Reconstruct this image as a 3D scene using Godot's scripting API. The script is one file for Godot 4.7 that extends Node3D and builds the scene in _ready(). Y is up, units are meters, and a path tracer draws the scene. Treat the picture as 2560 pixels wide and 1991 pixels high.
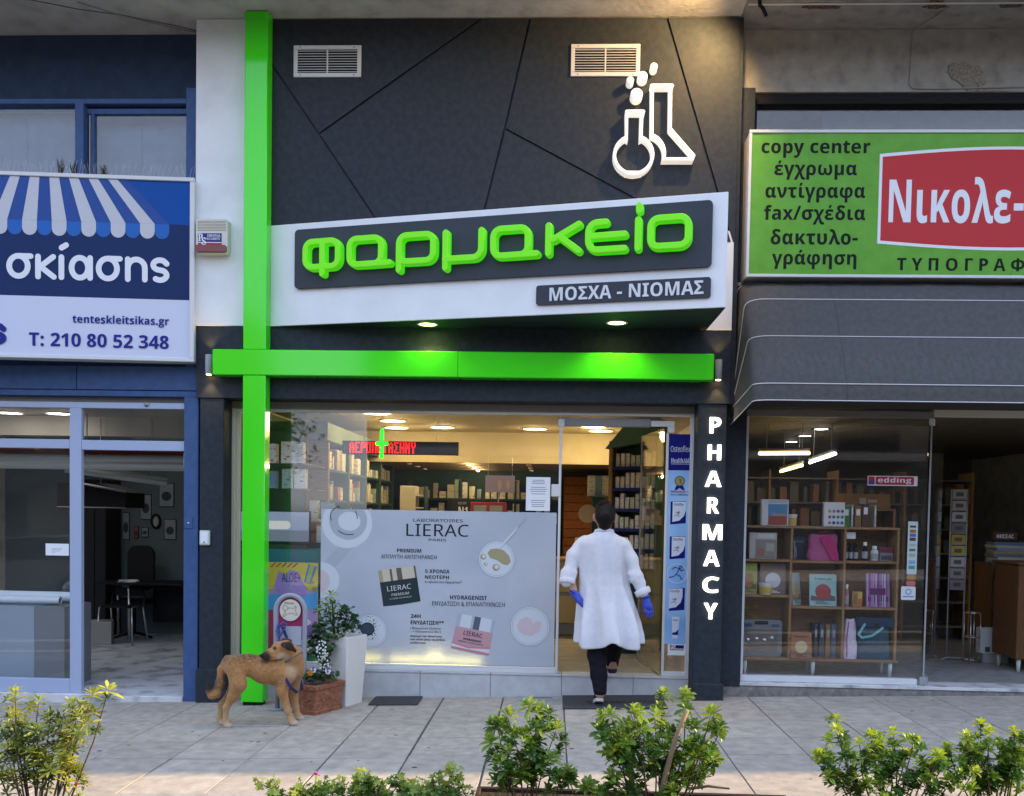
extends Node3D
# One street front: a pharmacy between an awning shop and a copy shop, with the pavement in front of it.
# x runs along the street, z towards the street, the pavement climbs gently to the right.

const SLOPE := 0.029
var rng := RandomNumberGenerator.new()
var meshes := {}
var mats := {}
var taken := {}
const NTH := ["first", "second", "third", "fourth", "fifth", "sixth", "seventh", "eighth", "ninth", "tenth", "eleventh", "twelfth", "thirteenth", "fourteenth", "fifteenth", "sixteenth", "seventeenth", "eighteenth", "nineteenth", "twentieth", "twenty-first", "twenty-second", "twenty-third", "last"]

# ---------------------------------------------------------------- nodes
func numbered(called: String) -> String:
	if not taken.has(called):
		taken[called] = 0
		return called
	taken[called] += 1
	return "%s_%03d" % [called, taken[called]]

func tag(o: Node, label: String, category: String, group := "") -> Node:
	o.set_meta("label", label)
	o.set_meta("category", category)
	if group != "":
		o.set_meta("group", group)
	return o

func thing(called: String, label: String, category: String, at := Vector3.ZERO, group := "", turn := 0.0) -> Node3D:
	var o := Node3D.new()
	o.name = numbered(called)
	add_child(o)
	o.position = at
	o.rotation_degrees.y = turn
	tag(o, label, category, group)
	return o

func struct(called: String, mesh: Mesh, m: Material, at := Vector3.ZERO, rot := Vector3.ZERO) -> MeshInstance3D:
	var o := put(self, numbered(called), mesh, m, at, rot)
	o.set_meta("kind", "structure")
	return o

func put(parent: Node, called: String, mesh: Mesh, m: Material, at := Vector3.ZERO, rot := Vector3.ZERO) -> MeshInstance3D:
	var o := MeshInstance3D.new()
	o.name = called
	o.mesh = mesh
	o.material_override = m
	parent.add_child(o, true)
	o.position = at
	o.rotation_degrees = rot
	return o

func solo(called: String, label: String, category: String, mesh: Mesh, m: Material, at := Vector3.ZERO, group := "", rot := Vector3.ZERO) -> MeshInstance3D:
	var o := put(self, numbered(called), mesh, m, at, rot)
	tag(o, label, category, group)
	return o

func copy(o: Node3D, at: Vector3, label := "", turn := 0.0) -> Node3D:
	var called := String(o.name)
	if called.length() > 4 and called[called.length() - 4] == "_" and called.right(3).is_valid_int():
		called = called.left(-4)
	var c: Node3D = o.duplicate()
	c.name = numbered(called)
	add_child(c)
	c.position = at
	c.rotation_degrees.y = turn
	if label != "":
		c.set_meta("label", label)
	return c

func gy(x: float) -> float:
	return SLOPE * x

# box given by two corners, in the parent's axes
func slab(parent: Node, called: String, a: Vector3, b: Vector3, m: Material, bev := 0.003) -> MeshInstance3D:
	var s := (b - a).abs()
	return put(parent, called, box(s, bev), m, (a + b) / 2.0)

# ---------------------------------------------------------------- shapes
func begin(flat := true) -> SurfaceTool:
	var st := SurfaceTool.new()
	st.begin(Mesh.PRIMITIVE_TRIANGLES)
	st.set_smooth_group(-1 if flat else 0)
	return st

func tri(st: SurfaceTool, a: Vector3, b: Vector3, c: Vector3) -> void:  # given counter-clockwise, seen from outside
	st.add_vertex(a)
	st.add_vertex(c)
	st.add_vertex(b)

func quad(st: SurfaceTool, a: Vector3, b: Vector3, c: Vector3, d: Vector3) -> void:
	tri(st, a, b, c)
	tri(st, a, c, d)

func done(st: SurfaceTool) -> ArrayMesh:
	st.generate_normals()
	return st.commit()

func box(s: Vector3, bev := 0.003) -> Mesh:
	var key := "b%.4f,%.4f,%.4f,%.4f" % [s.x, s.y, s.z, bev]
	if meshes.has(key):
		return meshes[key]
	var st := begin()
	add_box(st, Vector3.ZERO, s, bev)
	meshes[key] = done(st)
	return meshes[key]

func add_box(st: SurfaceTool, c: Vector3, s: Vector3, bev := 0.0, basis := Basis()) -> void:
	var h := s / 2.0
	var k := minf(bev, minf(h.x, minf(h.y, h.z)) * 0.9)
	var P := func(x: float, y: float, z: float) -> Vector3: return c + basis * Vector3(x, y, z)
	for ax in 3:
		for sg in [-1.0, 1.0]:
			var n := Vector3.ZERO
			n[ax] = sg
			var u := Vector3.ZERO
			u[(ax + 1) % 3] = 1.0
			var v := n.cross(u)
			var ex: float = h[ax]
			var eu: float = h[(ax + 1) % 3] - k
			var ev: float = h[(ax + 2) % 3] - k
			var f := []
			for q in [Vector2(-1, -1), Vector2(1, -1), Vector2(1, 1), Vector2(-1, 1)]:
				f.append(c + basis * (n * ex + u * q.x * eu + v * q.y * ev))
			quad(st, f[0], f[1], f[2], f[3])
	if k <= 0.0:
		return
	for ax in 3:
		var i := (ax + 1) % 3
		var j := (ax + 2) % 3
		for si in [-1.0, 1.0]:
			for sj in [-1.0, 1.0]:
				var p := []
				for e in [[-1.0, 0], [1.0, 0], [1.0, 1], [-1.0, 1]]:
					var w := Vector3.ZERO
					w[ax] = e[0] * (h[ax] - k)
					w[i] = si * (h[i] if e[1] == 0 else h[i] - k)
					w[j] = sj * (h[j] - k if e[1] == 0 else h[j])
					p.append(c + basis * w)
				if si * sj > 0:
					quad(st, p[0], p[1], p[2], p[3])
				else:
					quad(st, p[3], p[2], p[1], p[0])
	for sx in [-1.0, 1.0]:
		for sy in [-1.0, 1.0]:
			for sz in [-1.0, 1.0]:
				var a: Vector3 = P.call(sx * h.x, sy * (h.y - k), sz * (h.z - k))
				var b: Vector3 = P.call(sx * (h.x - k), sy * h.y, sz * (h.z - k))
				var d: Vector3 = P.call(sx * (h.x - k), sy * (h.y - k), sz * h.z)
				if sx * sy * sz > 0:
					tri(st, a, b, d)
				else:
					tri(st, a, d, b)

# polygon in the xy plane, front face at z = 0, going back by depth
func add_prism(st: SurfaceTool, poly: PackedVector2Array, depth: float, z := 0.0) -> void:
	var pts := poly.duplicate()
	if Geometry2D.is_polygon_clockwise(pts):
		pts.reverse()
	var idx := Geometry2D.triangulate_polygon(pts)
	for t in range(0, idx.size(), 3):
		var a := pts[idx[t]]
		var b := pts[idx[t + 1]]
		var c := pts[idx[t + 2]]
		if (b - a).cross(c - a) < 0:
			var s := b
			b = c
			c = s
		tri(st, Vector3(a.x, a.y, z), Vector3(b.x, b.y, z), Vector3(c.x, c.y, z))
		tri(st, Vector3(a.x, a.y, z - depth), Vector3(c.x, c.y, z - depth), Vector3(b.x, b.y, z - depth))
	for i in pts.size():
		var a := pts[i]
		var b := pts[(i + 1) % pts.size()]
		quad(st, Vector3(a.x, a.y, z), Vector3(a.x, a.y, z - depth), Vector3(b.x, b.y, z - depth), Vector3(b.x, b.y, z))

func prism(poly: Array, depth: float) -> ArrayMesh:
	var st := begin()
	add_prism(st, PackedVector2Array(poly), depth)
	return done(st)

func circle2(cx: float, cy: float, rx: float, ry: float, n := 24, a0 := 0.0, a1 := TAU) -> Array:
	var out := []
	var whole := absf(a1 - a0 - TAU) < 0.001
	for i in (n if whole else n + 1):
		var a := a0 + (a1 - a0) * i / n
		out.append(Vector2(cx + rx * cos(a), cy + ry * sin(a)))
	return out

func rrect(x0: float, y0: float, x1: float, y1: float, r: float, n := 6) -> Array:
	var out := []
	out.append_array(circle2(x1 - r, y1 - r, r, r, n, 0, PI / 2))
	out.append_array(circle2(x0 + r, y1 - r, r, r, n, PI / 2, PI))
	out.append_array(circle2(x0 + r, y0 + r, r, r, n, PI, PI * 1.5))
	out.append_array(circle2(x1 - r, y0 + r, r, r, n, PI * 1.5, TAU))
	return out

# a band of width w along a path in the xy plane, from z = 0 to z = d, with bevelled front edges
func add_ribbon(st: SurfaceTool, path: Array, w: float, d: float, closed := false, bev := 0.004, z0 := 0.0) -> void:
	var pos := []
	var dirs := []
	var half := []
	var n := path.size()
	for i in n:
		var p: Vector2 = path[i]
		var a: Vector2 = path[(i - 1 + n) % n] if closed or i > 0 else p
		var b: Vector2 = path[(i + 1) % n] if closed or i < n - 1 else p
		var d0 := (p - a).normalized() if p != a else (b - p).normalized()
		var d1 := (b - p).normalized() if p != b else d0
		var t := (d0 + d1).normalized()
		if t == Vector2.ZERO:
			t = d0
		pos.append(p)
		dirs.append(t)
		half.append(w / 2.0 / maxf(0.5, t.dot(d1)))
	if not closed:
		for e in 4:
			var a := PI / 2 * (e + 1) / 4.0
			pos.push_front(path[0] - (dirs[e] as Vector2) * w / 2.0 * sin(a))
			dirs.push_front(dirs[0])
			half.push_front(maxf(0.0004, w / 2.0 * cos(a)))
		for e in 4:
			var a := PI / 2 * (e + 1) / 4.0
			pos.append((path[n - 1] as Vector2) + (dirs[-1] as Vector2) * w / 2.0 * sin(a))
			dirs.append(dirs[-1])
			half.append(maxf(0.0004, w / 2.0 * cos(a)))
	var rings := []
	for i in pos.size():
		var nn := Vector2(-dirs[i].y, dirs[i].x)
		var h: float = half[i]
		var k := minf(bev, h * 0.6)
		var r := []
		for q in [[-h, 0.0], [-h, d - bev], [-h + k, d], [h - k, d], [h, d - bev], [h, 0.0]]:
			var v: Vector2 = pos[i] + nn * float(q[0])
			r.append(Vector3(v.x, v.y, z0 + float(q[1])))
		rings.append(r)
	for i in (rings.size() if closed else rings.size() - 1):
		var a: Array = rings[i]
		var b: Array = rings[(i + 1) % rings.size()]
		for j in 5:
			quad(st, a[j], b[j], b[j + 1], a[j + 1])
		quad(st, a[5], b[5], b[0], a[0])

func ribbon(path: Array, w: float, d: float, closed := false, bev := 0.004) -> ArrayMesh:
	var st := begin()
	add_ribbon(st, path, w, d, closed, bev)
	return done(st)

# round tube along points; r may be a number or one number for each point
func add_tube(st: SurfaceTool, pts: Array, r: Variant, segs := 8, closed := false, caps := true) -> void:
	var n := pts.size()
	var rings := []
	var up := Vector3.UP
	for i in n:
		var a: Vector3 = pts[(i - 1 + n) % n] if closed or i > 0 else pts[i]
		var b: Vector3 = pts[(i + 1) % n] if closed or i < n - 1 else pts[i]
		var t := (b - a).normalized()
		if i == 0 or absf(up.dot(t)) > 0.98:
			up = Vector3.UP if absf(t.y) < 0.9 else Vector3.RIGHT
		var u := t.cross(up).normalized()
		up = u.cross(t).normalized()
		var rad: float = r[i] if r is Array else r
		var ring := []
		for s in segs:
			var g := TAU * s / segs
			ring.append(pts[i] + (u * cos(g) + up * sin(g)) * rad)
		rings.append(ring)
	for i in (n if closed else n - 1):
		var a: Array = rings[i]
		var b: Array = rings[(i + 1) % n]
		for s in segs:
			var q := (s + 1) % segs
			quad(st, a[s], a[q], b[q], b[s])
	if caps and not closed:
		for s in range(1, segs - 1):
			tri(st, rings[0][0], rings[0][s + 1], rings[0][s])
			tri(st, rings[-1][0], rings[-1][s], rings[-1][s + 1])

func tube(pts: Array, r: Variant, segs := 8, closed := false) -> ArrayMesh:
	var st := begin(false)
	add_tube(st, pts, r, segs, closed)
	return done(st)

# profile of (radius, height) points turned about y
func add_lathe(st: SurfaceTool, prof: Array, segs := 20, at := Vector3.ZERO, basis := Basis()) -> void:
	for i in prof.size() - 1:
		var p: Vector2 = prof[i]
		var q: Vector2 = prof[i + 1]
		for s in segs:
			var a := TAU * s / segs
			var b := TAU * (s + 1) / segs
			var f := [Vector3(p.x * cos(a), p.y, -p.x * sin(a)), Vector3(p.x * cos(b), p.y, -p.x * sin(b)), Vector3(q.x * cos(b), q.y, -q.x * sin(b)), Vector3(q.x * cos(a), q.y, -q.x * sin(a))]
			for k in 4:
				f[k] = at + basis * f[k]
			if p.x < 0.0001:
				tri(st, f[0], f[2], f[3])
			elif q.x < 0.0001:
				tri(st, f[0], f[1], f[2])
			else:
				quad(st, f[0], f[1], f[2], f[3])

func lathe(prof: Array, segs := 20, flat := false) -> ArrayMesh:
	var st := begin(flat)
	add_lathe(st, prof, segs)
	return done(st)

# lettering that fills the box (x0, y0)-(x1, y1) of the parent's xy plane
func words(parent: Node, called: String, said: String, x0: float, y0: float, x1: float, y1: float, z: float, m: Material, depth := 0.003, bold := true, serif := false) -> MeshInstance3D:
	var f := SystemFont.new()
	f.font_names = PackedStringArray(["Droid Serif" if serif else "Droid Sans"])
	f.font_weight = 700 if bold else 400
	var t := TextMesh.new()
	t.font = f
	t.text = said
	t.font_size = 64
	t.pixel_size = 0.01
	t.depth = 0.02
	t.curve_step = 4.0
	var bb := t.get_aabb()
	var o := put(parent, called, t, m)
	var sx := (x1 - x0) / bb.size.x
	var sy := (y1 - y0) / bb.size.y
	o.scale = Vector3(sx, sy, depth / 0.02)
	o.position = Vector3(x0 - bb.position.x * sx, y0 - bb.position.y * sy, z)
	return o

# ---------------------------------------------------------------- materials
func lin(r: float, g: float, b: float, a := 1.0) -> Color:
	var c := Color(r, g, b).linear_to_srgb()
	c.a = a
	return c

func paint(key: String, c: Color, rough := 0.7, metal := 0.0) -> StandardMaterial3D:
	if mats.has(key):
		return mats[key]
	var m := StandardMaterial3D.new()
	m.resource_name = key
	m.albedo_color = c
	m.roughness = rough
	m.metallic = metal
	m.metallic_specular = 0.5 if rough < 0.3 or metal > 0.5 else 0.28
	mats[key] = m
	return m

func noise_tex(seed_: int, freq: float, octaves: int, stops: Array, size := 512, kind := FastNoiseLite.TYPE_SIMPLEX_SMOOTH) -> NoiseTexture2D:
	var n := FastNoiseLite.new()
	n.seed = seed_
	n.noise_type = kind
	n.frequency = freq
	n.fractal_octaves = octaves
	var t := NoiseTexture2D.new()
	t.width = size
	t.height = size
	t.seamless = true
	t.noise = n
	if stops.size():
		var g := Gradient.new()
		g.offsets = PackedFloat32Array(stops.map(func(s): return s[0]))
		g.colors = PackedColorArray(stops.map(func(s): return s[1]))
		t.color_ramp = g
	return t

# a mottled matt surface: albedo from a ramp of noise, fine relief from another
func mottled(key: String, stops: Array, metres: float, rough := 0.8, freq := 0.012, relief := 0.0, seed_ := 1) -> StandardMaterial3D:
	if mats.has(key):
		return mats[key]
	var m := paint(key, Color.WHITE, rough)
	m.albedo_texture = noise_tex(seed_, freq, 5, stops)
	m.uv1_triplanar = true
	m.uv1_world_triplanar = true
	m.uv1_scale = Vector3.ONE / metres
	if relief > 0.0:
		m.heightmap_enabled = true
		m.heightmap_texture = noise_tex(seed_ + 50, 0.05, 4, [], 512)
		m.heightmap_scale = relief
	return m

func glow(key: String, c: Color, energy: float, base := Color(0.9, 0.9, 0.9)) -> StandardMaterial3D:
	var m := paint(key, base, 0.3)
	m.emission_enabled = true
	m.emission = c
	m.emission_energy_multiplier = energy
	return m

func pane(key: String, c: Color, alpha: float) -> StandardMaterial3D:
	var m := paint(key, Color(c.r, c.g, c.b, alpha), 0.02)
	m.transparency = BaseMaterial3D.TRANSPARENCY_ALPHA
	return m

func omni(at: Vector3, c: Color, energy: float, size := 0.08, parent: Node = self) -> void:
	var l := OmniLight3D.new()
	l.name = "lamp_light"
	parent.add_child(l, true)
	l.position = at
	l.light_color = c
	l.light_energy = energy
	l.light_size = size
	l.omni_range = 12.0
	l.omni_attenuation = 2.0
	l.shadow_enabled = true

func spot(at: Vector3, to: Vector3, c: Color, energy: float, angle: float, size := 0.04, parent: Node = self) -> void:
	var l := SpotLight3D.new()
	l.name = "lamp_light"
	parent.add_child(l, true)
	l.look_at_from_position(at, to, Vector3.UP if absf((to - at).normalized().y) < 0.95 else Vector3.BACK)
	l.light_color = c
	l.light_energy = energy
	l.light_size = size
	l.spot_angle = angle
	l.spot_angle_attenuation = 0.6
	l.spot_range = 8.0
	l.spot_attenuation = 2.0
	l.shadow_enabled = true

# ---------------------------------------------------------------- the scene
func _ready() -> void:
	rng.seed = 7
	camera_and_sky()
	materials()
	ground()
	building()
	pharmacy_front()
	pharmacy_signs()
	left_shop()
	right_shop()
	pharmacy_room()
	left_room()
	right_room()
	pavement_things()
	dog()
	person()
	shrubs()
	across_the_street()

func camera_and_sky() -> void:
	var cam := Camera3D.new()
	cam.name = "camera"
	add_child(cam)
	cam.position = Vector3(0, 1.6, 0)
	cam.rotation_degrees = Vector3(-2.21, 2.48, 0.967)
	cam.projection = Camera3D.PROJECTION_FRUSTUM
	cam.near = 0.1
	cam.far = 400.0
	cam.size = 0.1 * 1991.0 / 2400.0
	cam.frustum_offset = Vector2(0, 0.1 * (1379.0 - 995.5) / 2400.0)
	cam.current = true

	var sky_mat := ProceduralSkyMaterial.new()
	sky_mat.sky_top_color = lin(0.40, 0.51, 0.77)
	sky_mat.sky_horizon_color = lin(0.74, 0.785, 0.85)
	sky_mat.sky_curve = 0.2
	sky_mat.ground_horizon_color = lin(0.22, 0.21, 0.20)
	sky_mat.ground_bottom_color = lin(0.16, 0.15, 0.14)
	var sky := Sky.new()
	sky.sky_material = sky_mat
	var env := Environment.new()
	env.background_mode = Environment.BG_SKY
	env.sky = sky
	env.tonemap_mode = Environment.TONE_MAPPER_LINEAR
	env.tonemap_exposure = 3.1
	env.sdfgi_enabled = true
	env.ssao_enabled = true
	env.ssil_enabled = true
	var we := WorldEnvironment.new()
	we.name = "world_environment"
	we.environment = env
	add_child(we)

	# low sun along the street from the right, just behind the building's front
	var sun := DirectionalLight3D.new()
	sun.name = "sun"
	add_child(sun)
	var el := deg_to_rad(24.0)
	var az := deg_to_rad(5.2)
	var to := Vector3(cos(el) * cos(az), sin(el), -cos(el) * sin(az))
	sun.look_at_from_position(to * 50.0, Vector3.ZERO, Vector3.UP)
	sun.light_energy = 1.1
	sun.light_color = Color(1.0, 0.86, 0.68)
	sun.light_angular_distance = 0.6
	sun.shadow_enabled = true

var M := {}

func materials() -> void:
	var g := func(v: float, t := Vector3.ONE) -> Color: return lin(v * t.x, v * t.y, v * t.z)
	M.pave = []
	for i in 4:
		var k: float = [0.37, 0.345, 0.395, 0.36][i]
		var t := Vector3(1.05, 0.945, 0.80)
		M.pave.append(mottled("paving_%d" % i, [[0.0, g.call(k * 0.74, t)], [0.42, g.call(k * 0.95, t)], [0.6, g.call(k, t)], [0.8, g.call(k * 1.1, t)], [1.0, g.call(k * 1.25, t)]], 0.9 + 0.13 * i, 0.85, 0.014, 0.12, 3 + i))
	M.joint = mottled("joint", [[0.0, g.call(0.06)], [1.0, g.call(0.14)]], 0.5, 0.95)
	M.plaster = mottled("plaster", [[0.0, lin(0.40, 0.385, 0.35)], [0.4, lin(0.52, 0.505, 0.465)], [0.65, lin(0.56, 0.545, 0.505)], [1.0, lin(0.62, 0.60, 0.56)]], 1.7, 0.9, 0.01, 0.25, 11)
	M.concrete = mottled("concrete", [[0.0, lin(0.23, 0.22, 0.20)], [0.4, lin(0.33, 0.32, 0.29)], [0.7, lin(0.36, 0.35, 0.32)], [1.0, lin(0.43, 0.42, 0.385)]], 1.3, 0.92, 0.012, 0.3, 13)
	M.dark = mottled("dark_cladding", [[0.0, lin(0.021, 0.027, 0.036)], [0.5, lin(0.027, 0.034, 0.044)], [1.0, lin(0.034, 0.041, 0.052)]], 0.8, 0.55, 0.02, 0.05, 17)
	M.spandrel = paint("spandrel_grey", lin(0.09, 0.09, 0.09), 0.8)
	M.white = mottled("white_wall", [[0.0, lin(0.70, 0.71, 0.72)], [0.5, lin(0.76, 0.77, 0.78)], [1.0, lin(0.80, 0.81, 0.82)]], 2.2, 0.6, 0.01, 0.0, 19)
	M.blue = mottled("blue_paint", [[0.0, lin(0.045, 0.088, 0.205)], [0.5, lin(0.052, 0.100, 0.230)], [1.0, lin(0.060, 0.112, 0.25)]], 0.9, 0.5, 0.015, 0.0, 23)
	M.navy = mottled("navy_wall", [[0.0, lin(0.028, 0.046, 0.085)], [0.5, lin(0.034, 0.055, 0.100)], [1.0, lin(0.040, 0.064, 0.115)]], 1.1, 0.75, 0.012, 0.1, 29)
	M.alu = paint("pale_frame", lin(0.36, 0.42, 0.56), 0.45)
	M.alu_white = paint("white_frame", lin(0.62, 0.63, 0.64), 0.4)
	M.cream_frame = paint("cream_frame", lin(0.58, 0.52, 0.42), 0.5)
	M.grey_frame = paint("grey_frame", lin(0.20, 0.19, 0.17), 0.55)
	M.marble = mottled("marble", [[0.0, lin(0.20, 0.21, 0.22)], [0.36, lin(0.48, 0.48, 0.48)], [0.5, lin(0.58, 0.58, 0.57)], [1.0, lin(0.66, 0.66, 0.65)]], 1.4, 0.35, 0.008, 0.0, 31)
	M.steptile = mottled("step_tile", [[0.0, lin(0.44, 0.45, 0.46)], [0.5, lin(0.49, 0.50, 0.51)], [1.0, lin(0.54, 0.55, 0.56)]], 0.9, 0.35, 0.012, 0.0, 37)
	M.glass = pane("shop_glass", lin(0.85, 0.92, 0.90), 0.004)
	M.black = paint("black", lin(0.012, 0.012, 0.014), 0.6)
	M.steel = paint("steel", lin(0.55, 0.56, 0.58), 0.3, 1.0)
	M.grey = paint("grey_metal", lin(0.30, 0.31, 0.33), 0.45)
	M.paper = paint("paper", lin(0.76, 0.78, 0.80), 0.8)
	M.ink = paint("dark_ink", lin(0.02, 0.025, 0.045), 0.6)
	M.wood = mottled("beech_wood", [[0.0, lin(0.18, 0.10, 0.045)], [0.5, lin(0.25, 0.145, 0.065)], [1.0, lin(0.32, 0.19, 0.09)]], 0.5, 0.5, 0.02, 0.0, 41)
	M.wood.uv1_scale = Vector3(0.5, 7.0, 7.0)

func ground() -> void:
	# the sub-base under the paving, on the slope of the street
	var rot := Vector3(0, 0, rad_to_deg(atan(SLOPE)))
	var pav := struct("pavement", box(Vector3(60, 0.3, 4.3), 0.0), M.joint, Vector3(0, -0.158, -6.28), rot)
	var pitch := Vector2(0.53, 0.497)
	for i in range(-10, 10):
		for j in range(0, 6):
			var w := pitch.x
			var x := 0.118 + i * pitch.x + w / 2.0
			var off := 0.10 if i < -2 else 0.0
			var z0 := -5.87 + off - j * pitch.y
			var z1 := z0 - pitch.y
			if j == 5:
				z1 = -8.43
			if j == 0:
				z0 = -5.36
			var g := 0.014 if i in [-3, -2, -1, 3] else 0.006
			var shift := rng.randf_range(-0.0015, 0.0015)
			var gz := 0.016 if rng.randf() < 0.6 else 0.024
			var s := Vector3(snappedf(w - g, 0.0001), 0.05, snappedf(z0 - z1 - gz, 0.001))
			var o := put(pav, "paving_slab", box(s, 0.003), M.pave[rng.randi() % 4])
			# written in the sub-base's own axes
			o.position = Vector3(x + shift, 0.1575 + rng.randf_range(-0.0012, 0.0012) - 0.025, (z0 + z1) / 2.0 + 6.28)
			o.rotation_degrees = Vector3(rng.randf_range(-0.12, 0.12), 0, rng.randf_range(-0.12, 0.12))
	var gum := paint("gum", lin(0.085, 0.08, 0.075), 0.9)
	for i in 70:
		var r := rng.randf_range(0.006, 0.02)
		var sp := put(pav, "gum_spot", lathe([Vector2(0, 0.0012), Vector2(r * 0.8, 0.001), Vector2(r, 0.0)], 9), gum, Vector3(rng.randf_range(-4.8, 4.2), 0.1585, rng.randf_range(-1.9, 0.8)))
		sp.scale = Vector3(1.0, 1.0, rng.randf_range(0.5, 1.0))
	struct("road", box(Vector3(60, 0.1, 9.0), 0.0), mottled("asphalt", [[0.0, lin(0.035, 0.035, 0.037)], [1.0, lin(0.075, 0.074, 0.072)]], 1.2, 0.9, 0.03, 0.3, 43), Vector3(0, -0.20, 0.54), rot)
	struct("ground", box(Vector3(300, 0.2, 300), 0.0), M.joint, Vector3(0, -1.6, 0))
	struct("kerb", box(Vector3(60, 0.3, 0.16), 0.01), M.concrete, Vector3(0, -0.15, -4.04), rot)

func building() -> void:
	var b := thing("building", "pale plaster building overhang running above all three shopfronts", "building")
	slab(b, "overhang", Vector3(-30, 5.778, -20), Vector3(40, 6.5, -7.3), M.concrete)
	slab(b, "soffit_panel", Vector3(-9, 5.76, -8.6), Vector3(1.474, 5.777, -7.3), M.plaster, 0.002)
	slab(b, "parapet", Vector3(-30, 5.72, -7.299), Vector3(40, 6.55, -7.22), M.concrete)
	slab(b, "back_wall", Vector3(-30, -0.6, -20.2), Vector3(40, 5.77, -20), M.concrete)
	slab(b, "side_wall", Vector3(-30.2, -0.9, -20), Vector3(-30, 5.77, -8.5), M.concrete)
	slab(b, "side_wall", Vector3(40, -0.9, -20), Vector3(40.2, 5.77, -8.5), M.concrete)
	slab(b, "street_wall", Vector3(-30, -1.2, -8.7), Vector3(-7.2, 5.77, -8.5), M.concrete)
	slab(b, "street_wall", Vector3(6.6, -0.2, -8.7), Vector3(40, 5.77, -8.5), M.concrete)
	# party walls between the shops
	for x in [-7.3, -3.06, 1.56, 6.7]:
		slab(b, "party_wall", Vector3(x - 0.06, -0.4, -19.9), Vector3(x + 0.06, 5.75, -8.48), M.plaster)
	# drip edge, rust and a hanging cable end on the old beam over the copy shop
	slab(b, "drip_edge", Vector3(1.50, 5.766, -8.045), Vector3(6.0, 5.777, -8.03), M.white)
	var rust := mottled("rust_stain", [[0.0, lin(0.05, 0.025, 0.012)], [0.45, lin(0.13, 0.06, 0.025)], [0.6, lin(0.22, 0.17, 0.12)], [1.0, lin(0.33, 0.31, 0.27)]], 0.22, 0.95, 0.02, 0.4, 53)
	for s in [[2.03, -8.07, 0.10, 0.06], [2.15, -8.10, 0.13, 0.035], [3.0, -8.05, 0.10, 0.07], [3.02, -8.10, 0.11, 0.035], [3.62, -8.09, 0.12, 0.035]]:
		var pts := []
		for i in 18:
			var a := TAU * i / 18
			var k := rng.randf_range(0.65, 1.1)
			pts.append(Vector2(s[0] + cos(a) * s[2] * k, s[1] + sin(a) * s[3] * k))
		var st := begin()
		for i in 18:
			var p: Vector2 = pts[i]
			var q: Vector2 = pts[(i + 1) % 18]
			tri(st, Vector3(s[0], 5.774, s[1]), Vector3(p.x, 5.7765, p.y), Vector3(q.x, 5.7765, q.y))
		put(b, "rust_stain", done(st), rust)
	put(b, "cable_end", tube([Vector3(1.57, 5.77, -7.95), Vector3(1.575, 5.72, -7.95), Vector3(1.60, 5.70, -7.955), Vector3(1.63, 5.64, -7.96)], 0.016, 8), M.black)
	put(b, "soffit_crack", tube([Vector3(-3.13, 5.758, -8.42), Vector3(-3.33, 5.759, -8.30), Vector3(-3.72, 5.759, -8.12), Vector3(-4.05, 5.759, -8.02), Vector3(-4.4, 5.759, -7.86)], 0.006, 5), paint("crack", lin(0.16, 0.15, 0.13), 1.0))
	put(b, "cable", tube([Vector3(-3.14, 5.752, -8.43), Vector3(-3.36, 5.752, -8.33), Vector3(-3.75, 5.752, -8.1), Vector3(-4.0, 5.752, -7.9)], 0.004, 5), M.grey)

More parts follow.
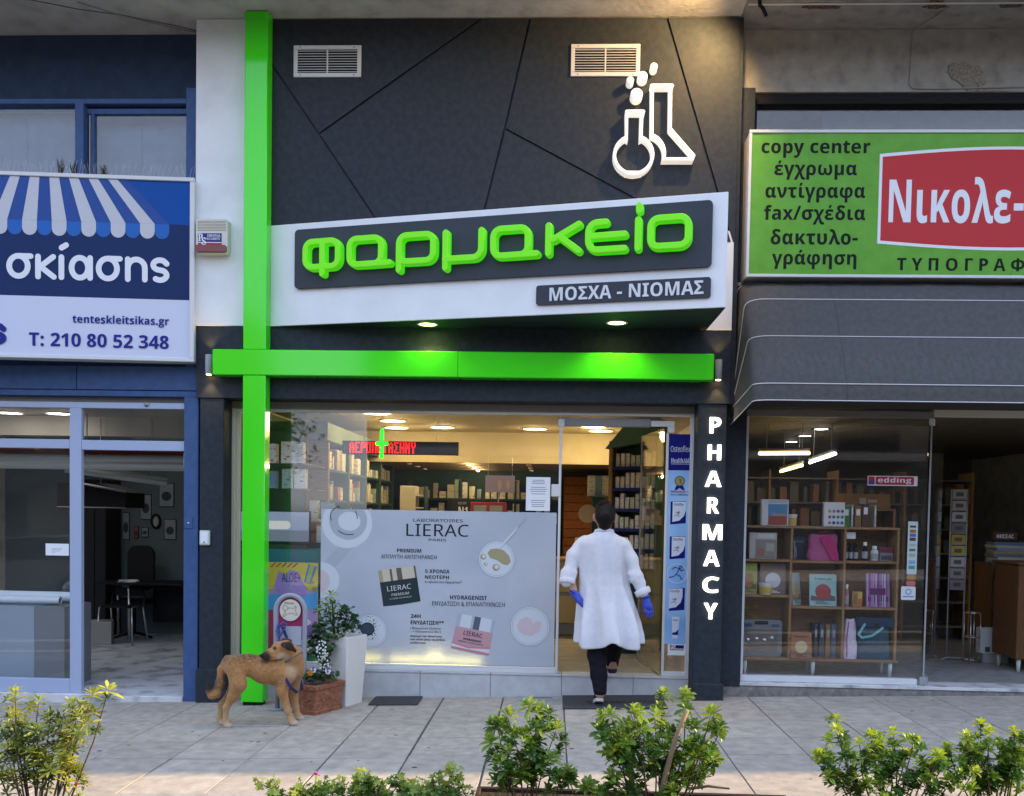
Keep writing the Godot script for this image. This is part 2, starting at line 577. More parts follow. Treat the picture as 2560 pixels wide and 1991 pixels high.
func pharmacy_front() -> void:
	var f := thing("pharmacy_shopfront", "charcoal and white pharmacy shopfront with angular grooved cladding above a wide window", "shopfront")
	# backing wall of the upper part, then the cladding boards with their slanting joints
	slab(f, "backing_wall", Vector3(-2.47, 2.56, -8.45), Vector3(1.50, 5.757, -8.212), M.dark, 0.0)
	var cuts := [
		[[-2.47, 5.388], [-2.054, 4.797], [-1.43, 3.9], [-2.47, 3.9]],
		[[-2.47, 5.757], [-0.672, 5.757], [-2.054, 4.797], [-2.47, 5.388]],
		[[-0.672, 5.757], [-0.276, 5.757], [-0.475, 4.84], [-0.70, 3.9], [-1.43, 3.9], [-2.054, 4.797]],
		[[-0.276, 5.757], [0.858, 5.757], [1.445, 3.9], [1.319, 3.9], [-0.475, 4.84]],
		[[-0.475, 4.84], [1.319, 3.9], [-0.70, 3.9]],
		[[0.858, 5.757], [1.474, 5.757], [1.474, 3.9], [1.445, 3.9]],
	]
	for c in cuts:
		var poly := PackedVector2Array()
		for p in c:
			poly.append(Vector2(p[0], p[1]))
		if Geometry2D.is_polygon_clockwise(poly):
			poly.reverse()
		var shrunk := Geometry2D.offset_polygon(poly, -0.009)
		put(f, "cladding_board", prism(Array(shrunk[0]), 0.02), M.dark, Vector3(0, 0, -8.19))
	slab(f, "side_board", Vector3(1.442, 3.9, -8.45), Vector3(1.474, 5.757, -8.213), M.dark)
	# white column and the pale return beyond the sign
	slab(f, "white_column", Vector3(-3.115, 3.176, -8.48), Vector3(-2.472, 5.757, -8.19), M.white)
	slab(f, "white_return", Vector3(-2.40, 3.176, -8.211), Vector3(1.460, 4.0, -8.195), M.white)
	# dark fascia with the entrance lamps
	slab(f, "fascia", Vector3(-3.108, 2.56, -8.46), Vector3(1.462, 3.174, -8.20), M.dark)
	slab(f, "pillar", Vector3(-3.076, -0.3, -8.48), Vector3(-2.866, 2.559, -8.21), M.dark, 0.006)
	slab(f, "plinth", Vector3(-3.10, -0.3, -8.479), Vector3(-2.83, 0.205, -8.188), M.dark, 0.008)
	slab(f, "pillar", Vector3(1.203, -0.3, -8.48), Vector3(1.443, 2.559, -8.21), M.dark, 0.006)
	slab(f, "plinth", Vector3(1.205, -0.3, -8.479), Vector3(1.468, 0.185, -8.192), M.dark, 0.008)
	slab(f, "side_pilaster", Vector3(1.4435, 0.14, -8.48), Vector3(1.640, 5.25, -8.36), M.dark, 0.004)
	slab(f, "shutter_box", Vector3(-2.865, 2.497, -8.47), Vector3(1.202, 2.558, -8.40), M.grey_frame)
	# step clad in large grey tiles
	slab(f, "step_core", Vector3(-2.829, -0.3, -8.60), Vector3(1.204, 0.18, -8.432), M.joint, 0.0)
	var edges := [-2.828, -2.418, -1.79, -1.162, -0.537, 0.092, 0.72, 1.203]
	for i in 7:
		slab(f, "step_tile", Vector3(edges[i] + 0.002, -0.25, -8.4315), Vector3(edges[i + 1] - 0.002, 0.179, -8.42), M.steptile, 0.002)
		slab(f, "threshold_tile", Vector3(edges[i] + 0.002, 0.1805, -8.62), Vector3(edges[i + 1] - 0.002, 0.2, -8.412), M.steptile, 0.003)
	# window and door frames
	var z := -8.46
	slab(f, "head_frame", Vector3(-2.83, 2.472, z - 0.03), Vector3(1.202, 2.4965, z + 0.03), M.alu_white)
	slab(f, "jamb_frame", Vector3(-2.864, 0.2, z - 0.02), Vector3(-2.832, 2.496, z + 0.055), M.cream_frame)
	slab(f, "jamb_frame", Vector3(-2.832, 0.2, z - 0.02), Vector3(-2.80, 2.471, z + 0.02), M.cream_frame)
	slab(f, "jamb_frame", Vector3(1.172, 0.2, z - 0.03), Vector3(1.202, 2.471, z + 0.035), M.alu_white)
	slab(f, "sill_frame", Vector3(-2.80, 0.2, z - 0.03), Vector3(0.034, 0.232, z + 0.03), M.alu_white)
	slab(f, "sill_frame", Vector3(-2.80, 0.2325, z - 0.02), Vector3(0.034, 0.252, z + 0.018), M.alu_white)
	slab(f, "sill_frame", Vector3(0.966, 0.2, z - 0.02), Vector3(1.172, 0.24, z + 0.02), M.alu_white)
	slab(f, "mullion", Vector3(0.034, 0.2, z - 0.012), Vector3(0.056, 2.385, z + 0.012), M.alu_white)
	slab(f, "mullion", Vector3(0.966, 0.2405, z - 0.012), Vector3(0.988, 2.331, z + 0.012), M.alu_white)
	slab(f, "glass_pane", Vector3(-2.80, 0.2525, z - 0.006), Vector3(-0.833, 2.471, z + 0.004), M.glass, 0.0)
	slab(f, "glass_pane", Vector3(-0.829, 0.2525, z - 0.006), Vector3(0.0335, 2.471, z + 0.004), M.glass, 0.0)
	slab(f, "glass_pane", Vector3(0.9885, 0.2405, z - 0.006), Vector3(1.1715, 2.471, z + 0.004), M.glass, 0.0)
	slab(f, "glass_pane", Vector3(0.0565, 2.387, z - 0.006), Vector3(0.9875, 2.471, z + 0.004), M.glass, 0.0)
	# door closer box, clamp and lock
	slab(f, "door_closer", Vector3(0.02, 2.385, z - 0.10), Vector3(0.83, 2.455, z - 0.02), M.grey, 0.006)
	slab(f, "bracket", Vector3(0.02, 2.375, z + 0.005), Vector3(0.075, 2.44, z + 0.02), M.alu_white)
	slab(f, "clamp", Vector3(0.83, 2.385, z + 0.005), Vector3(1.032, 2.435, z + 0.02), M.alu_white)
	slab(f, "clamp", Vector3(0.975, 2.332, z + 0.005), Vector3(1.032, 2.3845, z + 0.019), M.alu_white)
	slab(f, "lock_plate", Vector3(-0.03, 1.76, z + 0.005), Vector3(0.05, 1.87, z + 0.022), M.alu_white, 0.006)
	# the glass door stands open into the shop
	var d := thing("glass_door", "frameless glass door standing open into the pharmacy beside the blue side banner", "door", Vector3(0.945, 0.205, z - 0.02), "", 97.0)
	slab(d, "glass_leaf", Vector3(0, 0.01, -0.005), Vector3(0.88, 2.17, 0.005), M.glass, 0.0)
	slab(d, "edge_strip", Vector3(0.881, 0.0, -0.008), Vector3(0.893, 2.175, 0.008), M.grey)
	slab(d, "bottom_rail", Vector3(0.0, -0.0, -0.012), Vector3(0.88, 0.009, 0.012), M.steel)
	slab(d, "lock_box", Vector3(0.78, 1.36, 0.0055), Vector3(0.86, 1.50, 0.03), M.alu_white, 0.005)
	put(d, "handle", tube([Vector3(0.80, 0.72, 0.006), Vector3(0.80, 0.72, 0.05), Vector3(0.68, 0.72, 0.05), Vector3(0.68, 0.72, 0.006)], 0.010, 8), M.steel)

	for v in [[-2.273, 5.266, "dimmer cladding beside the green post", 0], [0.069, 5.267, "cladding above the lit flask sign", 1]]:
		var t := thing("air_vent", "white louvred air vent in the " + v[2], "vent", Vector3(v[0], v[1], -8.19), "vents in the dark cladding")
		var w := 0.575
		var h := 0.262
		slab(t, "backing", Vector3(0.02, 0.02, 0.0005), Vector3(w - 0.02, h - 0.02, 0.003), M.black, 0.0)
		slab(t, "frame", Vector3(0, 0, 0.0005), Vector3(w, 0.033, 0.016), M.alu_white)
		slab(t, "frame", Vector3(0, h - 0.033, 0.0005), Vector3(w, h, 0.016), M.alu_white)
		slab(t, "frame", Vector3(0, 0.0335, 0.0005), Vector3(0.033, h - 0.0335, 0.016), M.alu_white)
		slab(t, "frame", Vector3(w - 0.033, 0.0335, 0.0005), Vector3(w, h - 0.0335, 0.016), M.alu_white)
		slab(t, "centre_bar", Vector3(w / 2 - 0.006, 0.034, 0.003), Vector3(w / 2 + 0.006, h - 0.034, 0.0155), M.alu_white)
		for i in 9:
			for half in 2:
				var x0 := 0.0335 if half == 0 else w / 2 + 0.0065
				var x1 := w / 2 - 0.0065 if half == 0 else w - 0.0335
				var sl := slab(t, "slat", Vector3(x0, 0.042 + i * 0.0215, 0.004), Vector3(x1, 0.0465 + i * 0.0215, 0.015), M.alu_white, 0.0)
				sl.rotation_degrees.x = 14
		for c in [[0.06, 0.016], [w - 0.06, 0.016], [0.06, h - 0.016], [w - 0.06, h - 0.016]]:
			put(t, "screw", lathe([Vector2(0, 0.003), Vector2(0.006, 0.002), Vector2(0.007, 0)], 8), M.grey, Vector3(c[0], c[1], 0.0161), Vector3(90, 0, 0))

	var al := thing("alarm_box", "cream alarm siren box with blue and red plate on the white column", "alarm", Vector3(-3.078, 3.77, -8.189))
	put(al, "case", prism(rrect(0, 0, 0.272, 0.287, 0.02), 0.085), paint("cream_plastic", lin(0.62, 0.60, 0.52), 0.45), Vector3(0, 0, 0.085))
	for i in 7:
		slab(al, "louvre", Vector3(0.012, 0.19 + i * 0.0125, 0.0855), Vector3(0.26, 0.197 + i * 0.0125, 0.091), paint("cream_plastic", Color.WHITE), 0.002)
	slab(al, "plate", Vector3(0.02, 0.07, 0.0855), Vector3(0.222, 0.165, 0.089), paint("plate_blue", lin(0.03, 0.035, 0.19), 0.4))
	slab(al, "red_band", Vector3(0.02, 0.062, 0.0892), Vector3(0.222, 0.083, 0.0905), paint("alarm_red", lin(0.36, 0.03, 0.04), 0.4), 0.0)
	slab(al, "white_band", Vector3(0.02, 0.0835, 0.0892), Vector3(0.222, 0.09, 0.0903), M.paper, 0.0)
	put(al, "strobe", prism(rrect(0.004, 0, 0.268, 0.055, 0.014), 0.03), paint("strobe_red", lin(0.16, 0.012, 0.02), 0.15), Vector3(0, 0.006, 0.115))
	words(al, "lettering", "P", 0.022, 0.098, 0.06, 0.16, 0.0905, M.paper, 0.002, true, true)
	words(al, "lettering", "S", 0.052, 0.066, 0.09, 0.128, 0.0925, M.paper, 0.002, true, true)
	words(al, "lettering", "ERSONAL", 0.10, 0.135, 0.215, 0.155, 0.0905, M.paper, 0.001, true, true)
	words(al, "lettering", "ECURITY", 0.094, 0.108, 0.21, 0.128, 0.0905, M.paper, 0.001, true, true)

	var bell := thing("key_box", "small white wall switch box on the charcoal pillar by the blue doorway", "switch box", Vector3(-3.066, 1.287, -8.21))
	slab(bell, "case", Vector3(0, 0, 0.0005), Vector3(0.088, 0.128, 0.03), M.alu_white, 0.006)
	slab(bell, "cover", Vector3(0.010, 0.012, 0.0305), Vector3(0.078, 0.112, 0.036), M.paper, 0.004)
	put(bell, "button", lathe([Vector2(0, 0.006), Vector2(0.008, 0.004), Vector2(0.009, 0)], 10), M.grey, Vector3(0.044, 0.028, 0.036), Vector3(90, 0, 0))

	# lamps: two up-and-down wall lamps, two downlights under the sign, one flood lamp above
	var warm := Color(1.0, 0.80, 0.52)
	for s in [[-2.98, "beside the green beam's end near the white column"], [1.352, "beside the green beam's end above the letter pillar"]]:
		var l := thing("wall_lamp", "small grey cylinder wall lamp " + s[1], "wall lamp", Vector3(s[0], 2.755, -8.155), "wall lamps at the beam ends")
		put(l, "lamp_body", lathe([Vector2(0, 0), Vector2(0.022, 0), Vector2(0.028, -0.001), Vector2(0.03, 0.004), Vector2(0.03, 0.165), Vector2(0.026, 0.168), Vector2(0, 0.168)], 18), M.grey)
		put(l, "lamp_lens", lathe([Vector2(0, -0.006), Vector2(0.018, -0.005), Vector2(0.022, -0.0015)], 16), glow("lamp_lens", warm, 9.0))
		slab(l, "wall_mount", Vector3(-0.012, 0.05, -0.0445), Vector3(0.012, 0.12, -0.028), M.grey)
		spot(Vector3(s[0], 2.742, -8.150), Vector3(s[0], 1.0, -8.20), warm, 0.05, 40.0, 0.02)
		spot(Vector3(s[0], 2.932, -8.150), Vector3(s[0], 4.0, -8.20), warm, 0.03, 40.0, 0.02)
	for s in [[-1.081, -8.01, "nearer the green post"], [0.478, -7.885, "under its projecting end"]]:
		var l := thing("downlight", "round lit downlight in the dark underside of the sign, " + s[2], "downlight", Vector3(s[0], 3.1715, s[1]), "downlights under the pharmacy sign")
		put(l, "light_ring", lathe([Vector2(0.085, 0.0), Vector2(0.09, -0.006), Vector2(0.075, -0.010), Vector2(0.070, -0.002)], 28), M.alu_white)
		put(l, "light_disc", lathe([Vector2(0.0, -0.004), Vector2(0.0695, -0.0035)], 28), glow("downlight", Color(1.0, 0.90, 0.62), 6.0))
		spot(Vector3(s[0], 3.158, s[1]), Vector3(s[0], 1.0, s[1] - 0.08), Color(1.0, 0.88, 0.58), 0.25, 62.0, 0.065)
	var fl := thing("flood_lamp", "warm flood lamp hung under the overhang above the flask sign", "flood lamp", Vector3(1.28, 5.60, -7.42))
	slab(fl, "lamp_housing", Vector3(-0.08, 0.0, 0.0), Vector3(0.08, 0.11, 0.08), M.grey, 0.01)
	slab(fl, "lamp_glass", Vector3(-0.065, 0.012, -0.006), Vector3(0.065, 0.098, -0.001), glow("flood_glass", warm, 5.0))
	slab(fl, "bracket", Vector3(-0.01, 0.111, 0.02), Vector3(0.01, 0.157, 0.06), M.grey)
	spot(Vector3(1.28, 5.655, -7.435), Vector3(0.70, 4.95, -8.19), warm, 2.0, 62.0, 0.06)

# letter strokes on a sign: each stroke is a path, closed paths are marked
func letter(parent: Node, strokes: Array, w: float, d: float, m: Material, m2: Material) -> void:
	var st := begin()
	var st2 := begin()
	for i in strokes.size():
		var closed: bool = strokes[i][0]
		add_ribbon(st2, strokes[i][1], w * 1.04, d * 0.62 + i * 0.0012, closed, 0.004)
		add_ribbon(st, strokes[i][1], w * 0.94, d * 0.36 + i * 0.0012, closed, 0.006, d * 0.64)
	var back := put(parent, "letter", done(st2), m2)
	put(back, "face_light", done(st), m)

func pharmacy_signs() -> void:
	var green := paint("green_lacquer", lin(0.055, 0.74, 0.012), 0.1)
	green.roughness = 0.1
	green.metallic_specular = 0.5
	var c := thing("green_cross_sign", "bright green glossy frame of a tall post crossed by a long beam", "sign")
	slab(c, "post", Vector3(-2.65, gy(-2.6) + 0.03, -8.188), Vector3(-2.457, 2.737, -8.05), green, 0.006)
	slab(c, "post", Vector3(-2.65, 2.953, -8.1885), Vector3(-2.457, 5.752, -8.05), green, 0.006)
	slab(c, "beam", Vector3(-2.91, 2.738, -8.1985), Vector3(-0.828, 2.952, -8.045), green, 0.006)
	slab(c, "beam", Vector3(-0.826, 2.738, -8.1985), Vector3(1.297, 2.952, -8.045), green, 0.006)
	slab(c, "foot_plate", Vector3(-2.64, gy(-2.6) - 0.003, -8.16), Vector3(-2.47, gy(-2.6) + 0.029, -8.07), M.black)

	# white sign swung out from the wall: its own axes run along the board
	var ang := rad_to_deg(atan2(0.89, 3.72))
	var s := thing("pharmacy_sign", "white wedge signboard swung out from the wall with large green Greek lettering", "sign", Vector3(-2.47, 0, -8.19), "", -ang)
	# -ang turns local +x towards the street
	s.rotation_degrees.y = -ang
	var L := 3.825
	slab(s, "board", Vector3(0.0, 3.175, -0.022), Vector3(L, 4.026, 0.0), M.white, 0.002)
	# top and underside of the wedge
	var ca := cos(deg_to_rad(ang))
	var sa := sin(deg_to_rad(ang))
	var back := Vector2(L * ca * ca, -L * ca * sa)
	for e in [[3.172, 3.194, M.dark, "underside"], [4.004, 4.024, M.white, "top_cover"]]:
		var st := begin()
		var a := Vector2(0.09, -0.0225)
		var b := Vector2(L - 0.002, -0.0225)
		var d := back + Vector2(-0.004, 0.0)
		var low: float = e[0]
		var high: float = e[1]
		tri(st, Vector3(a.x, low, a.y), Vector3(d.x, low, d.y), Vector3(b.x, low, b.y))
		tri(st, Vector3(a.x, high, a.y), Vector3(b.x, high, b.y), Vector3(d.x, high, d.y))
		for q in [[a, b], [b, d], [d, a]]:
			quad(st, Vector3(q[0].x, low, q[0].y), Vector3(q[1].x, low, q[1].y), Vector3(q[1].x, high, q[1].y), Vector3(q[0].x, high, q[0].y))
		put(s, e[3], done(st), e[2])
	var st_end := begin()
	var e0 := Vector2(L - 0.012, -0.023)
	var e1 := back + Vector2(-0.02, 0.008)
	quad(st_end, Vector3(e0.x, 3.195, e0.y), Vector3(e1.x, 3.195, e1.y), Vector3(e1.x, 4.003, e1.y), Vector3(e0.x, 4.003, e0.y))
	put(s, "end_cover", done(st_end), M.white)
	var panel := paint("sign_charcoal", lin(0.045, 0.052, 0.066), 0.5)
	var np := put(s, "name_panel", prism(rrect(0.254, 3.474, 3.716, 3.966, 0.035), 0.03), panel, Vector3(0, 0, 0.0305))
	var lg := glow("letter_green", lin(0.10, 0.62, 0.01), 0.16, lin(0.16, 0.56, 0.02))
	lg.roughness = 0.35
	var lb := glow("letter_green_back", lin(0.05, 0.62, 0.005), 0.26, lin(0.06, 0.40, 0.01))
	var hold := Node3D.new()
	hold.name = "sign_letters"
	s.add_child(hold)
	hold.position = Vector3(0, 0, 0.031)
	var w := 0.054
	var h := w / 2
	var R := func(x0: float, x1: float) -> Array: return rrect(x0 + h, 3.60 + h, x1 - h, 3.862 - h, 0.062)
	letter(hold, [[true, R.call(0.363, 0.714)], [false, [Vector2(0.545, 3.83), Vector2(0.545, 3.57)]]], w, 0.075, lg, lb)
	for x in [0.764, 2.002]:
		letter(hold, [[true, R.call(x, x + 0.335)], [false, [Vector2(x + 0.19, 3.627), Vector2(x + 0.38, 3.629)]]], w, 0.075, lg, lb)
	letter(hold, [[true, R.call(1.203, 1.552)], [false, [Vector2(1.23, 3.72), Vector2(1.23, 3.565)]]], w, 0.075, lg, lb)
	var mu := [Vector2(1.63, 3.627)]
	mu.append_array(circle2(1.86, 3.697, 0.07, 0.07, 6, -PI / 2, 0))
	mu.append(Vector2(1.93, 3.835))
	letter(hold, [[false, [Vector2(1.63, 3.835), Vector2(1.63, 3.56)]], [false, mu]], w, 0.075, lg, lb)
	letter(hold, [[false, [Vector2(2.476, 3.835), Vector2(2.476, 3.626)]], [false, [Vector2(2.515, 3.728), Vector2(2.715, 3.832)]], [false, [Vector2(2.57, 3.742), Vector2(2.715, 3.632)]]], w, 0.075, lg, lb)
	var ep := [Vector2(2.925, 3.834)]
	ep.append_array(circle2(2.861, 3.764, 0.07, 0.07, 6, PI / 2, PI))
	ep.append_array(circle2(2.861, 3.698, 0.07, 0.07, 6, PI, PI * 1.5))
	ep.append(Vector2(3.07, 3.628))
	letter(hold, [[false, ep], [false, [Vector2(2.83, 3.733), Vector2(3.07, 3.735)]]], w, 0.075, lg, lb)
	letter(hold, [[false, [Vector2(3.172, 3.834), Vector2(3.172, 3.625)]], [false, [Vector2(3.178, 3.937), Vector2(3.178, 3.905)]]], w, 0.075, lg, lb)
	letter(hold, [[true, R.call(3.239, 3.573)]], w, 0.075, lg, lb)
	var op := put(s, "owner_panel", prism(rrect(2.365, 3.248, 3.714, 3.40, 0.02), 0.02), panel, Vector3(0, 0, 0.0205))
	words(op, "lettering", "ΜΟΣΧΑ - NΙΟΜΑΣ", 2.475, 3.272, 3.663, 3.377, 0.004, paint("sign_white", lin(0.66, 0.67, 0.70), 0.5), 0.006)

	# flask sign: white lit tubes standing off the cladding
	var neon := glow("flask_light", Color(1.0, 0.97, 0.92), 0.14, lin(0.8, 0.8, 0.78))
	var fs := thing("flask_sign", "white lit outline of two laboratory flasks with bubbles on the dark cladding", "sign", Vector3(0, 0, -8.188))
	var rf := []
	rf.append_array([Vector2(0.536, 4.925), Vector2(0.540, 4.727)])
	rf.append_array(circle2(0.601, 4.592, 0.158, 0.155, 26, deg_to_rad(115), deg_to_rad(425)))
	rf.append_array([Vector2(0.659, 4.727), Vector2(0.661, 4.925)])
	var stf := begin()
	add_ribbon(stf, rf, 0.027, 0.10, false, 0.008)
	add_ribbon(stf, [Vector2(0.538, 4.942), Vector2(0.674, 4.942)], 0.029, 0.1012, false, 0.008)
	add_ribbon(stf, [Vector2(0.54, 4.446), Vector2(0.662, 4.446)], 0.028, 0.0988, false, 0.008)
	put(fs, "round_flask_light", done(stf), neon)
	var stc := begin()
	var cf := [Vector2(0.742, 5.135), Vector2(0.748, 4.752)]
	cf.append_array(circle2(0.70, 4.60, 0.155, 0.16, 8, deg_to_rad(62), deg_to_rad(-16)))
	cf.append_array([Vector2(1.085, 4.556), Vector2(1.095, 4.585), Vector2(0.897, 4.803), Vector2(0.893, 5.135)])
	add_ribbon(stc, cf, 0.027, 0.10, false, 0.008)
	add_ribbon(stc, [Vector2(0.738, 5.152), Vector2(0.906, 5.152)], 0.029, 0.1012, false, 0.008)
	put(fs, "conical_flask_light", done(stc), neon)
	for b in [[0.56, 5.197, 0.031], [0.661, 5.228, 0.042], [0.752, 5.307, 0.031], [0.615, 5.082, 0.051]]:
		put(fs, "bubble_light", lathe([Vector2(0, 0.10), Vector2(b[2] * 0.8, 0.10), Vector2(b[2], 0.092), Vector2(b[2], 0.0)], 20), neon, Vector3(b[0], b[1], 0.0), Vector3(90, 0, 0))

	# upright letters on the pillar, one by one
	var lit := glow("letter_white_light", Color(1.0, 0.97, 0.90), 1.15)
	var ps := thing("pharmacy_letters_sign", "eight lit white capital letters reading PHARMACY down the charcoal pillar", "sign", Vector3(0, 0, -8.209))
	for e in [["P", 1.297, 2.313, 1.391, 2.446], ["H", 1.287, 2.087, 1.397, 2.216], ["A", 1.269, 1.861, 1.406, 1.994], ["R", 1.293, 1.636, 1.392, 1.771], ["M", 1.26, 1.412, 1.423, 1.543], ["A", 1.272, 1.19, 1.407, 1.324], ["C", 1.27, 0.962, 1.407, 1.098], ["Y", 1.285, 0.739, 1.40, 0.874]]:
		words(ps, "letter_light", e[0], e[1], e[2], e[3], e[4], 0.012, lit, 0.022)
	window_banner()
	side_banner()

func flat(parent: Node, called: String, poly: Array, m: Material, z: float, depth := 0.001) -> MeshInstance3D:
	return put(parent, called, prism(poly, depth), m, Vector3(0, 0, z))

func ring(parent: Node, called: String, cx: float, cy: float, r: float, w: float, m: Material, z: float) -> void:
	var st := begin()
	add_ribbon(st, circle2(cx, cy, r, r, 36), w, 0.001, true, 0.0002)
	put(parent, called, done(st), m, Vector3(0, 0, z))

func window_banner() -> void:
	# printed film on the window: pale blue-grey with flat printed shapes
	var b := thing("window_banner", "large pale grey-blue cosmetics poster filling the lower pharmacy window", "poster", Vector3(-2.07, 0.258, -8.4555))
	var base := mottled("banner_print", [[0.0, lin(0.43, 0.49, 0.58)], [0.5, lin(0.47, 0.53, 0.62)], [1.0, lin(0.53, 0.58, 0.66)]], 2.5, 0.22, 0.004, 0.0, 61)
	base.backlight_enabled = true
	base.backlight = lin(0.30, 0.30, 0.30)
	base.cull_mode = BaseMaterial3D.CULL_DISABLED
	var sheet := begin()
	quad(sheet, Vector3(0, 0, 0.002), Vector3(2.09, 0, 0.002), Vector3(2.09, 1.362, 0.002), Vector3(0, 1.362, 0.002))
	put(b, "film", done(sheet), base)
	for e in [[-1.44, -0.62, "longer"], [-2.05, -1.52, "shorter"]]:
		var sl2 := thing("sill_tube_lamp", "%s warm strip lamp glowing through the foot of the pale window poster" % e[2], "strip lamp", Vector3(e[0], 0.30, -8.50), "strip lamps behind the poster")
		put(sl2, "tube_light", tube([Vector3(0, 0, 0), Vector3(e[1] - e[0], 0, 0)], 0.018, 10), glow("sill_tube", Color(1.0, 0.88, 0.45), 7.0))
		slab(sl2, "lamp_base", Vector3(0, -0.095, -0.02), Vector3(e[1] - e[0], -0.019, 0.02), M.alu_white)
		omni(Vector3((e[0] + e[1]) / 2, 0.33, -8.53), Color(1.0, 0.88, 0.5), 0.02, 0.02)
	var K := func(x: float, y: float) -> Vector2: return Vector2((x - 75.0) / 2010.0 * 2.09, 1.362 - (y - 72.0) / 1330.0 * 1.362)
	var ink: Material = M.ink
	var T := func(said: String, x0: float, y0: float, x1: float, y1: float, m: Material, bold: bool) -> void:
		var p: Vector2 = K.call(x0, y1 - (x0 + x1) / 2.0 * 0.016)
		var q: Vector2 = K.call(x1, y0 - (x0 + x1) / 2.0 * 0.016)
		words(b, "print", said, p.x, p.y, q.x, q.y, 0.0042, m, 0.001, bold)
	T.call("LABORATOIRES", 868, 160, 1292, 187, ink, false)
	T.call("LIERAC", 810, 205, 1342, 310, paint("banner_black", lin(0.02, 0.022, 0.03), 0.3), false)
	T.call("PARIS", 1003, 330, 1152, 352, ink, false)
	T.call("PREMIUM", 732, 418, 940, 450, ink, true)
	T.call("ΑΠΟΛΥΤΗ ΑNΤΙΓΗΡΑNΣΗ", 595, 470, 1073, 506, ink, false)
	T.call("5 ΧΡΟNΙΑ", 976, 597, 1184, 630, ink, true)
	T.call("NΕΟΤΕΡΗ", 975, 648, 1180, 680, ink, true)
	T.call("η «ηλικία του δέρματος»*", 975, 694, 1293, 722, ink, false)
	T.call("HYDRAGENIST", 1193, 822, 1507, 858, ink, true)
	T.call("ΕNΥΔΑΤΩΣΗ & ΕΠΑNΑΠΥΚNΩΣΗ", 1040, 876, 1660, 915, ink, false)
	T.call("24H", 857, 986, 942, 1018, ink, true)
	T.call("ΕNΥΔΑΤΩΣΗ**", 857, 1040, 1143, 1076, ink, true)
	T.call("[ Βιομιμετικό Οξυγόνο", 857, 1098, 1115, 1122, ink, false)
	T.call("+ Υαλουρονικό Οξύ ]", 875, 1128, 1115, 1150, ink, false)
	T.call("Διεγείρει την οξυγόνωση", 855, 1168, 1125, 1190, ink, true)
	T.call("των ιστών μέσω της βαθιάς", 855, 1196, 1152, 1220, ink, true)
	T.call("ενυδάτωσης", 855, 1226, 990, 1246, ink, true)
	# glass dishes, drops and jars printed on the film
	var line := paint("print_line", lin(0.30, 0.34, 0.39), 0.3)
	var pale := paint("print_pale", lin(0.60, 0.64, 0.68), 0.25)
	var mid := paint("print_mid", lin(0.40, 0.44, 0.49), 0.3)
	var dish := func(x: float, y: float, r: float, fill: Material) -> Vector2:
		var c: Vector2 = K.call(x, y)
		var rr := r / 2010.0 * 2.09
		flat(b, "print_dish", circle2(c.x, c.y, rr, rr, 32), fill, 0.0032)
		ring(b, "print_ring", c.x, c.y, rr, 0.004, line, 0.0034)
		ring(b, "print_ring", c.x, c.y, rr * 0.9, 0.0025, line, 0.0034)
		return c
	var gold := paint("print_gold", lin(0.36, 0.32, 0.18), 0.3)
	var c1: Vector2 = dish.call(1585, 480, 155, pale)
	var blob := []
	for q in [[1505, 430], [1530, 395], [1580, 388], [1640, 400], [1690, 450], [1705, 500], [1680, 530], [1640, 525], [1590, 490], [1530, 470]]:
		blob.append(K.call(q[0], q[1]))
	flat(b, "print_drop", blob, gold, 0.0046)
	for q in [[1471, 462, 24], [1492, 523, 16], [1580, 552, 30]]:
		var p: Vector2 = K.call(q[0], q[1])
		var rr: float = q[2] / 2010.0 * 2.09
		flat(b, "print_drop", circle2(p.x, p.y, rr, rr, 16), gold, 0.0046)
		flat(b, "print_drop", circle2(p.x + rr * 0.15, p.y + rr * 0.15, rr * 0.6, rr * 0.6, 16), pale, 0.0056)
	var st := begin()
	add_ribbon(st, [K.call(1605, 385), K.call(1755, 210)], 0.018, 0.001, false, 0.0002)
	put(b, "print_pipette", done(st), pale, Vector3(0, 0, 0.0062))
	st = begin()
	add_ribbon(st, [K.call(1750, 215), K.call(1832, 112)], 0.006, 0.001, false, 0.0002)
	put(b, "print_pipette", done(st), mid, Vector3(0, 0, 0.0062))
	dish.call(1878, 1055, 168, pale)
	var swirl := []
	for q in [[1765, 1050], [1790, 1000], [1840, 975], [1890, 995], [1900, 1030], [1940, 1005], [1975, 1020], [1960, 1090], [1900, 1135], [1830, 1130], [1780, 1100]]:
		swirl.append(K.call(q[0], q[1]))
	flat(b, "print_cream", swirl, paint("print_pink", lin(0.60, 0.50, 0.52), 0.3), 0.0046)
	dish.call(510, 1130, 145, pale)
	var cc: Vector2 = K.call(485, 1110)
	var specks := begin()
	add_prism(specks, PackedVector2Array(circle2(cc.x, cc.y, 0.065, 0.06, 14)), 0.001)
	for i in 130:
		var a := rng.randf() * TAU
		var r := 0.05 + 0.09 * rng.randf() * rng.randf()
		var e := rng.randf_range(0.002, 0.005)
		add_prism(specks, PackedVector2Array(circle2(cc.x + r * cos(a), cc.y + r * sin(a), e * 1.6, e, 5)), 0.001, 0.0)
	put(b, "print_powder", done(specks), paint("print_powder", lin(0.05, 0.07, 0.10), 0.5), Vector3(0, 0, 0.0048))
	# big glass dish cut by the top edge, and one cut by the side
	var p0: Vector2 = K.call(300, 190)
	var big := []
	for q in circle2(p0.x, p0.y, 0.225, 0.225, 40):
		big.append(Vector2(q.x, minf(q.y, 1.361)))
	flat(b, "print_dish", big, pale, 0.0032)
	var inner := []
	for q in circle2(p0.x + 0.01, p0.y + 0.02, 0.17, 0.17, 36):
		inner.append(Vector2(q.x, minf(q.y, 1.361)))
	flat(b, "print_dish", inner, mid, 0.0038)
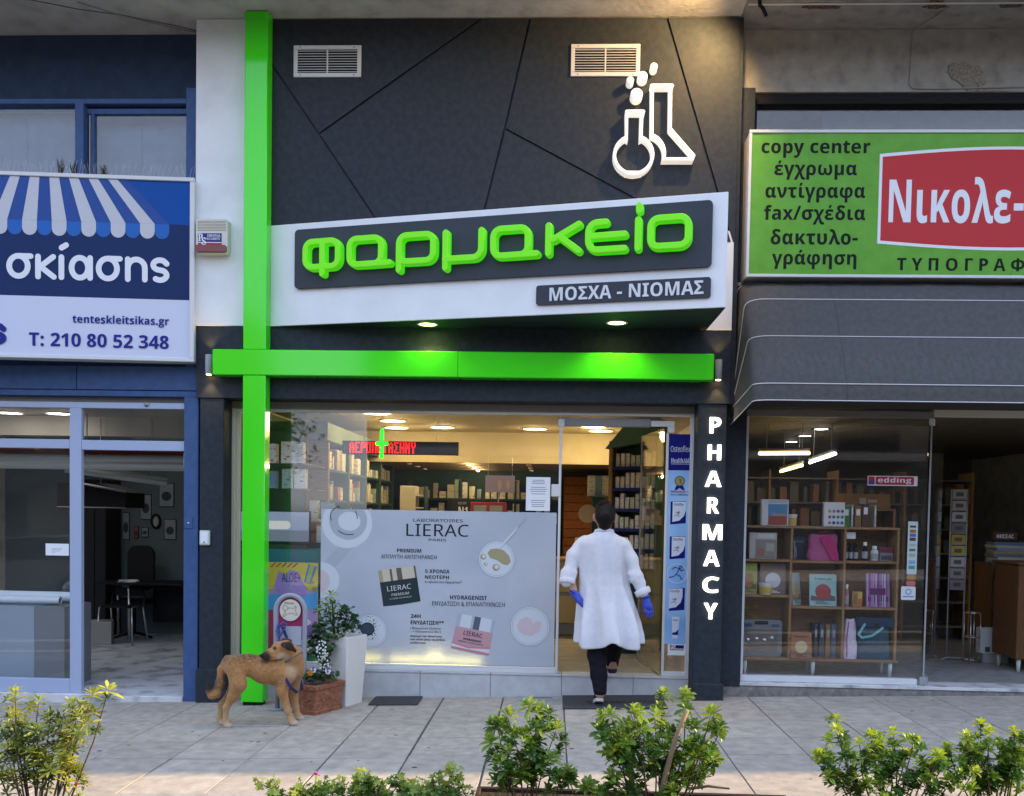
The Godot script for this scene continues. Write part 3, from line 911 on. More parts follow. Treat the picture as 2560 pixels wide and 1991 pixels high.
	flat(b, "print_dish", circle2(p0.x + 0.02, p0.y + 0.015, 0.10, 0.085, 28), pale, 0.0044)
	for arc in [[p0.x - 0.04, p0.y + 0.06, 0.11, 1.9, 3.6], [p0.x + 0.02, p0.y - 0.0, 0.13, 3.9, 5.0], [p0.x - 0.05, p0.y + 0.05, 0.14, -0.1, 0.5]]:
		st = begin()
		add_ribbon(st, circle2(arc[0], arc[1], arc[2], arc[2] * 0.8, 12, arc[3], arc[4]), 0.006, 0.001, false, 0.0002)
		put(b, "print_line", done(st), ink, Vector3(0, 0, 0.0052))
	st = begin()
	add_prism(st, PackedVector2Array([K.call(230, 400), K.call(360, 400), K.call(180, 600), K.call(78, 640), K.call(78, 560)]), 0.001)
	put(b, "print_shade", done(st), mid, Vector3(0, 0, 0.0026))
	var side := []
	for q in circle2(0.0, (K.call(80, 690) as Vector2).y, 0.17, 0.16, 20, -PI / 2, PI / 2):
		side.append(Vector2(maxf(q.x, 0.001), q.y))
	flat(b, "print_dish", side, pale, 0.0032)
	var side2 := []
	for q in circle2(0.0, (K.call(80, 700) as Vector2).y, 0.085, 0.10, 16, -PI / 2, PI / 2):
		side2.append(Vector2(maxf(q.x, 0.001), q.y))
	flat(b, "print_cream", side2, paint("print_pink", Color.WHITE), 0.0042)
	# jars
	var jar := func(corners: Array, lid: float, body: Material, stripes: Array, tint: Material) -> void:
		var q := []
		for e in corners:
			q.append(K.call(e[0], e[1]))
		var a: Vector2 = q[0]
		var bq: Vector2 = q[1]
		var d: Vector2 = q[3]
		var cq: Vector2 = q[2]
		flat(b, "print_jar", [a.lerp(d, lid), bq.lerp(cq, lid), cq, cq.lerp(d, 0.5) + Vector2(0, -0.006), d], body, 0.0034)
		var k := 0.0
		for e in stripes:
			flat(b, "print_lid", [a.lerp(bq, k), a.lerp(bq, e[0]), a.lerp(d, lid).lerp(bq.lerp(cq, lid), e[0]), a.lerp(d, lid).lerp(bq.lerp(cq, lid), k)], e[1], 0.0034)
			k = e[0]
	var gl := paint("print_gold_light", lin(0.55, 0.50, 0.38), 0.25)
	var gd := paint("print_gold_dark", lin(0.12, 0.10, 0.08), 0.25)
	jar.call([[572, 600], [890, 550], [940, 858], [620, 910]], 0.33, paint("print_jar_dark", lin(0.016, 0.035, 0.040), 0.2), [[0.1, gold], [0.3, gl], [0.36, gd], [0.48, gl], [0.62, gd], [0.95, gl], [1.0, gd]], gl)
	var sl := paint("print_silver", lin(0.60, 0.63, 0.68), 0.2)
	var sd := paint("print_silver_dark", lin(0.10, 0.12, 0.16), 0.2)
	jar.call([[1265, 955], [1580, 1010], [1530, 1320], [1205, 1260]], 0.36, paint("print_jar_pink", lin(0.52, 0.30, 0.33), 0.2), [[0.1, mid], [0.38, sl], [0.45, mid], [0.62, sd], [0.92, sl], [1.0, mid]], sl)
	flat(b, "print_jar", [K.call(1212, 1200), K.call(1350, 1245), K.call(1540, 1245), K.call(1530, 1318), K.call(1205, 1258)], paint("print_jar_rose", lin(0.55, 0.22, 0.24), 0.2), 0.0044)
	flat(b, "print_jar", [K.call(1212, 1215), K.call(1350, 1258), K.call(1538, 1262), K.call(1533, 1298), K.call(1209, 1240)], paint("print_pale", Color.WHITE), 0.0052)
	var silver := paint("print_letter", lin(0.62, 0.62, 0.60), 0.3)
	var turned := func(said: String, x: float, y: float, w: float, h: float, deg: float, m: Material, bold: bool) -> void:
		var o := Node3D.new()
		o.name = "print"
		b.add_child(o, true)
		var p: Vector2 = K.call(x, y)
		o.position = Vector3(p.x, p.y, 0.0058)
		o.rotation_degrees.z = deg
		words(o, "print", said, 0, 0, w * 2.09 / 2010.0, h * 2.09 / 2010.0, 0, m, 0.001, bold)
	turned.call("LIERAC", 655, 778, 205, 42, 8, silver, false)
	turned.call("PREMIUM", 692, 820, 150, 22, 8, silver, false)
	turned.call("LA CRÈME VOLUPTUEUSE", 676, 850, 190, 14, 8, silver, false)
	turned.call("LIERAC", 1310, 1140, 165, 38, -10, M.ink, false)
	turned.call("HYDRAGENIST", 1310, 1182, 155, 18, -10, M.ink, true)
	turned.call("CRÈME HYDRATANTE", 1262, 1196, 220, 13, -10, M.ink, false)
	# taped notices on the glass
	var n := thing("glass_notice", "bluish white printed notice taped inside the pharmacy glass by the door", "notice", Vector3(-0.251, 1.635, -8.4535))
	slab(n, "sheet", Vector3(0, 0, 0), Vector3(0.212, 0.295, 0.001), M.paper, 0.0)
	var grey_ink := paint("grey_ink", lin(0.22, 0.26, 0.34), 0.8)
	for i in 9:
		var y: float = 0.265 - [0, 0.014, 0.028, 0.062, 0.08, 0.098, 0.12, 0.178, 0.196][i]
		var ww := rng.randf_range(0.05, 0.075)
		slab(n, "print_line", Vector3(0.106 - ww, y, 0.0011), Vector3(0.106 + ww, y + 0.0055, 0.0016), grey_ink, 0.0)
	for i in 2:
		slab(n, "print_line", Vector3(0.05, 0.05 - i * 0.016, 0.0011), Vector3(0.16, 0.0555 - i * 0.016, 0.0016), grey_ink, 0.0)

func side_banner() -> void:
	var b := thing("side_banner", "tall narrow blue health supplement banner on the pane beside the door", "banner", Vector3(0.985, 0.485, -8.4555))
	var W := 0.21
	var H := 1.838
	slab(b, "film", Vector3(0, 0, 0), Vector3(W, H * 0.828, 0.002), mottled("side_print", [[0.0, lin(0.20, 0.38, 0.68)], [0.5, lin(0.28, 0.48, 0.78)], [1.0, lin(0.38, 0.58, 0.82)]], 1.6, 0.3, 0.004, 0.0, 67), 0.0)
	slab(b, "head", Vector3(0, H * 0.8285, 0), Vector3(W, H, 0.002), paint("side_navy", lin(0.008, 0.010, 0.16), 0.3), 0.0)
	var wh := paint("side_white", lin(0.62, 0.66, 0.74), 0.4)
	var nv := paint("side_navy", Color.WHITE)
	words(b, "print", "Osteoflex", 0.02, H - 0.155, 0.19, H - 0.10, 0.003, wh, 0.001, false)
	words(b, "print", "HealthAid", 0.025, H - 0.25, 0.185, H - 0.208, 0.003, wh, 0.001, true, true)
	slab(b, "print_line", Vector3(0.025, H - 0.262, 0.0025), Vector3(0.185, H - 0.258, 0.0035), wh, 0.0)
	flat(b, "print_ribbon", [Vector2(0.075, 1.39), Vector2(0.135, 1.39), Vector2(0.15, 1.345), Vector2(0.125, 1.355), Vector2(0.105, 1.37), Vector2(0.085, 1.355), Vector2(0.06, 1.345)], nv, 0.003)
	flat(b, "print_medal", circle2(0.104, 1.43, 0.045, 0.045, 24), paint("medal_rim", lin(0.10, 0.12, 0.10), 0.3), 0.004)
	flat(b, "print_medal", circle2(0.104, 1.43, 0.037, 0.037, 24), paint("medal_gold", lin(0.34, 0.30, 0.10), 0.3), 0.005)
	words(b, "print", "1", 0.098, 1.412, 0.112, 1.448, 0.006, nv, 0.001)
	words(b, "print", "Nούμερο 1", 0.028, 1.325, 0.18, 1.347, 0.006, paint("side_red", lin(0.40, 0.04, 0.06), 0.4), 0.001)
	words(b, "print", "για τις αρθρώσεις", 0.028, 1.303, 0.18, 1.318, 0.006, nv, 0.001)
	for k in [[0.030, 1.05, "Osteoflex", 1], [0.030, 0.745, "Osteoflex", 1], [0.036, 0.29, "Osteoflex", -1]]:
		var x: float = k[0]
		var y: float = k[1]
		var f: int = k[3]
		var e := 0.018 if f > 0 else 0.0
		flat(b, "print_box", [Vector2(x, y), Vector2(x + 0.135, y + 0.012), Vector2(x + 0.135, y + 0.205), Vector2(x, y + 0.20)], nv, 0.003)
		flat(b, "print_box", [Vector2(x + e, y + 0.022), Vector2(x + e + 0.06, y + 0.035), Vector2(x + e + 0.100, y + 0.075), Vector2(x + e + 0.116, y + 0.125), Vector2(x + e + 0.116, y + 0.20), Vector2(x + e, y + 0.198)], wh, 0.0042)
		words(b, "print", k[2], x + e + 0.008, y + 0.165, x + e + 0.095, y + 0.19, 0.0048, nv, 0.001, false)
		runner(b, x + e + 0.045, y + 0.09, 0.055, 0.0048, nv, 0.0035)
	ring(b, "print_ring", 0.10, 0.62, 0.085, 0.006, wh, 0.003)
	runner(b, 0.105, 0.625, 0.15, 0.0045, nv, 0.006)
	flat(b, "print_tube", [Vector2(0.07, 0.05), Vector2(0.118, 0.05), Vector2(0.13, 0.24), Vector2(0.065, 0.24)], wh, 0.003)
	flat(b, "print_tube", [Vector2(0.07, 0.08), Vector2(0.12, 0.08), Vector2(0.123, 0.13), Vector2(0.10, 0.105), Vector2(0.071, 0.10)], nv, 0.004)
	words(b, "print", "Osteoflex", 0.075, 0.205, 0.12, 0.218, 0.004, nv, 0.001)
	var s := thing("security_sticker", "small white security sticker with blue and red print below the side banner", "sticker", Vector3(1.02, 0.385, -8.4555))
	slab(s, "sheet", Vector3(0, 0, 0), Vector3(0.15, 0.098, 0.001), M.paper, 0.0)
	words(s, "print", "PS", 0.015, 0.055, 0.06, 0.092, 0.0015, nv, 0.001, true, true)
	slab(s, "print_band", Vector3(0.065, 0.06, 0.0012), Vector3(0.14, 0.09, 0.002), nv, 0.0)
	slab(s, "print_band", Vector3(0.02, 0.045, 0.0012), Vector3(0.14, 0.053, 0.002), paint("side_red", Color.WHITE), 0.0)

# running stick figure, drawn in one stroke mesh
func runner(parent: Node, x: float, y: float, h: float, z: float, m: Material, w: float) -> void:
	var st := begin()
	var k := h / 0.15
	var P := func(a: float, c: float) -> Vector2: return Vector2(x + a * k, y + c * k)
	add_ribbon(st, [P.call(0.015, 0.045), P.call(-0.012, -0.01)], w, 0.001, false, 0.0001)
	add_ribbon(st, [P.call(-0.012, -0.01), P.call(-0.035, -0.03), P.call(-0.075, -0.04)], w, 0.0011, false, 0.0001)
	add_ribbon(st, [P.call(-0.012, -0.01), P.call(0.02, -0.025), P.call(0.028, -0.05), P.call(0.042, -0.048)], w, 0.0012, false, 0.0001)
	add_ribbon(st, [P.call(0.012, 0.042), P.call(-0.03, 0.05), P.call(-0.05, 0.03)], w, 0.0013, false, 0.0001)
	add_ribbon(st, [P.call(0.014, 0.04), P.call(0.03, 0.018), P.call(0.055, 0.032)], w, 0.0014, false, 0.0001)
	add_ribbon(st, circle2(x + 0.028 * k, y + 0.055 * k, 0.012 * k, 0.012 * k, 12), w * 0.8, 0.0015, true, 0.0001)
	put(parent, "print_runner", done(st), m, Vector3(0, 0, z))

func left_shop() -> void:
	var f := thing("awning_shopfront", "blue painted awning shopfront with open doorway and upper windows", "shopfront")
	slab(f, "upper_wall", Vector3(-7.2, 5.18, -8.62), Vector3(-3.116, 5.757, -8.45), M.navy)
	slab(f, "window_head", Vector3(-7.2, 5.10, -8.47), Vector3(-3.236, 5.142, -8.30), M.blue)
	slab(f, "blind_box", Vector3(-7.2, 5.1425, -8.47), Vector3(-3.236, 5.179, -8.40), M.navy, 0.0)
	slab(f, "post", Vector3(-3.235, 2.84, -8.47), Vector3(-3.1165, 5.225, -8.28), M.blue)
	slab(f, "mullion", Vector3(-4.215, 4.40, -8.40), Vector3(-4.14, 5.0995, -8.28), M.blue)
	slab(f, "sill_wall", Vector3(-7.2, 2.838, -8.62), Vector3(-3.236, 4.45, -8.35), M.blue)
	# sliding sash and fixed pane
	slab(f, "sash", Vector3(-4.139, 5.03, -8.40), Vector3(-3.236, 5.075, -8.345), M.blue)
	slab(f, "sash", Vector3(-4.105, 4.451, -8.40), Vector3(-4.075, 5.0295, -8.345), M.blue)
	slab(f, "sash_edge", Vector3(-4.130, 4.451, -8.395), Vector3(-4.118, 5.0295, -8.36), M.cream_frame)
	slab(f, "upper_pane", Vector3(-4.0745, 4.451, -8.376), Vector3(-3.237, 5.0295, -8.370), M.glass, 0.0)
	slab(f, "upper_pane", Vector3(-5.9, 4.451, -8.366), Vector3(-4.216, 5.099, -8.360), M.glass, 0.0)
	# blinds hanging behind the upper panes
	var blind := mottled("blind_cloth", [[0.0, lin(0.085, 0.12, 0.19)], [0.5, lin(0.10, 0.14, 0.215)], [1.0, lin(0.125, 0.165, 0.24)]], 1.1, 0.9, 0.01, 0.0, 71)
	for i in 5:
		slab(f, "blind", Vector3(-5.8 + i * 0.52, 4.46, -8.52 - 0.01 * (i % 2)), Vector3(-5.29 + i * 0.52, 5.09, -8.512 - 0.01 * (i % 2)), blind, 0.0)
	# band over the doorway, in two boards with a shadow gap
	slab(f, "fascia_board", Vector3(-4.198, 2.63, -8.50), Vector3(-3.117, 2.837, -8.28), M.blue)
	slab(f, "fascia_board", Vector3(-7.2, 2.63, -8.50), Vector3(-4.206, 2.837, -8.28), M.blue)
	slab(f, "fascia_trim", Vector3(-7.2, 2.573, -8.50), Vector3(-3.117, 2.622, -8.268), M.blue)
	slab(f, "shutter_box", Vector3(-7.2, 2.52, -8.52), Vector3(-3.233, 2.572, -8.34), M.grey_frame)
	slab(f, "pillar", Vector3(-3.232, -0.3, -8.52), Vector3(-3.104, 2.5725, -8.25), M.blue, 0.004)
	# door and window frames of pale blue metal
	var z := -8.28
	slab(f, "head_frame", Vector3(-7.2, 2.468, z - 0.05), Vector3(-3.233, 2.519, z), M.alu)
	slab(f, "mullion", Vector3(-4.263, -0.05, z - 0.05), Vector3(-4.158, 2.467, z + 0.003), M.alu)
	slab(f, "transom", Vector3(-7.2, 2.112, z - 0.05), Vector3(-4.264, 2.192, z), M.alu)
	slab(f, "transom", Vector3(-4.157, 2.103, z - 0.05), Vector3(-3.233, 2.189, z), M.alu)
	slab(f, "bottom_rail", Vector3(-7.2, -0.05, z - 0.05), Vector3(-4.264, 0.073, z), M.alu)
	slab(f, "glass_pane", Vector3(-7.2, 0.074, z - 0.025), Vector3(-4.264, 2.1115, z - 0.019), M.glass, 0.0)
	slab(f, "glass_pane", Vector3(-7.2, 2.1925, z - 0.025), Vector3(-4.264, 2.4675, z - 0.019), M.glass, 0.0)
	slab(f, "glass_pane", Vector3(-4.157, 2.1895, z - 0.025), Vector3(-3.233, 2.4675, z - 0.019), M.glass, 0.0)
	slab(f, "lock_plate", Vector3(-3.226, 1.43, -8.2495), Vector3(-3.15, 1.52, -8.243), M.blue, 0.002)
	put(f, "key_hole", lathe([Vector2(0, 0.006), Vector2(0.008, 0.005), Vector2(0.010, 0)], 10), M.steel, Vector3(-3.188, 1.475, -8.243), Vector3(90, 0, 0))
	slab(f, "marble_sill", Vector3(-7.2, -0.16, -8.6), Vector3(-3.2325, -0.0505, -8.23), M.marble, 0.006)
	var cam := thing("door_camera", "small pale dome camera under the shutter box of the blue doorway", "camera", Vector3(-3.575, 2.505, -8.29))
	put(cam, "dome", lathe([Vector2(0.0, -0.024), Vector2(0.018, -0.020), Vector2(0.027, -0.008), Vector2(0.029, 0.014), Vector2(0, 0.014)], 14), M.grey)
	put(cam, "lens", lathe([Vector2(0, 0.012), Vector2(0.006, 0.01), Vector2(0.008, 0)], 10), M.black, Vector3(0.0, -0.012, 0.016), Vector3(80, 0, 0))
	var dr := thing("open_glass_door", "frameless glass door folded back against the blue pillar of the doorway", "door", Vector3(-3.25, -0.04, -8.33), "", 86.0)
	slab(dr, "glass_leaf", Vector3(0, 0.02, -0.005), Vector3(0.80, 2.14, 0.005), M.glass, 0.0)
	slab(dr, "hinge", Vector3(-0.01, 2.02, -0.012), Vector3(0.06, 2.13, 0.012), M.alu_white)
	slab(dr, "hinge", Vector3(-0.01, 0.0, -0.012), Vector3(0.06, 0.10, 0.012), M.cream_frame)

	# signboard, a little turned towards the doorway
	var A := Vector2(-4.73, -7.97)
	var B := Vector2(-3.10, -8.13)
	var turn := rad_to_deg(atan2(A.y - B.y, B.x - A.x))
	var s := thing("awning_shop_sign", "blue and white signboard with a striped awning picture and phone number", "sign", Vector3(A.x, 0, A.y), "", turn)
	var x0 := -1.6
	slab(s, "sign_box", Vector3(x0, 2.862, -0.20), Vector3(1.632, 4.395, -0.012), M.alu_white, 0.004)
	slab(s, "frame", Vector3(x0, 2.853, -0.0115), Vector3(1.64, 2.886, 0.014), M.alu_white, 0.004)
	slab(s, "frame", Vector3(x0, 4.372, -0.0115), Vector3(1.64, 4.405, 0.014), M.alu_white, 0.004)
	slab(s, "frame", Vector3(1.600, 2.8865, -0.0115), Vector3(1.64, 4.3715, 0.013), M.alu_white, 0.004)
	var navy := paint("sign_navy", lin(0.012, 0.030, 0.105), 0.6)
	slab(s, "upper_field", Vector3(x0, 3.378, -0.0115), Vector3(1.5995, 4.3715, -0.004), paint("sign_blue", lin(0.006, 0.070, 0.31), 0.6), 0.0)
	slab(s, "lower_field", Vector3(x0, 2.8865, -0.0115), Vector3(1.5995, 3.377, -0.004), paint("sign_pale", lin(0.56, 0.60, 0.72), 0.35), 0.0)
	slab(s, "dark_field", Vector3(x0, 3.379, -0.0038), Vector3(1.5993, 4.01, -0.002), navy, 0.0)
	put(s, "dark_field", prism([Vector2(-0.6, 4.011), Vector2(1.42, 4.011), Vector2(1.04, 4.371), Vector2(-0.6, 4.371)], 0.0018), navy, Vector3(0, 0, -0.002))
	var silver := paint("stripe_silver", lin(0.50, 0.51, 0.55), 0.4)
	var sky_blue := paint("stripe_blue", lin(0.02, 0.12, 0.42), 0.4)
	var dark_blue := paint("stripe_dark", lin(0.022, 0.07, 0.27), 0.4)
	for i in range(-6, 6):
		var t0 := 0.1915 + 0.1605 * (i * 1.0)
		# silver stripes narrow upwards
		var top0 := 0.112 + 0.1610 * i
		var bot0 := -0.034 + 0.2436 * i
		put(s, "stripe", prism([Vector2(bot0, 4.01), Vector2(bot0 + 0.121, 4.01), Vector2(top0 + 0.079, 4.3705), Vector2(top0, 4.3705)], 0.0015), silver, Vector3(0, 0, 0.0005))
		var sc := [Vector2(bot0 + 0.121, 4.009), Vector2(bot0, 4.009)]
		sc.append_array(circle2(bot0 + 0.0605, 3.945, 0.0605, 0.06, 10, PI, TAU))
		put(s, "scallop", prism(sc, 0.0015), silver, Vector3(0, 0, 0.0005))
		var sb := [Vector2(bot0 + 0.2426, 4.009), Vector2(bot0 + 0.122, 4.009)]
		sb.append_array(circle2(bot0 + 0.1825, 3.945, 0.0603, 0.06, 10, PI, TAU))
		put(s, "scallop", prism(sb, 0.0015), sky_blue, Vector3(0, 0, 0.0005))
		put(s, "stripe", prism([Vector2(bot0 + 0.1215, 4.0101), Vector2(bot0 + 0.2432, 4.0101), Vector2(top0 + 0.1605, 4.3704), Vector2(top0 + 0.0795, 4.3704)], 0.001), dark_blue, Vector3(0, 0, 0.0002))
	# rounded word in white strokes
	var wm := paint("sign_letter_white", lin(0.72, 0.74, 0.78), 0.4)
	var W := 0.047
	var hw := W / 2
	var yb := 3.515
	var yt := 3.73
	var word := Node3D.new()
	word.name = "sign_word"
	s.add_child(word)
	word.position = Vector3(0, 0, 0.0006)
	var mk := func(strokes: Array) -> void:
		var st := begin()
		for i in strokes.size():
			add_ribbon(st, strokes[i][1], W, 0.003 + 0.0006 * i, strokes[i][0], 0.0005)
		put(word, "letter", done(st), wm)
	var oy := (yb + yt) / 2
	var ry := (yt - yb) / 2 - hw
	for x in [0.079, 0.817]:
		mk.call([[true, circle2(x + 0.10, oy, 0.10 - hw, ry, 24)], [false, [Vector2(x + 0.10, yt - hw), Vector2(x + 0.20, yt - hw)]]])
	mk.call([[false, [Vector2(0.34, yb + hw), Vector2(0.34, yt - hw)]], [false, [Vector2(0.465, yt - hw), Vector2(0.36, oy), Vector2(0.47, yb + hw)]]])
	mk.call([[false, [Vector2(0.533, yb + hw), Vector2(0.533, yt - hw)]], [false, [Vector2(0.535, 3.785), Vector2(0.572, 3.808)]]])
	mk.call([[true, circle2(0.685, oy, 0.092 - hw, ry, 24)], [false, [Vector2(0.77, yb + hw), Vector2(0.77, yt - hw)]]])
	var eta := [Vector2(1.083, yb + hw)]
	eta.append_array([Vector2(1.083, yt - 0.13)])
	eta.append_array(circle2(1.154, yt - 0.095, 0.071, 0.095 - hw, 10, PI, 0))
	eta.append(Vector2(1.225, yb + hw))
	mk.call([[false, eta], [false, [Vector2(1.083, yt - hw), Vector2(1.083, yt - 0.12)]]])
	for sg in [[1.271, 1.43, yb, yt, wm, true], [-0.10, 0.078, 2.956, 3.145, paint("sign_deep_blue", lin(0.018, 0.022, 0.22), 0.4), false]]:
		var sx0: float = sg[0] + hw
		var sx1: float = sg[1] - hw
		var cy0: float = sg[2]
		var cy1: float = sg[3]
		var mx := (sx0 + sx1) / 2
		var my := (cy0 + cy1) / 2
		var rr := (sx1 - sx0) / 2
		var p := []
		p.append(Vector2(sx1, cy1 - hw - 0.03))
		p.append_array(circle2(mx, (my + cy1 - hw) / 2, rr, (cy1 - hw - my) / 2, 10, PI * 0.3, PI * 1.35))
		p.append_array(circle2(mx, (my + cy0 + hw) / 2, rr, (my - cy0 - hw) / 2, 10, PI * 0.35, -PI * 0.72))
		var st := begin()
		add_ribbon(st, p, W, 0.003, false, 0.0005)
		put(word, "letter", done(st), sg[4])
	var deep := paint("sign_deep_blue", Color.WHITE)
	words(s, "lettering", "tenteskleitsikas.gr", 0.623, 3.140, 1.425, 3.230, 0.0005, deep, 0.003)
	words(s, "lettering", "T: 210 80 52 348", 0.264, 2.957, 1.425, 3.072, 0.0005, deep, 0.003)
	# bird spikes and a few weeds along the top of the sign
	var sp := thing("bird_spikes", "row of thin wire bird spikes along the top of the awning signboard", "bird spikes", Vector3(A.x, 4.405, A.y), "", turn)
	var st := begin()
	for i in 96:
		var x := -0.15 + i * 0.0185
		var lean := rng.randf_range(-0.45, 0.45)
		var len_ := rng.randf_range(0.09, 0.13)
		add_tube(st, [Vector3(x, 0, -0.04), Vector3(x + lean * len_, len_, -0.04 + rng.randf_range(-0.03, 0.03))], 0.0011, 3)
	var spikes := put(sp, "spikes", done(st), paint("spike_wire", lin(0.35, 0.37, 0.40), 0.5))
	spikes.set_meta("kind", "stuff")
	slab(sp, "base_strip", Vector3(-0.2, 0.0005, -0.055), Vector3(1.63, 0.004, -0.025), M.grey, 0.0)
	for e in [[0.50, 0.16], [0.62, 0.13], [0.86, 0.11]]:
		var wd := thing("weed", "dry brown weed growing among the bird spikes, " + {0.50: "tallest of the three", 0.62: "middle one of the three", 0.86: "lowest of the three"}[e[0]], "weed", Vector3(A.x, 4.405, A.y), "weeds on the sign", turn)
		var sw := begin()
		for i in 34:
			var a := Vector3(e[0] + rng.randf_range(-0.012, 0.012), 0.0, -0.06)
			var tip := a + Vector3(rng.randf_range(-0.035, 0.035), e[1] * rng.randf_range(0.4, 1.0), rng.randf_range(-0.03, 0.03))
			var mid := a.lerp(tip, 0.5) + Vector3(rng.randf_range(-0.008, 0.008), 0.01, 0)
			add_tube(sw, [a, mid, tip], [0.003, 0.0025, 0.0008], 4)
		put(wd, "stems", done(sw), paint("dry_weed", lin(0.06, 0.055, 0.04), 0.9))

func awning_profile() -> Array:
	# (z, y) from the wall outwards and down
	return [Vector2(-8.34, 3.60), Vector2(-8.22, 3.578), Vector2(-8.08, 3.50), Vector2(-7.97, 3.385), Vector2(-7.86, 3.22), Vector2(-7.765, 3.05), Vector2(-7.68, 2.90), Vector2(-7.60, 2.755), Vector2(-7.54, 2.645), Vector2(-7.525, 2.575), Vector2(-7.52, 2.515)]

func right_shop() -> void:
	var f := thing("copy_shopfront", "old concrete copy shop front with white window frame and raised step", "shopfront")
	slab(f, "concrete_beam", Vector3(1.475, 5.25, -8.65), Vector3(6.6, 5.777, -8.45), M.concrete, 0.004)
	slab(f, "window_head", Vector3(1.655, 5.16, -8.60), Vector3(6.6, 5.249, -8.475), M.black)
	slab(f, "window_jamb", Vector3(1.6415, 3.6, -8.60), Vector3(1.68, 5.159, -8.475), M.black)
	slab(f, "upper_pane", Vector3(1.681, 3.6, -8.55), Vector3(6.6, 5.159, -8.543), M.glass, 0.0)
	var drape := paint("green_drape", lin(0.08, 0.10, 0.09), 0.9)
	var st := begin(false)
	for i in 60:
		var x0 := 2.3 + i * 0.07
		var x1 := x0 + 0.07
		quad(st, Vector3(x0, 4.0, -8.72 + 0.02 * sin(x0 * 23)), Vector3(x1, 4.0, -8.72 + 0.02 * sin(x1 * 23)), Vector3(x1, 5.2, -8.72 + 0.02 * sin(x1 * 23)), Vector3(x0, 5.2, -8.72 + 0.02 * sin(x0 * 23)))
	put(f, "curtain", done(st), drape)
	slab(f, "upper_room_wall", Vector3(1.65, 3.3, -9.6), Vector3(6.6, 5.7, -9.5), M.plaster)
	slab(f, "spandrel", Vector3(1.6415, 2.56, -8.60), Vector3(6.6, 3.599, -8.42), M.spandrel, 0.0)
	slab(f, "head_frame", Vector3(1.641, 2.485, -8.50), Vector3(3.24, 2.542, -8.43), M.grey_frame)
	slab(f, "head_frame", Vector3(3.242, 2.50, -8.50), Vector3(6.6, 2.559, -8.425), M.cream_frame)
	slab(f, "jamb_frame", Vector3(1.646, 0.23, -8.50), Vector3(1.674, 2.484, -8.44), M.alu_white)
	slab(f, "sill_frame", Vector3(1.646, 0.178, -8.50), Vector3(3.17, 0.229, -8.42), M.alu_white)
	slab(f, "glass_pane", Vector3(1.6745, 0.23, -8.468), Vector3(3.215, 2.4845, -8.460), M.glass, 0.0)
	slab(f, "step_riser", Vector3(1.469, -0.2, -8.62), Vector3(6.6, 0.146, -8.372), mottled("worn_step", [[0.0, lin(0.12, 0.115, 0.105)], [0.5, lin(0.20, 0.19, 0.175)], [0.85, lin(0.24, 0.23, 0.21)], [1.0, lin(0.45, 0.45, 0.44)]], 0.7, 0.9, 0.016, 0.2, 73), 0.006)
	var xs := [1.469, 2.21, 3.0, 3.74, 4.6, 5.6, 6.6]
	for i in 6:
		slab(f, "marble_tread", Vector3(xs[i] + 0.001, 0.147, -8.62), Vector3(xs[i + 1] - 0.001, 0.177, -8.362), M.marble, 0.004)
	var dr := thing("copy_shop_door", "frameless glass door of the copy shop standing ajar with floor pivot", "door", Vector3(3.235, 0.185, -8.45), "", 62.0)
	slab(dr, "glass_leaf", Vector3(0.0, 0.02, -0.005), Vector3(0.86, 2.28, 0.005), M.glass, 0.0)
	slab(dr, "edge_strip", Vector3(-0.012, 0.0, -0.007), Vector3(-0.001, 2.29, 0.007), M.grey)
	slab(dr, "pivot", Vector3(-0.04, -0.005, -0.03), Vector3(0.06, 0.06, 0.03), M.grey, 0.006)
	slab(dr, "pivot", Vector3(-0.02, 2.24, -0.02), Vector3(0.05, 2.30, 0.02), M.alu_white, 0.004)
	# peeled plaster and a loose cable on the beam
	var peel := []
	for q in [[3.27, 5.47], [3.31, 5.495], [3.35, 5.48], [3.40, 5.50], [3.47, 5.46], [3.52, 5.47], [3.57, 5.42], [3.55, 5.37], [3.60, 5.33], [3.56, 5.29], [3.62, 5.262], [3.70, 5.27], [3.78, 5.253], [3.50, 5.252], [3.43, 5.275], [3.36, 5.33], [3.30, 5.35], [3.28, 5.39], [3.25, 5.41]]:
		peel.append(Vector2(q[0], q[1]))
	put(f, "peeled_patch", prism(peel, 0.004), mottled("old_render", [[0.0, lin(0.20, 0.18, 0.14)], [0.5, lin(0.30, 0.275, 0.23)], [1.0, lin(0.40, 0.375, 0.33)]], 0.3, 0.95, 0.02, 0.5, 79), Vector3(0, 0, -8.447))
	for e in [[[3.27, 5.47], [3.275, 5.41], [3.30, 5.36], [3.35, 5.335], [3.40, 5.29], [3.44, 5.255]], [[3.50, 5.33], [3.53, 5.29], [3.52, 5.255]]]:
		var pts := []
		for q in e:
			pts.append(Vector3(q[0], q[1], -8.4465))
		put(f, "plaster_crack", tube(pts, 0.0035, 5), paint("crack", lin(0.16, 0.15, 0.13), 1.0))
	put(f, "cable", tube([Vector3(3.13, 5.77, -8.1), Vector3(3.02, 5.768, -8.35), Vector3(2.965, 5.75, -8.44), Vector3(2.955, 5.5, -8.44), Vector3(2.95, 5.30, -8.44), Vector3(2.98, 5.277, -8.44), Vector3(3.1, 5.27, -8.44), Vector3(3.4, 5.275, -8.44), Vector3(4.2, 5.29, -8.44)], 0.006, 6), M.concrete)

	var s := thing("copy_centre_sign", "green copy centre signboard with black list and red name panel", "sign", Vector3(0, 0, -8.12))
	slab(s, "sign_box", Vector3(1.556, 3.607, -0.28), Vector3(4.8, 4.79, -0.012), M.alu_white, 0.004)
	slab(s, "frame", Vector3(1.55, 3.60, -0.0115), Vector3(4.8, 3.624, 0.014), M.alu_white)
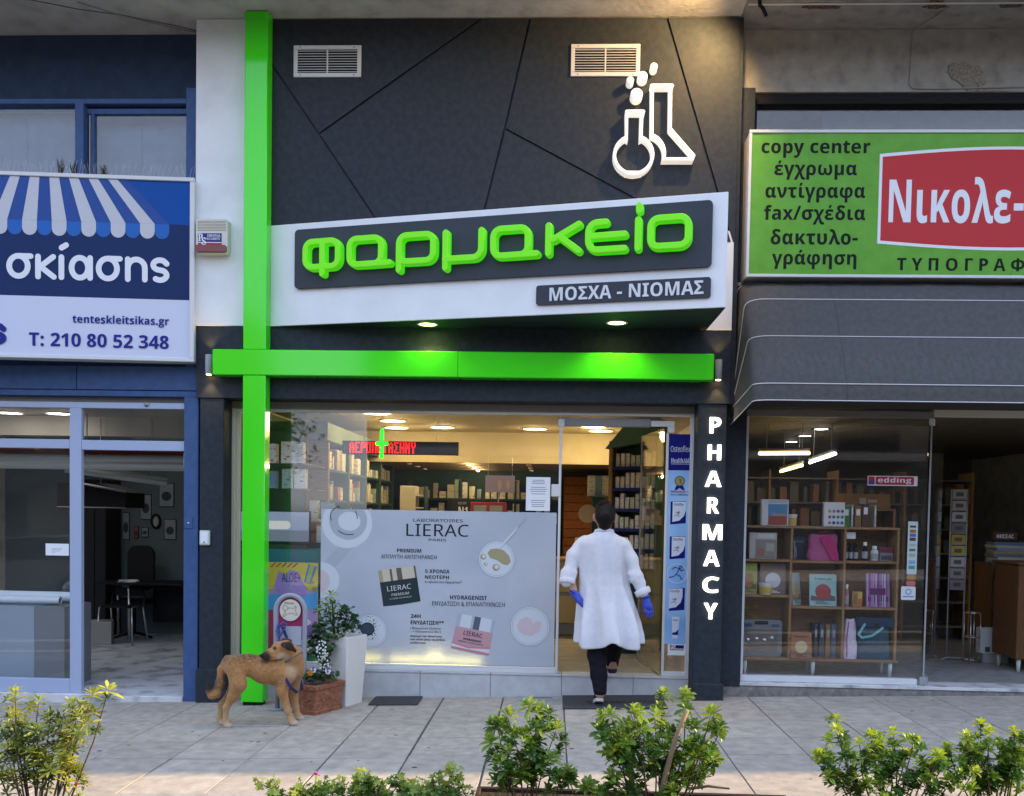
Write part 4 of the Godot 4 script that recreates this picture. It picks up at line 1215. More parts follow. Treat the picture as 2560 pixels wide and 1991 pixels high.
	slab(s, "frame", Vector3(1.55, 4.775, -0.0115), Vector3(4.8, 4.80, 0.014), M.alu_white)
	slab(s, "frame", Vector3(1.55, 3.6245, -0.0115), Vector3(1.573, 4.7745, 0.013), M.alu_white)
	slab(s, "green_field", Vector3(1.5735, 3.6245, -0.0115), Vector3(4.8, 4.7745, 0.0), mottled("field_green", [[0.0, lin(0.105, 0.31, 0.03)], [0.5, lin(0.12, 0.345, 0.04)], [1.0, lin(0.135, 0.37, 0.05)]], 1.2, 0.4, 0.012, 0.0, 83), 0.0)
	var bk := paint("sign_black", lin(0.010, 0.014, 0.013), 0.7)
	words(s, "lettering", "copy center", 1.653, 4.575, 2.536, 4.712, 0.0005, bk, 0.003)
	words(s, "lettering", "έγχρωμα", 1.762, 4.397, 2.434, 4.552, 0.0005, bk, 0.003)
	words(s, "lettering", "αντίγραφα", 1.694, 4.212, 2.506, 4.371, 0.0005, bk, 0.003)
	words(s, "lettering", "fax/σχέδια", 1.687, 4.032, 2.512, 4.190, 0.0005, bk, 0.003)
	words(s, "lettering", "δακτυλο-", 1.747, 3.868, 2.457, 3.995, 0.0005, bk, 0.003)
	words(s, "lettering", "γράφηση", 1.762, 3.668, 2.452, 3.825, 0.0005, bk, 0.003)
	words(s, "lettering", "Τ Υ Π Ο Γ Ρ Α Φ Ι Κ Α", 2.782, 3.660, 4.18, 3.765, 0.0005, bk, 0.003)
	for k in [[0.0, "white_border", paint("sign_letter_white", lin(0.72, 0.74, 0.78), 0.4), 0.001], [0.024, "red_panel", paint("name_red", lin(0.48, 0.040, 0.045), 0.6), 0.0022]]:
		var e: float = k[0]
		var p := []
		for i in 13:
			var t := i / 12.0
			p.append(Vector2(2.616 + e + (2.1 - 2 * e) * t, 3.88 + e - 0.052 * sin(PI * t)))
		for i in 13:
			var t := 1.0 - i / 12.0
			p.append(Vector2(2.616 + e + (2.1 - 2 * e) * t, 4.607 - e + 0.06 * sin(PI * t)))
		put(s, k[1], prism(p, 0.0012), k[2], Vector3(0, 0, k[3]))
	words(s, "lettering", "Nικολε-τυπο", 2.70, 4.045, 4.50, 4.42, 0.0026, mats["sign_letter_white"], 0.003)

	# hood awning: ribs fan out from a pivot low on the wall, the cloth is stretched over them
	var a := thing("awning", "dark grey hood awning with thin white edging over the copy shop", "awning")
	var fabric := mottled("awning_cloth", [[0.0, lin(0.068, 0.068, 0.068)], [0.5, lin(0.082, 0.082, 0.082)], [1.0, lin(0.098, 0.098, 0.098)]], 0.6, 0.8, 0.02, 0.1, 89)
	var prof := awning_profile()
	var pivot := Vector3(1.497, 2.53, -8.34)
	var rows := []
	for j in prof.size() - 2:
		var p: Vector2 = prof[j]
		var e := Vector3(1.525, p.y, p.x)
		var rib := []
		for i in 7:
			rib.append(pivot.lerp(e, 0.92 * i / 6.0))
		var c0: Vector3 = rib[-1]
		for i in range(1, 7):
			var g := i / 6.0
			var q0 := c0.lerp(e, g)
			var q1 := e.lerp(Vector3(1.70, p.y, p.x), g)
			rib.append(q0.lerp(q1, g))
		for i in range(1, 41):
			var x := 1.70 + 0.09 * i
			var wr := 0.014 * sin(x * 6.0 + j * 1.7) * sin(x * 2.3 + j) + 0.009 * sin(x * 17.0 - j * 2.6) * sin(x * 3.1 + j * 1.4)
			rib.append(Vector3(x, p.y, p.x + wr * (0.0 if j in [0, 3, 5, 8] else 1.0)))
		rows.append(rib)
	# valance hanging from the lowest rib
	for k in 2:
		var rib := []
		for q in rows[prof.size() - 3]:
			rib.append((q as Vector3) + Vector3(0, -0.065 * (k + 1), 0.004 * (k + 1)))
		rows.append(rib)
	var stc := begin(false)
	for j in rows.size() - 1:
		for i in rows[j].size() - 1:
			quad(stc, rows[j][i], rows[j + 1][i], rows[j + 1][i + 1], rows[j][i + 1])
	put(a, "cloth", done(stc), fabric)
	var edge := paint("edging_white", lin(0.58, 0.58, 0.58), 0.6)
	for j in [0, 3, 5, 8, 10]:
		var pts := []
		for q in rows[j]:
			pts.append((q as Vector3) + Vector3(-0.002, 0.001, 0.003))
		put(a, "edging", tube(pts, 0.0045, 5), edge)
	var seam := []
	for j in rows.size():
		seam.append((rows[j][18] as Vector3) + Vector3(0, 0, 0.002))
	put(a, "seam", tube(seam, 0.003, 5), paint("seam_grey", lin(0.10, 0.10, 0.11), 0.9))
	slab(a, "wall_rail", Vector3(1.50, 3.58, -8.419), Vector3(5.3, 3.61, -8.345), M.grey)
	slab(a, "front_bar", Vector3(1.80, 2.60, -7.60), Vector3(5.3, 2.63, -7.57), M.grey, 0.01)

func disc_lamp(label: String, at: Vector3, r: float, c: Color, energy: float, group: String, light: float) -> void:
	var l := thing("ceiling_lamp", label, "ceiling lamp", at, group)
	put(l, "light_ring", lathe([Vector2(r * 1.12, 0.0), Vector2(r * 1.14, -0.012), Vector2(r, -0.016), Vector2(r * 0.98, -0.004)], 24), M.alu_white)
	put(l, "light_disc", lathe([Vector2(0, -0.008), Vector2(r * 0.97, -0.006)], 24), glow("disc_%s" % c.to_html(false), c, energy))
	if light > 0.0:
		omni(at + Vector3(0, -0.05, 0), c, light, r * 0.8)

var box_mats := []

func goods(label: String, group: String, x: float, y: float, z: float, s: Vector3, turn := 0.0) -> void:
	if box_mats.is_empty():
		for c: Color in [lin(0.62, 0.58, 0.50), lin(0.66, 0.64, 0.60), lin(0.55, 0.52, 0.42), lin(0.60, 0.62, 0.64), lin(0.45, 0.38, 0.30), lin(0.42, 0.16, 0.12), lin(0.16, 0.26, 0.38), lin(0.30, 0.42, 0.34)]:
			var n := box_mats.size()
			var accent: Color = [lin(0.10, 0.20, 0.34), lin(0.36, 0.08, 0.07), lin(0.10, 0.24, 0.14), lin(0.12, 0.12, 0.14)][n % 4]
			box_mats.append(mottled("carton_%d" % n, [[0.0, c.lerp(accent, 0.8)], [0.26, c.lerp(accent, 0.8)], [0.31, c], [0.62, c], [0.67, c.lerp(accent, 0.35)], [0.72, c], [1.0, c.lerp(Color.WHITE, 0.2)]], 0.22, 0.55, 0.02, 0.0, 200 + n))
			box_mats[n].uv1_scale = Vector3(1.1, 3.4, 1.1)
	var k: int = [0, 0, 1, 1, 1, 2, 2, 3, 3, 4, 5, 6, 7][rng.randi() % 13]
	if group.contains("blue-edged"):
		k = [0, 1, 2, 0, 1][rng.randi() % 5]
	s = Vector3(snappedf(s.x, 0.02), snappedf(s.y, 0.02), snappedf(s.z, 0.02))
	if label.contains("%s"):
		label = label % ["cream", "white", "buff", "pale grey", "brown", "red", "blue", "green"][k]
	solo("medicine_box", label, "box", box(s, 0.002), box_mats[k], Vector3(x, y + s.y / 2, z), group, Vector3(0, turn, 0))

func pharmacy_room() -> void:
	var teal := paint("teal_board", lin(0.018, 0.06, 0.052), 0.5)
	var sage := paint("sage_board", lin(0.09, 0.16, 0.11), 0.6)
	var cream := mottled("cream_ceiling", [[0.0, lin(0.54, 0.48, 0.34)], [1.0, lin(0.60, 0.54, 0.39)]], 1.8, 0.8, 0.01, 0.0, 97)
	var floor_tile := mottled("pharmacy_floor", [[0.0, lin(0.36, 0.33, 0.26)], [1.0, lin(0.48, 0.44, 0.36)]], 1.2, 0.2, 0.012, 0.0, 101)
	var fl := struct("floor_pharmacy", box(Vector3(4.5, 0.1, 6.2), 0.0), M.joint, Vector3(-0.75, 0.145, -11.62))
	for i in 8:
		for j in 4:
			slab(fl, "floor_tile", Vector3(-2.24 + i * 0.56, 0.0505, 3.05 - j * 0.56), Vector3(-1.684 + i * 0.56, 0.058, 2.494 - j * 0.56), floor_tile, 0.001)
	struct("ceiling_pharmacy", box(Vector3(4.5, 0.06, 3.7), 0.0), cream, Vector3(-0.75, 2.66, -10.33))
	struct("ceiling_bulkhead", box(Vector3(4.5, 0.40, 0.05), 0.0), cream, Vector3(-0.75, 2.445, -12.2))
	struct("ceiling_rear", box(Vector3(4.5, 0.05, 2.4), 0.0), paint("tan_ceiling", lin(0.30, 0.23, 0.14), 0.8), Vector3(-0.75, 2.27, -13.43))
	struct("wall_rear", box(Vector3(4.5, 2.4, 0.06), 0.0), teal, Vector3(-0.75, 1.4, -14.65))
	var warm := Color(1.0, 0.86, 0.60)
	var lit := "lit ceiling lamps in the pharmacy"
	for e in [[-1.85, -9.9, "first of the row by the green post"], [-1.82, -10.7, "second of the row by the green post"], [-1.92, -11.55, "third of the row by the green post"], [-1.35, -11.42, "alone above the red display"], [-0.25, -11.48, "seen near the pharmacy door"], [0.43, -11.12, "nearer one over the doorway"], [0.54, -11.63, "farther one over the doorway"]]:
		disc_lamp("round warm ceiling lamp in the pharmacy, " + e[2], Vector3(e[0], 2.63, e[1]), 0.14, warm, 5.0, lit, 0.075)
	for i in 3:
		for j in 3:
			disc_lamp("tiny recessed spot in the pharmacy's low rear ceiling, %s row, %s along" % [NTH[i], NTH[j]], Vector3(-1.9 + j * 0.78, 2.2445, -12.5 - i * 0.75), 0.03, warm, 8.0, "small spots in the low ceiling", 0.05 if j == 1 else 0.0)
	# long shelving down the side wall
	var sh := thing("wall_shelving", "dark green pharmacy shelving running back along the side wall", "shelving")
	for k in 5:
		var z0 := -9.45 - k * 0.95
		slab(sh, "upright", Vector3(-2.95, 0.2, z0 - 0.03), Vector3(-2.24, 2.28, z0 + 0.03), M.wood if k == 0 else teal)
	for i in 6:
		slab(sh, "shelf", Vector3(-2.94, 0.45 + i * 0.31, -13.2), Vector3(-2.25, 0.475 + i * 0.31, -9.42), teal)
	slab(sh, "back_panel", Vector3(-2.97, 0.2, -13.2), Vector3(-2.951, 2.6, -9.4), sage)
	slab(sh, "canopy_board", Vector3(-2.94, 2.30, -13.2), Vector3(-2.25, 2.48, -9.42), sage)
	for i in [2, 3, 4, 5]:
		for k in 4:
			for j in 7:
				var s := Vector3(rng.randf_range(0.06, 0.14), rng.randf_range(0.09, 0.25), rng.randf_range(0.06, 0.12))
				goods("%s carton, " + NTH[j] + " along, " + NTH[k] + " bay, " + NTH[5 - i] + " shelf of the long green shelving", "cartons on the wall shelving", -2.33 + rng.randf_range(-0.03, 0.02), 0.4755 + i * 0.31, -9.56 - k * 0.95 - j * 0.118, s, rng.randf_range(-6, 6))
	# window display with glass shelves
	var ds := thing("display_shelving", "sage slatted display panel with glass shelves just inside the window by the green post", "shelving")
	slab(ds, "side_panel", Vector3(-2.96, 0.2, -9.35), Vector3(-2.93, 2.5, -8.52), sage)
	for i in 9:
		slab(ds, "slat", Vector3(-2.9295, 0.45 + i * 0.21, -9.34), Vector3(-2.90, 0.64 + i * 0.21, -8.53), sage)
	slab(ds, "back_panel", Vector3(-2.90, 0.2, -9.36), Vector3(-2.42, 2.38, -9.34), sage)
	slab(ds, "post", Vector3(-2.44, 0.2, -9.33), Vector3(-2.41, 2.38, -9.30), M.wood)
	for y in [1.79, 2.02]:
		slab(ds, "glass_shelf", Vector3(-2.89, y, -9.32), Vector3(-2.25, y + 0.012, -8.66), M.glass, 0.002)
	for e in [[-2.47, 2.0325, 0.09, 0.20], [-2.365, 2.0325, 0.09, 0.20], [-2.46, 1.8025, 0.11, 0.185], [-2.345, 1.8025, 0.10, 0.185], [-2.62, 1.8025, 0.10, 0.15], [-2.62, 2.0325, 0.10, 0.17]]:
		goods("%s carton on the " + ("upper" if e[1] > 1.9 else "lower") + " glass shelf behind the green post, " + ("inner" if e[0] < -2.55 else "middle" if e[0] < -2.4 else "outer") + " one", "cartons on the glass shelves", e[0], e[1], -8.80, Vector3(e[2], e[3], 0.10))
	for e in [[-2.2, 1.3, 0.10, 0.22], [-2.15, 1.52, 0.12, 0.16], [-2.28, 1.50, 0.08, 0.20]]:
		goods("%s sunscreen pack on the stand beside the window screen, " + ("lowest one" if e[1] < 1.4 else "wider one" if e[2] > 0.1 else "slimmer one"), "packs on the stand", e[0], e[1], -9.05, Vector3(e[2], e[3], 0.08))
	slab(ds, "stand", Vector3(-2.34, 0.2, -9.12), Vector3(-2.06, 1.30, -8.98), teal)
	slab(ds, "stand_shelf", Vector3(-2.36, 1.48, -9.12), Vector3(-2.04, 1.50, -8.98), M.wood)
	var tv := thing("window_screen", "dark framed display screen inside the window showing a pale capsule", "screen", Vector3(-2.86, 1.29, -8.62))
	slab(tv, "bezel", Vector3(0, 0, -0.04), Vector3(0.65, 0.31, 0.0), M.black, 0.006)
	slab(tv, "screen", Vector3(0.012, 0.03, 0.0005), Vector3(0.638, 0.297, 0.003), glow("screen_picture", lin(0.16, 0.20, 0.30), 0.35, lin(0.05, 0.06, 0.08)), 0.0)
	put(tv, "screen_capsule", prism(rrect(0.25, 0.14, 0.47, 0.215, 0.036), 0.001), glow("screen_pale", lin(0.42, 0.42, 0.42), 0.35, lin(0.1, 0.1, 0.1)), Vector3(0, 0, 0.005))
	slab(tv, "screen_floor", Vector3(0.013, 0.031, 0.0032), Vector3(0.637, 0.13, 0.0038), glow("screen_floor", lin(0.11, 0.13, 0.18), 0.3, lin(0.04, 0.05, 0.06)), 0.0)
	slab(tv, "wall_arm", Vector3(0.28, 0.1, -0.28), Vector3(0.36, 0.2, -0.041), M.black)
	slab(ds, "counter", Vector3(-2.9, 0.2, -8.95), Vector3(-2.08, 1.25, -8.56), paint("teal_light", lin(0.03, 0.16, 0.17), 0.5))
	aloe_poster()
	# LED strip sign and the small cross hung behind the glass
	var led := thing("led_sign", "black LED strip sign with red dot letters hung behind the window", "sign", Vector3(-1.92, 2.12, -8.60))
	slab(led, "case", Vector3(0, 0, -0.05), Vector3(1.05, 0.118, 0.0), M.black, 0.004)
	var dots := glow("led_red", Color(1.0, 0.06, 0.05), 2.2, Color(0.3, 0.02, 0.02))
	var glyphs := {"Α": ["010", "101", "101", "111", "101", "101", "101"], "Ε": ["111", "100", "100", "110", "100", "100", "111"], "Π": ["111", "101", "101", "101", "101", "101", "101"], "Ο": ["111", "101", "101", "101", "101", "101", "111"], "Ι": ["010", "010", "010", "010", "010", "010", "010"], "Σ": ["111", "100", "010", "010", "010", "100", "111"], "Υ": ["101", "101", "101", "010", "010", "010", "010"], "Φ": ["010", "111", "111", "111", "111", "010", "010"], "Ρ": ["111", "101", "101", "111", "100", "100", "100"], "Ν": ["101", "111", "111", "111", "101", "101", "101"]}
	var at_x := 0.075
	for ch in ["Α", "Ε", "Ρ", "Ο", "Π", "Ε", "Ι", "Α", "Σ", "Η", "Ν", "Υ"]:
		var gl: Array = glyphs.get(ch, ["101", "101", "101", "111", "101", "101", "101"])
		var st := begin()
		for r in 7:
			for q in 3:
				if gl[r][q] == "1":
					add_box(st, Vector3(at_x + q * 0.0138, 0.102 - r * 0.0142, 0.002), Vector3(0.0085, 0.0085, 0.003))
		put(led, "led_letter", done(st), dots)
		at_x += 0.0505
	for x in [0.2, 0.85]:
		put(led, "hanger", tube([Vector3(x, 0.118, -0.02), Vector3(x, 0.5, -0.02)], 0.0025, 5), M.steel)
	var gc := thing("small_cross_sign", "small lit green cross hanging in the pharmacy window over the red display", "sign", Vector3(-1.548, 2.08, -8.545))
	slab(gc, "led_arm", Vector3(-0.016, 0.0, 0), Vector3(0.016, 0.26, 0.02), glow("led_green", Color(0.12, 1.0, 0.15), 1.1, Color(0.02, 0.3, 0.03)), 0.004)
	slab(gc, "led_arm", Vector3(-0.055, 0.115, 0.001), Vector3(0.055, 0.147, 0.021), mats["led_green"], 0.004)
	put(gc, "hanger", tube([Vector3(0, 0.26, 0.01), Vector3(0, 0.40, 0.01)], 0.003, 5), M.steel)
	# rear wall display
	var rs := thing("rear_shelving", "dark shelving with pale cartons across the rear wall of the pharmacy", "shelving")
	for y in [0.75, 1.10, 1.45, 1.80]:
		slab(rs, "shelf", Vector3(-2.2, y, -14.61), Vector3(0.1, y + 0.025, -14.2), teal)
	for x in [-2.2, -1.4, -0.6, 0.08]:
		slab(rs, "upright", Vector3(x, 0.2, -14.615), Vector3(x + 0.03, 2.1, -14.22), teal)
	for y in [1.475, 1.825]:
		for j in 20:
			goods("%s carton, " + NTH[j] + " along, on the " + ("upper" if y > 1.6 else "lower") + " rear shelf of the pharmacy", "cartons on the rear shelving", -2.12 + j * 0.112 + rng.randf_range(-0.015, 0.015), y + 0.0005, -14.3, Vector3(rng.randf_range(0.06, 0.11), rng.randf_range(0.10, 0.28), 0.1))
	var cb := thing("white_display_case", "white display case with open side shelves standing inside the pharmacy", "display case", Vector3(-1.86, 0.2, -11.5))
	slab(cb, "case", Vector3(0, 0, -0.3), Vector3(0.19, 1.72, 0), paint("case_white", lin(0.52, 0.50, 0.44), 0.5), 0.004)
	for i in 5:
		slab(cb, "shelf", Vector3(0.1905, 1.0 + i * 0.15, -0.28), Vector3(0.29, 1.015 + i * 0.15, -0.02), mats["case_white"])
	slab(cb, "side_panel", Vector3(0.2905, 0, -0.3), Vector3(0.305, 1.72, -0.0), teal)
	var vp := thing("hanging_poster", "lilac hanging advertising panel inside the pharmacy above the counter", "poster", Vector3(-0.83, 1.86, -11.5))
	slab(vp, "panel", Vector3(0, 0, 0), Vector3(0.35, 0.20, 0.012), paint("lilac", lin(0.30, 0.28, 0.55), 0.4), 0.002)
	for e in [[0.17, 0.09], [0.27, 0.09]]:
		put(vp, "print_figure", prism(circle2(e[0], e[1], 0.025, 0.06, 14), 0.001), paint("lilac_pink", lin(0.50, 0.36, 0.42), 0.5), Vector3(0, 0, 0.014))
	for x in [0.03, 0.32]:
		put(vp, "hanger", tube([Vector3(x, 0.20, 0.006), Vector3(x, 0.42, 0.006)], 0.002, 4), M.steel)
	slab(vp, "pole", Vector3(0.15, -1.66, -0.01), Vector3(0.165, 0.0, -0.001), M.grey)
	var ns := thing("dark_display_stand", "dark square display stand marked N1 inside the pharmacy", "display stand", Vector3(-1.30, 0.2, -11.6))
	slab(ns, "cabinet", Vector3(0, 0, -0.3), Vector3(0.30, 1.58, 0), M.black, 0.004)
	words(ns, "print", "VICHY", 0.13, 1.51, 0.24, 1.54, 0.001, M.grey, 0.001)
	words(ns, "print", "N1", 0.14, 1.38, 0.25, 1.48, 0.001, M.paper, 0.001)
	var rd := thing("red_display_tray", "red spotted counter display with two grey panels inside the pharmacy", "display stand", Vector3(-1.0, 0.2, -11.45))
	slab(rd, "tray", Vector3(0, 1.2, -0.2), Vector3(0.42, 1.54, 0), paint("display_red", lin(0.32, 0.03, 0.05), 0.5), 0.006)
	for x in [0.04, 0.23]:
		slab(rd, "panel", Vector3(x, 1.38, 0.0005), Vector3(x + 0.15, 1.50, 0.004), M.grey, 0.002)
	slab(rd, "pedestal", Vector3(0.08, 0, -0.17), Vector3(0.34, 1.199, -0.03), teal)
	var cnt := thing("pharmacy_counter", "beige panelled pharmacy counter with dark band seen through the doorway", "counter", Vector3(-0.55, 0.2, -11.2))
	for i in 4:
		slab(cnt, "panel", Vector3(i * 0.48, 0.14, -0.6), Vector3(i * 0.48 + 0.474, 0.46, 0), paint("counter_tan", lin(0.34, 0.26, 0.13), 0.5))
		slab(cnt, "panel", Vector3(i * 0.48, 0.50, -0.6), Vector3(i * 0.48 + 0.474, 0.86, 0), mats["counter_tan"])
	slab(cnt, "dark_band", Vector3(0, 0.461, -0.6), Vector3(1.92, 0.499, -0.008), M.grey_frame)
	slab(cnt, "toe_kick", Vector3(0, 0, -0.6), Vector3(1.92, 0.139, -0.03), M.grey_frame)
	slab(cnt, "worktop", Vector3(-0.01, 0.861, -0.62), Vector3(1.93, 0.895, 0.02), M.wood, 0.005)
	for i in 5:
		goods("%s carton, " + NTH[i] + " along, on the pharmacy counter beside the person", "cartons on the counter", -0.05 + i * 0.13 + 0.35, 1.096, -11.35, Vector3(0.09, rng.randf_range(0.10, 0.24), 0.09), rng.randf_range(-10, 10))
	var dw := thing("drawer_wall", "wall of reddish brown wooden medicine drawers behind the pharmacy counter", "drawers", Vector3(0.12, 0.2, -13.2))
	slab(dw, "carcass", Vector3(0, 0, -0.5), Vector3(1.35, 1.95, -0.02), paint("drawer_dark", lin(0.03, 0.014, 0.008), 0.6))
	for i in 16:
		for j in 3:
			slab(dw, "drawer", Vector3(0.01 + j * 0.446, 0.03 + i * 0.119, -0.0195), Vector3(0.45 + j * 0.446, 0.142 + i * 0.119, 0.0), mottled("drawer_wood", [[0.0, lin(0.14, 0.05, 0.02)], [1.0, lin(0.22, 0.085, 0.035)]], 0.4, 0.45, 0.012, 0.0, 103), 0.003)
	var st1 := thing("cosmetics_stand", "narrow cosmetics stand with cream packs beside the shelf tower", "display stand", Vector3(0.38, 0.2, -10.45))
	slab(st1, "column", Vector3(0.03, 0, -0.16), Vector3(0.17, 1.6, -0.02), teal)
	slab(st1, "tray", Vector3(-0.02, 1.60, -0.2), Vector3(0.22, 1.615, 0.02), sage)
	put(st1, "round_sign", lathe([Vector2(0, 0.004), Vector2(0.10, 0.004), Vector2(0.10, -0.004), Vector2(0, -0.004)], 24, true), paint("stand_cream", lin(0.36, 0.26, 0.17), 0.6), Vector3(-0.02, 1.42, 0.01), Vector3(90, 0, 0))
	for i in 3:
		goods("%s pack, " + NTH[i] + " along, on top of the narrow cosmetics stand", "packs on the cosmetics stand", 0.40 + i * 0.078, 1.8155, -10.55, Vector3(0.07, 0.22, 0.1))
	# shelf tower turned towards the door
	var tw := thing("shelf_tower", "sage shelf tower with blue edged shelves inside the pharmacy doorway", "shelf unit", Vector3(0.62, 0.2, -10.05), "", -22.0)
	slab(tw, "side", Vector3(-0.06, 0, -0.32), Vector3(-0.02, 2.18, 0.02), M.wood)
	slab(tw, "side", Vector3(0.44, 0, -0.32), Vector3(0.47, 2.18, 0.02), sage)
	slab(tw, "back_board", Vector3(-0.019, 0, -0.32), Vector3(0.439, 2.18, -0.30), sage)
	put(tw, "pediment", prism([Vector2(-0.10, 2.10), Vector2(0.47, 2.185), Vector2(0.47, 2.40), Vector2(0.16, 2.40)], 0.33), sage, Vector3(0, 0, 0.03))
	var blue_edge := paint("shelf_blue", lin(0.015, 0.02, 0.13), 0.4)
	var ys := [0.42, 0.65, 0.86, 1.062, 1.27, 1.475, 1.69, 1.91]
	for y in ys:
		slab(tw, "shelf", Vector3(-0.0185, y - 0.015, -0.299), Vector3(0.4385, y, 0.0), sage)
		slab(tw, "shelf_edge", Vector3(-0.0185, y - 0.03, 0.0005), Vector3(0.4385, y + 0.004, 0.012), blue_edge)
	for r in range(2, 8):
		var y: float = ys[r]
		for j in 8:
			var lp := Vector3(0.025 + j * 0.055, 0, -0.05)
			var wp := tw.transform * lp
			goods("slim %s box, " + NTH[j] + " along, on the " + NTH[7 - r] + " blue-edged shelf from the top", "boxes on the blue-edged shelf tower", wp.x, 0.2 + y + 0.0005, wp.z, Vector3(0.04, rng.randf_range(0.10, 0.17), 0.06), -22.0)
	var flp := thing("floor_plant_tub", "round green plant tub on the pharmacy floor near the open door", "plant tub", Vector3(0.78, 0.204, -9.9))
	put(flp, "tub", lathe([Vector2(0, 0), Vector2(0.14, 0), Vector2(0.17, 0.12), Vector2(0.15, 0.12), Vector2(0, 0.10)], 20), teal)

func aloe_poster() -> void:
	var p := thing("aloe_poster", "colourful yellow, lilac and blue poster behind the dog sign", "poster", Vector3(-2.70, 0.30, -8.50))
	var W := 0.595
	var H := 0.835
	slab(p, "sheet", Vector3(0, 0, -0.012), Vector3(W, H, 0), paint("poster_lilac", lin(0.42, 0.28, 0.55), 0.5), 0.0)
	var flatp := func(poly: Array, c: Color, z: float) -> void:
		put(p, "print", prism(poly, 0.001), paint("poster_" + c.to_html(false), c, 0.5), Vector3(0, 0, z))
	var V := func(a: Array) -> Array: return a.map(func(q): return Vector2(q[0], q[1]))
	flatp.call(V.call([[0, 0.57], [0.25, 0.60], [0.40, 0.55], [W, 0.62], [W, H], [0, H]]), lin(0.62, 0.50, 0.06), 0.0015)
	flatp.call(V.call([[0, 0.40], [W, 0.42], [W, 0.58], [0.42, 0.52], [0.25, 0.56], [0, 0.50]]), lin(0.08, 0.36, 0.66), 0.0025)
	flatp.call(V.call([[0, 0.0], [0.24, 0.0], [0.22, 0.40], [0, 0.44]]), lin(0.42, 0.03, 0.10), 0.0018)
	flatp.call(V.call([[0.20, 0.62], [0.24, 0.76], [0.30, 0.72], [0.34, 0.77], [0.42, 0.75], [0.45, 0.68], [0.50, 0.60], [0.48, 0.54], [0.25, 0.54]]), lin(0.34, 0.22, 0.56), 0.0035)
	for i in 5:
		flatp.call(V.call([[0.16 + i * 0.05, 0.79], [0.175 + i * 0.05, 0.79], [0.22 + i * 0.05, 0.83], [0.20 + i * 0.05, 0.83]]), lin(0.36, 0.04, 0.09), 0.0028)
	flatp.call(V.call([[0.47, 0.66], [0.53, 0.64], [0.585, 0.80], [0.51, 0.83]]), lin(0.10, 0.16, 0.50), 0.0038)
	flatp.call(V.call([[0.485, 0.66], [0.52, 0.65], [0.565, 0.81], [0.525, 0.825]]), lin(0.32, 0.44, 0.10), 0.0048)
	for e in [[0.55, 0.66, 0.012], [0.56, 0.60, 0.02], [0.50, 0.60, 0.012]]:
		flatp.call(circle2(e[0], e[1], e[2], e[2], 14), lin(0.24, 0.36, 0.04), 0.0049)
	flatp.call(circle2(0.40, 0.10, 0.14, 0.10, 20), lin(0.66, 0.60, 0.56), 0.0036)
	flatp.call(circle2(0.47, 0.22, 0.09, 0.08, 20), lin(0.20, 0.10, 0.36), 0.0036)
	flatp.call(circle2(0.43, 0.30, 0.11, 0.04, 20), lin(0.68, 0.66, 0.70), 0.0046)
	words(p, "print", "ALOE+", 0.27, 0.66, 0.44, 0.74, 0.0055, M.ink, 0.001, false)
	words(p, "print", "COLORS", 0.29, 0.60, 0.46, 0.645, 0.0055, paint("poster_grey", lin(0.42, 0.36, 0.52), 0.5), 0.001, false)

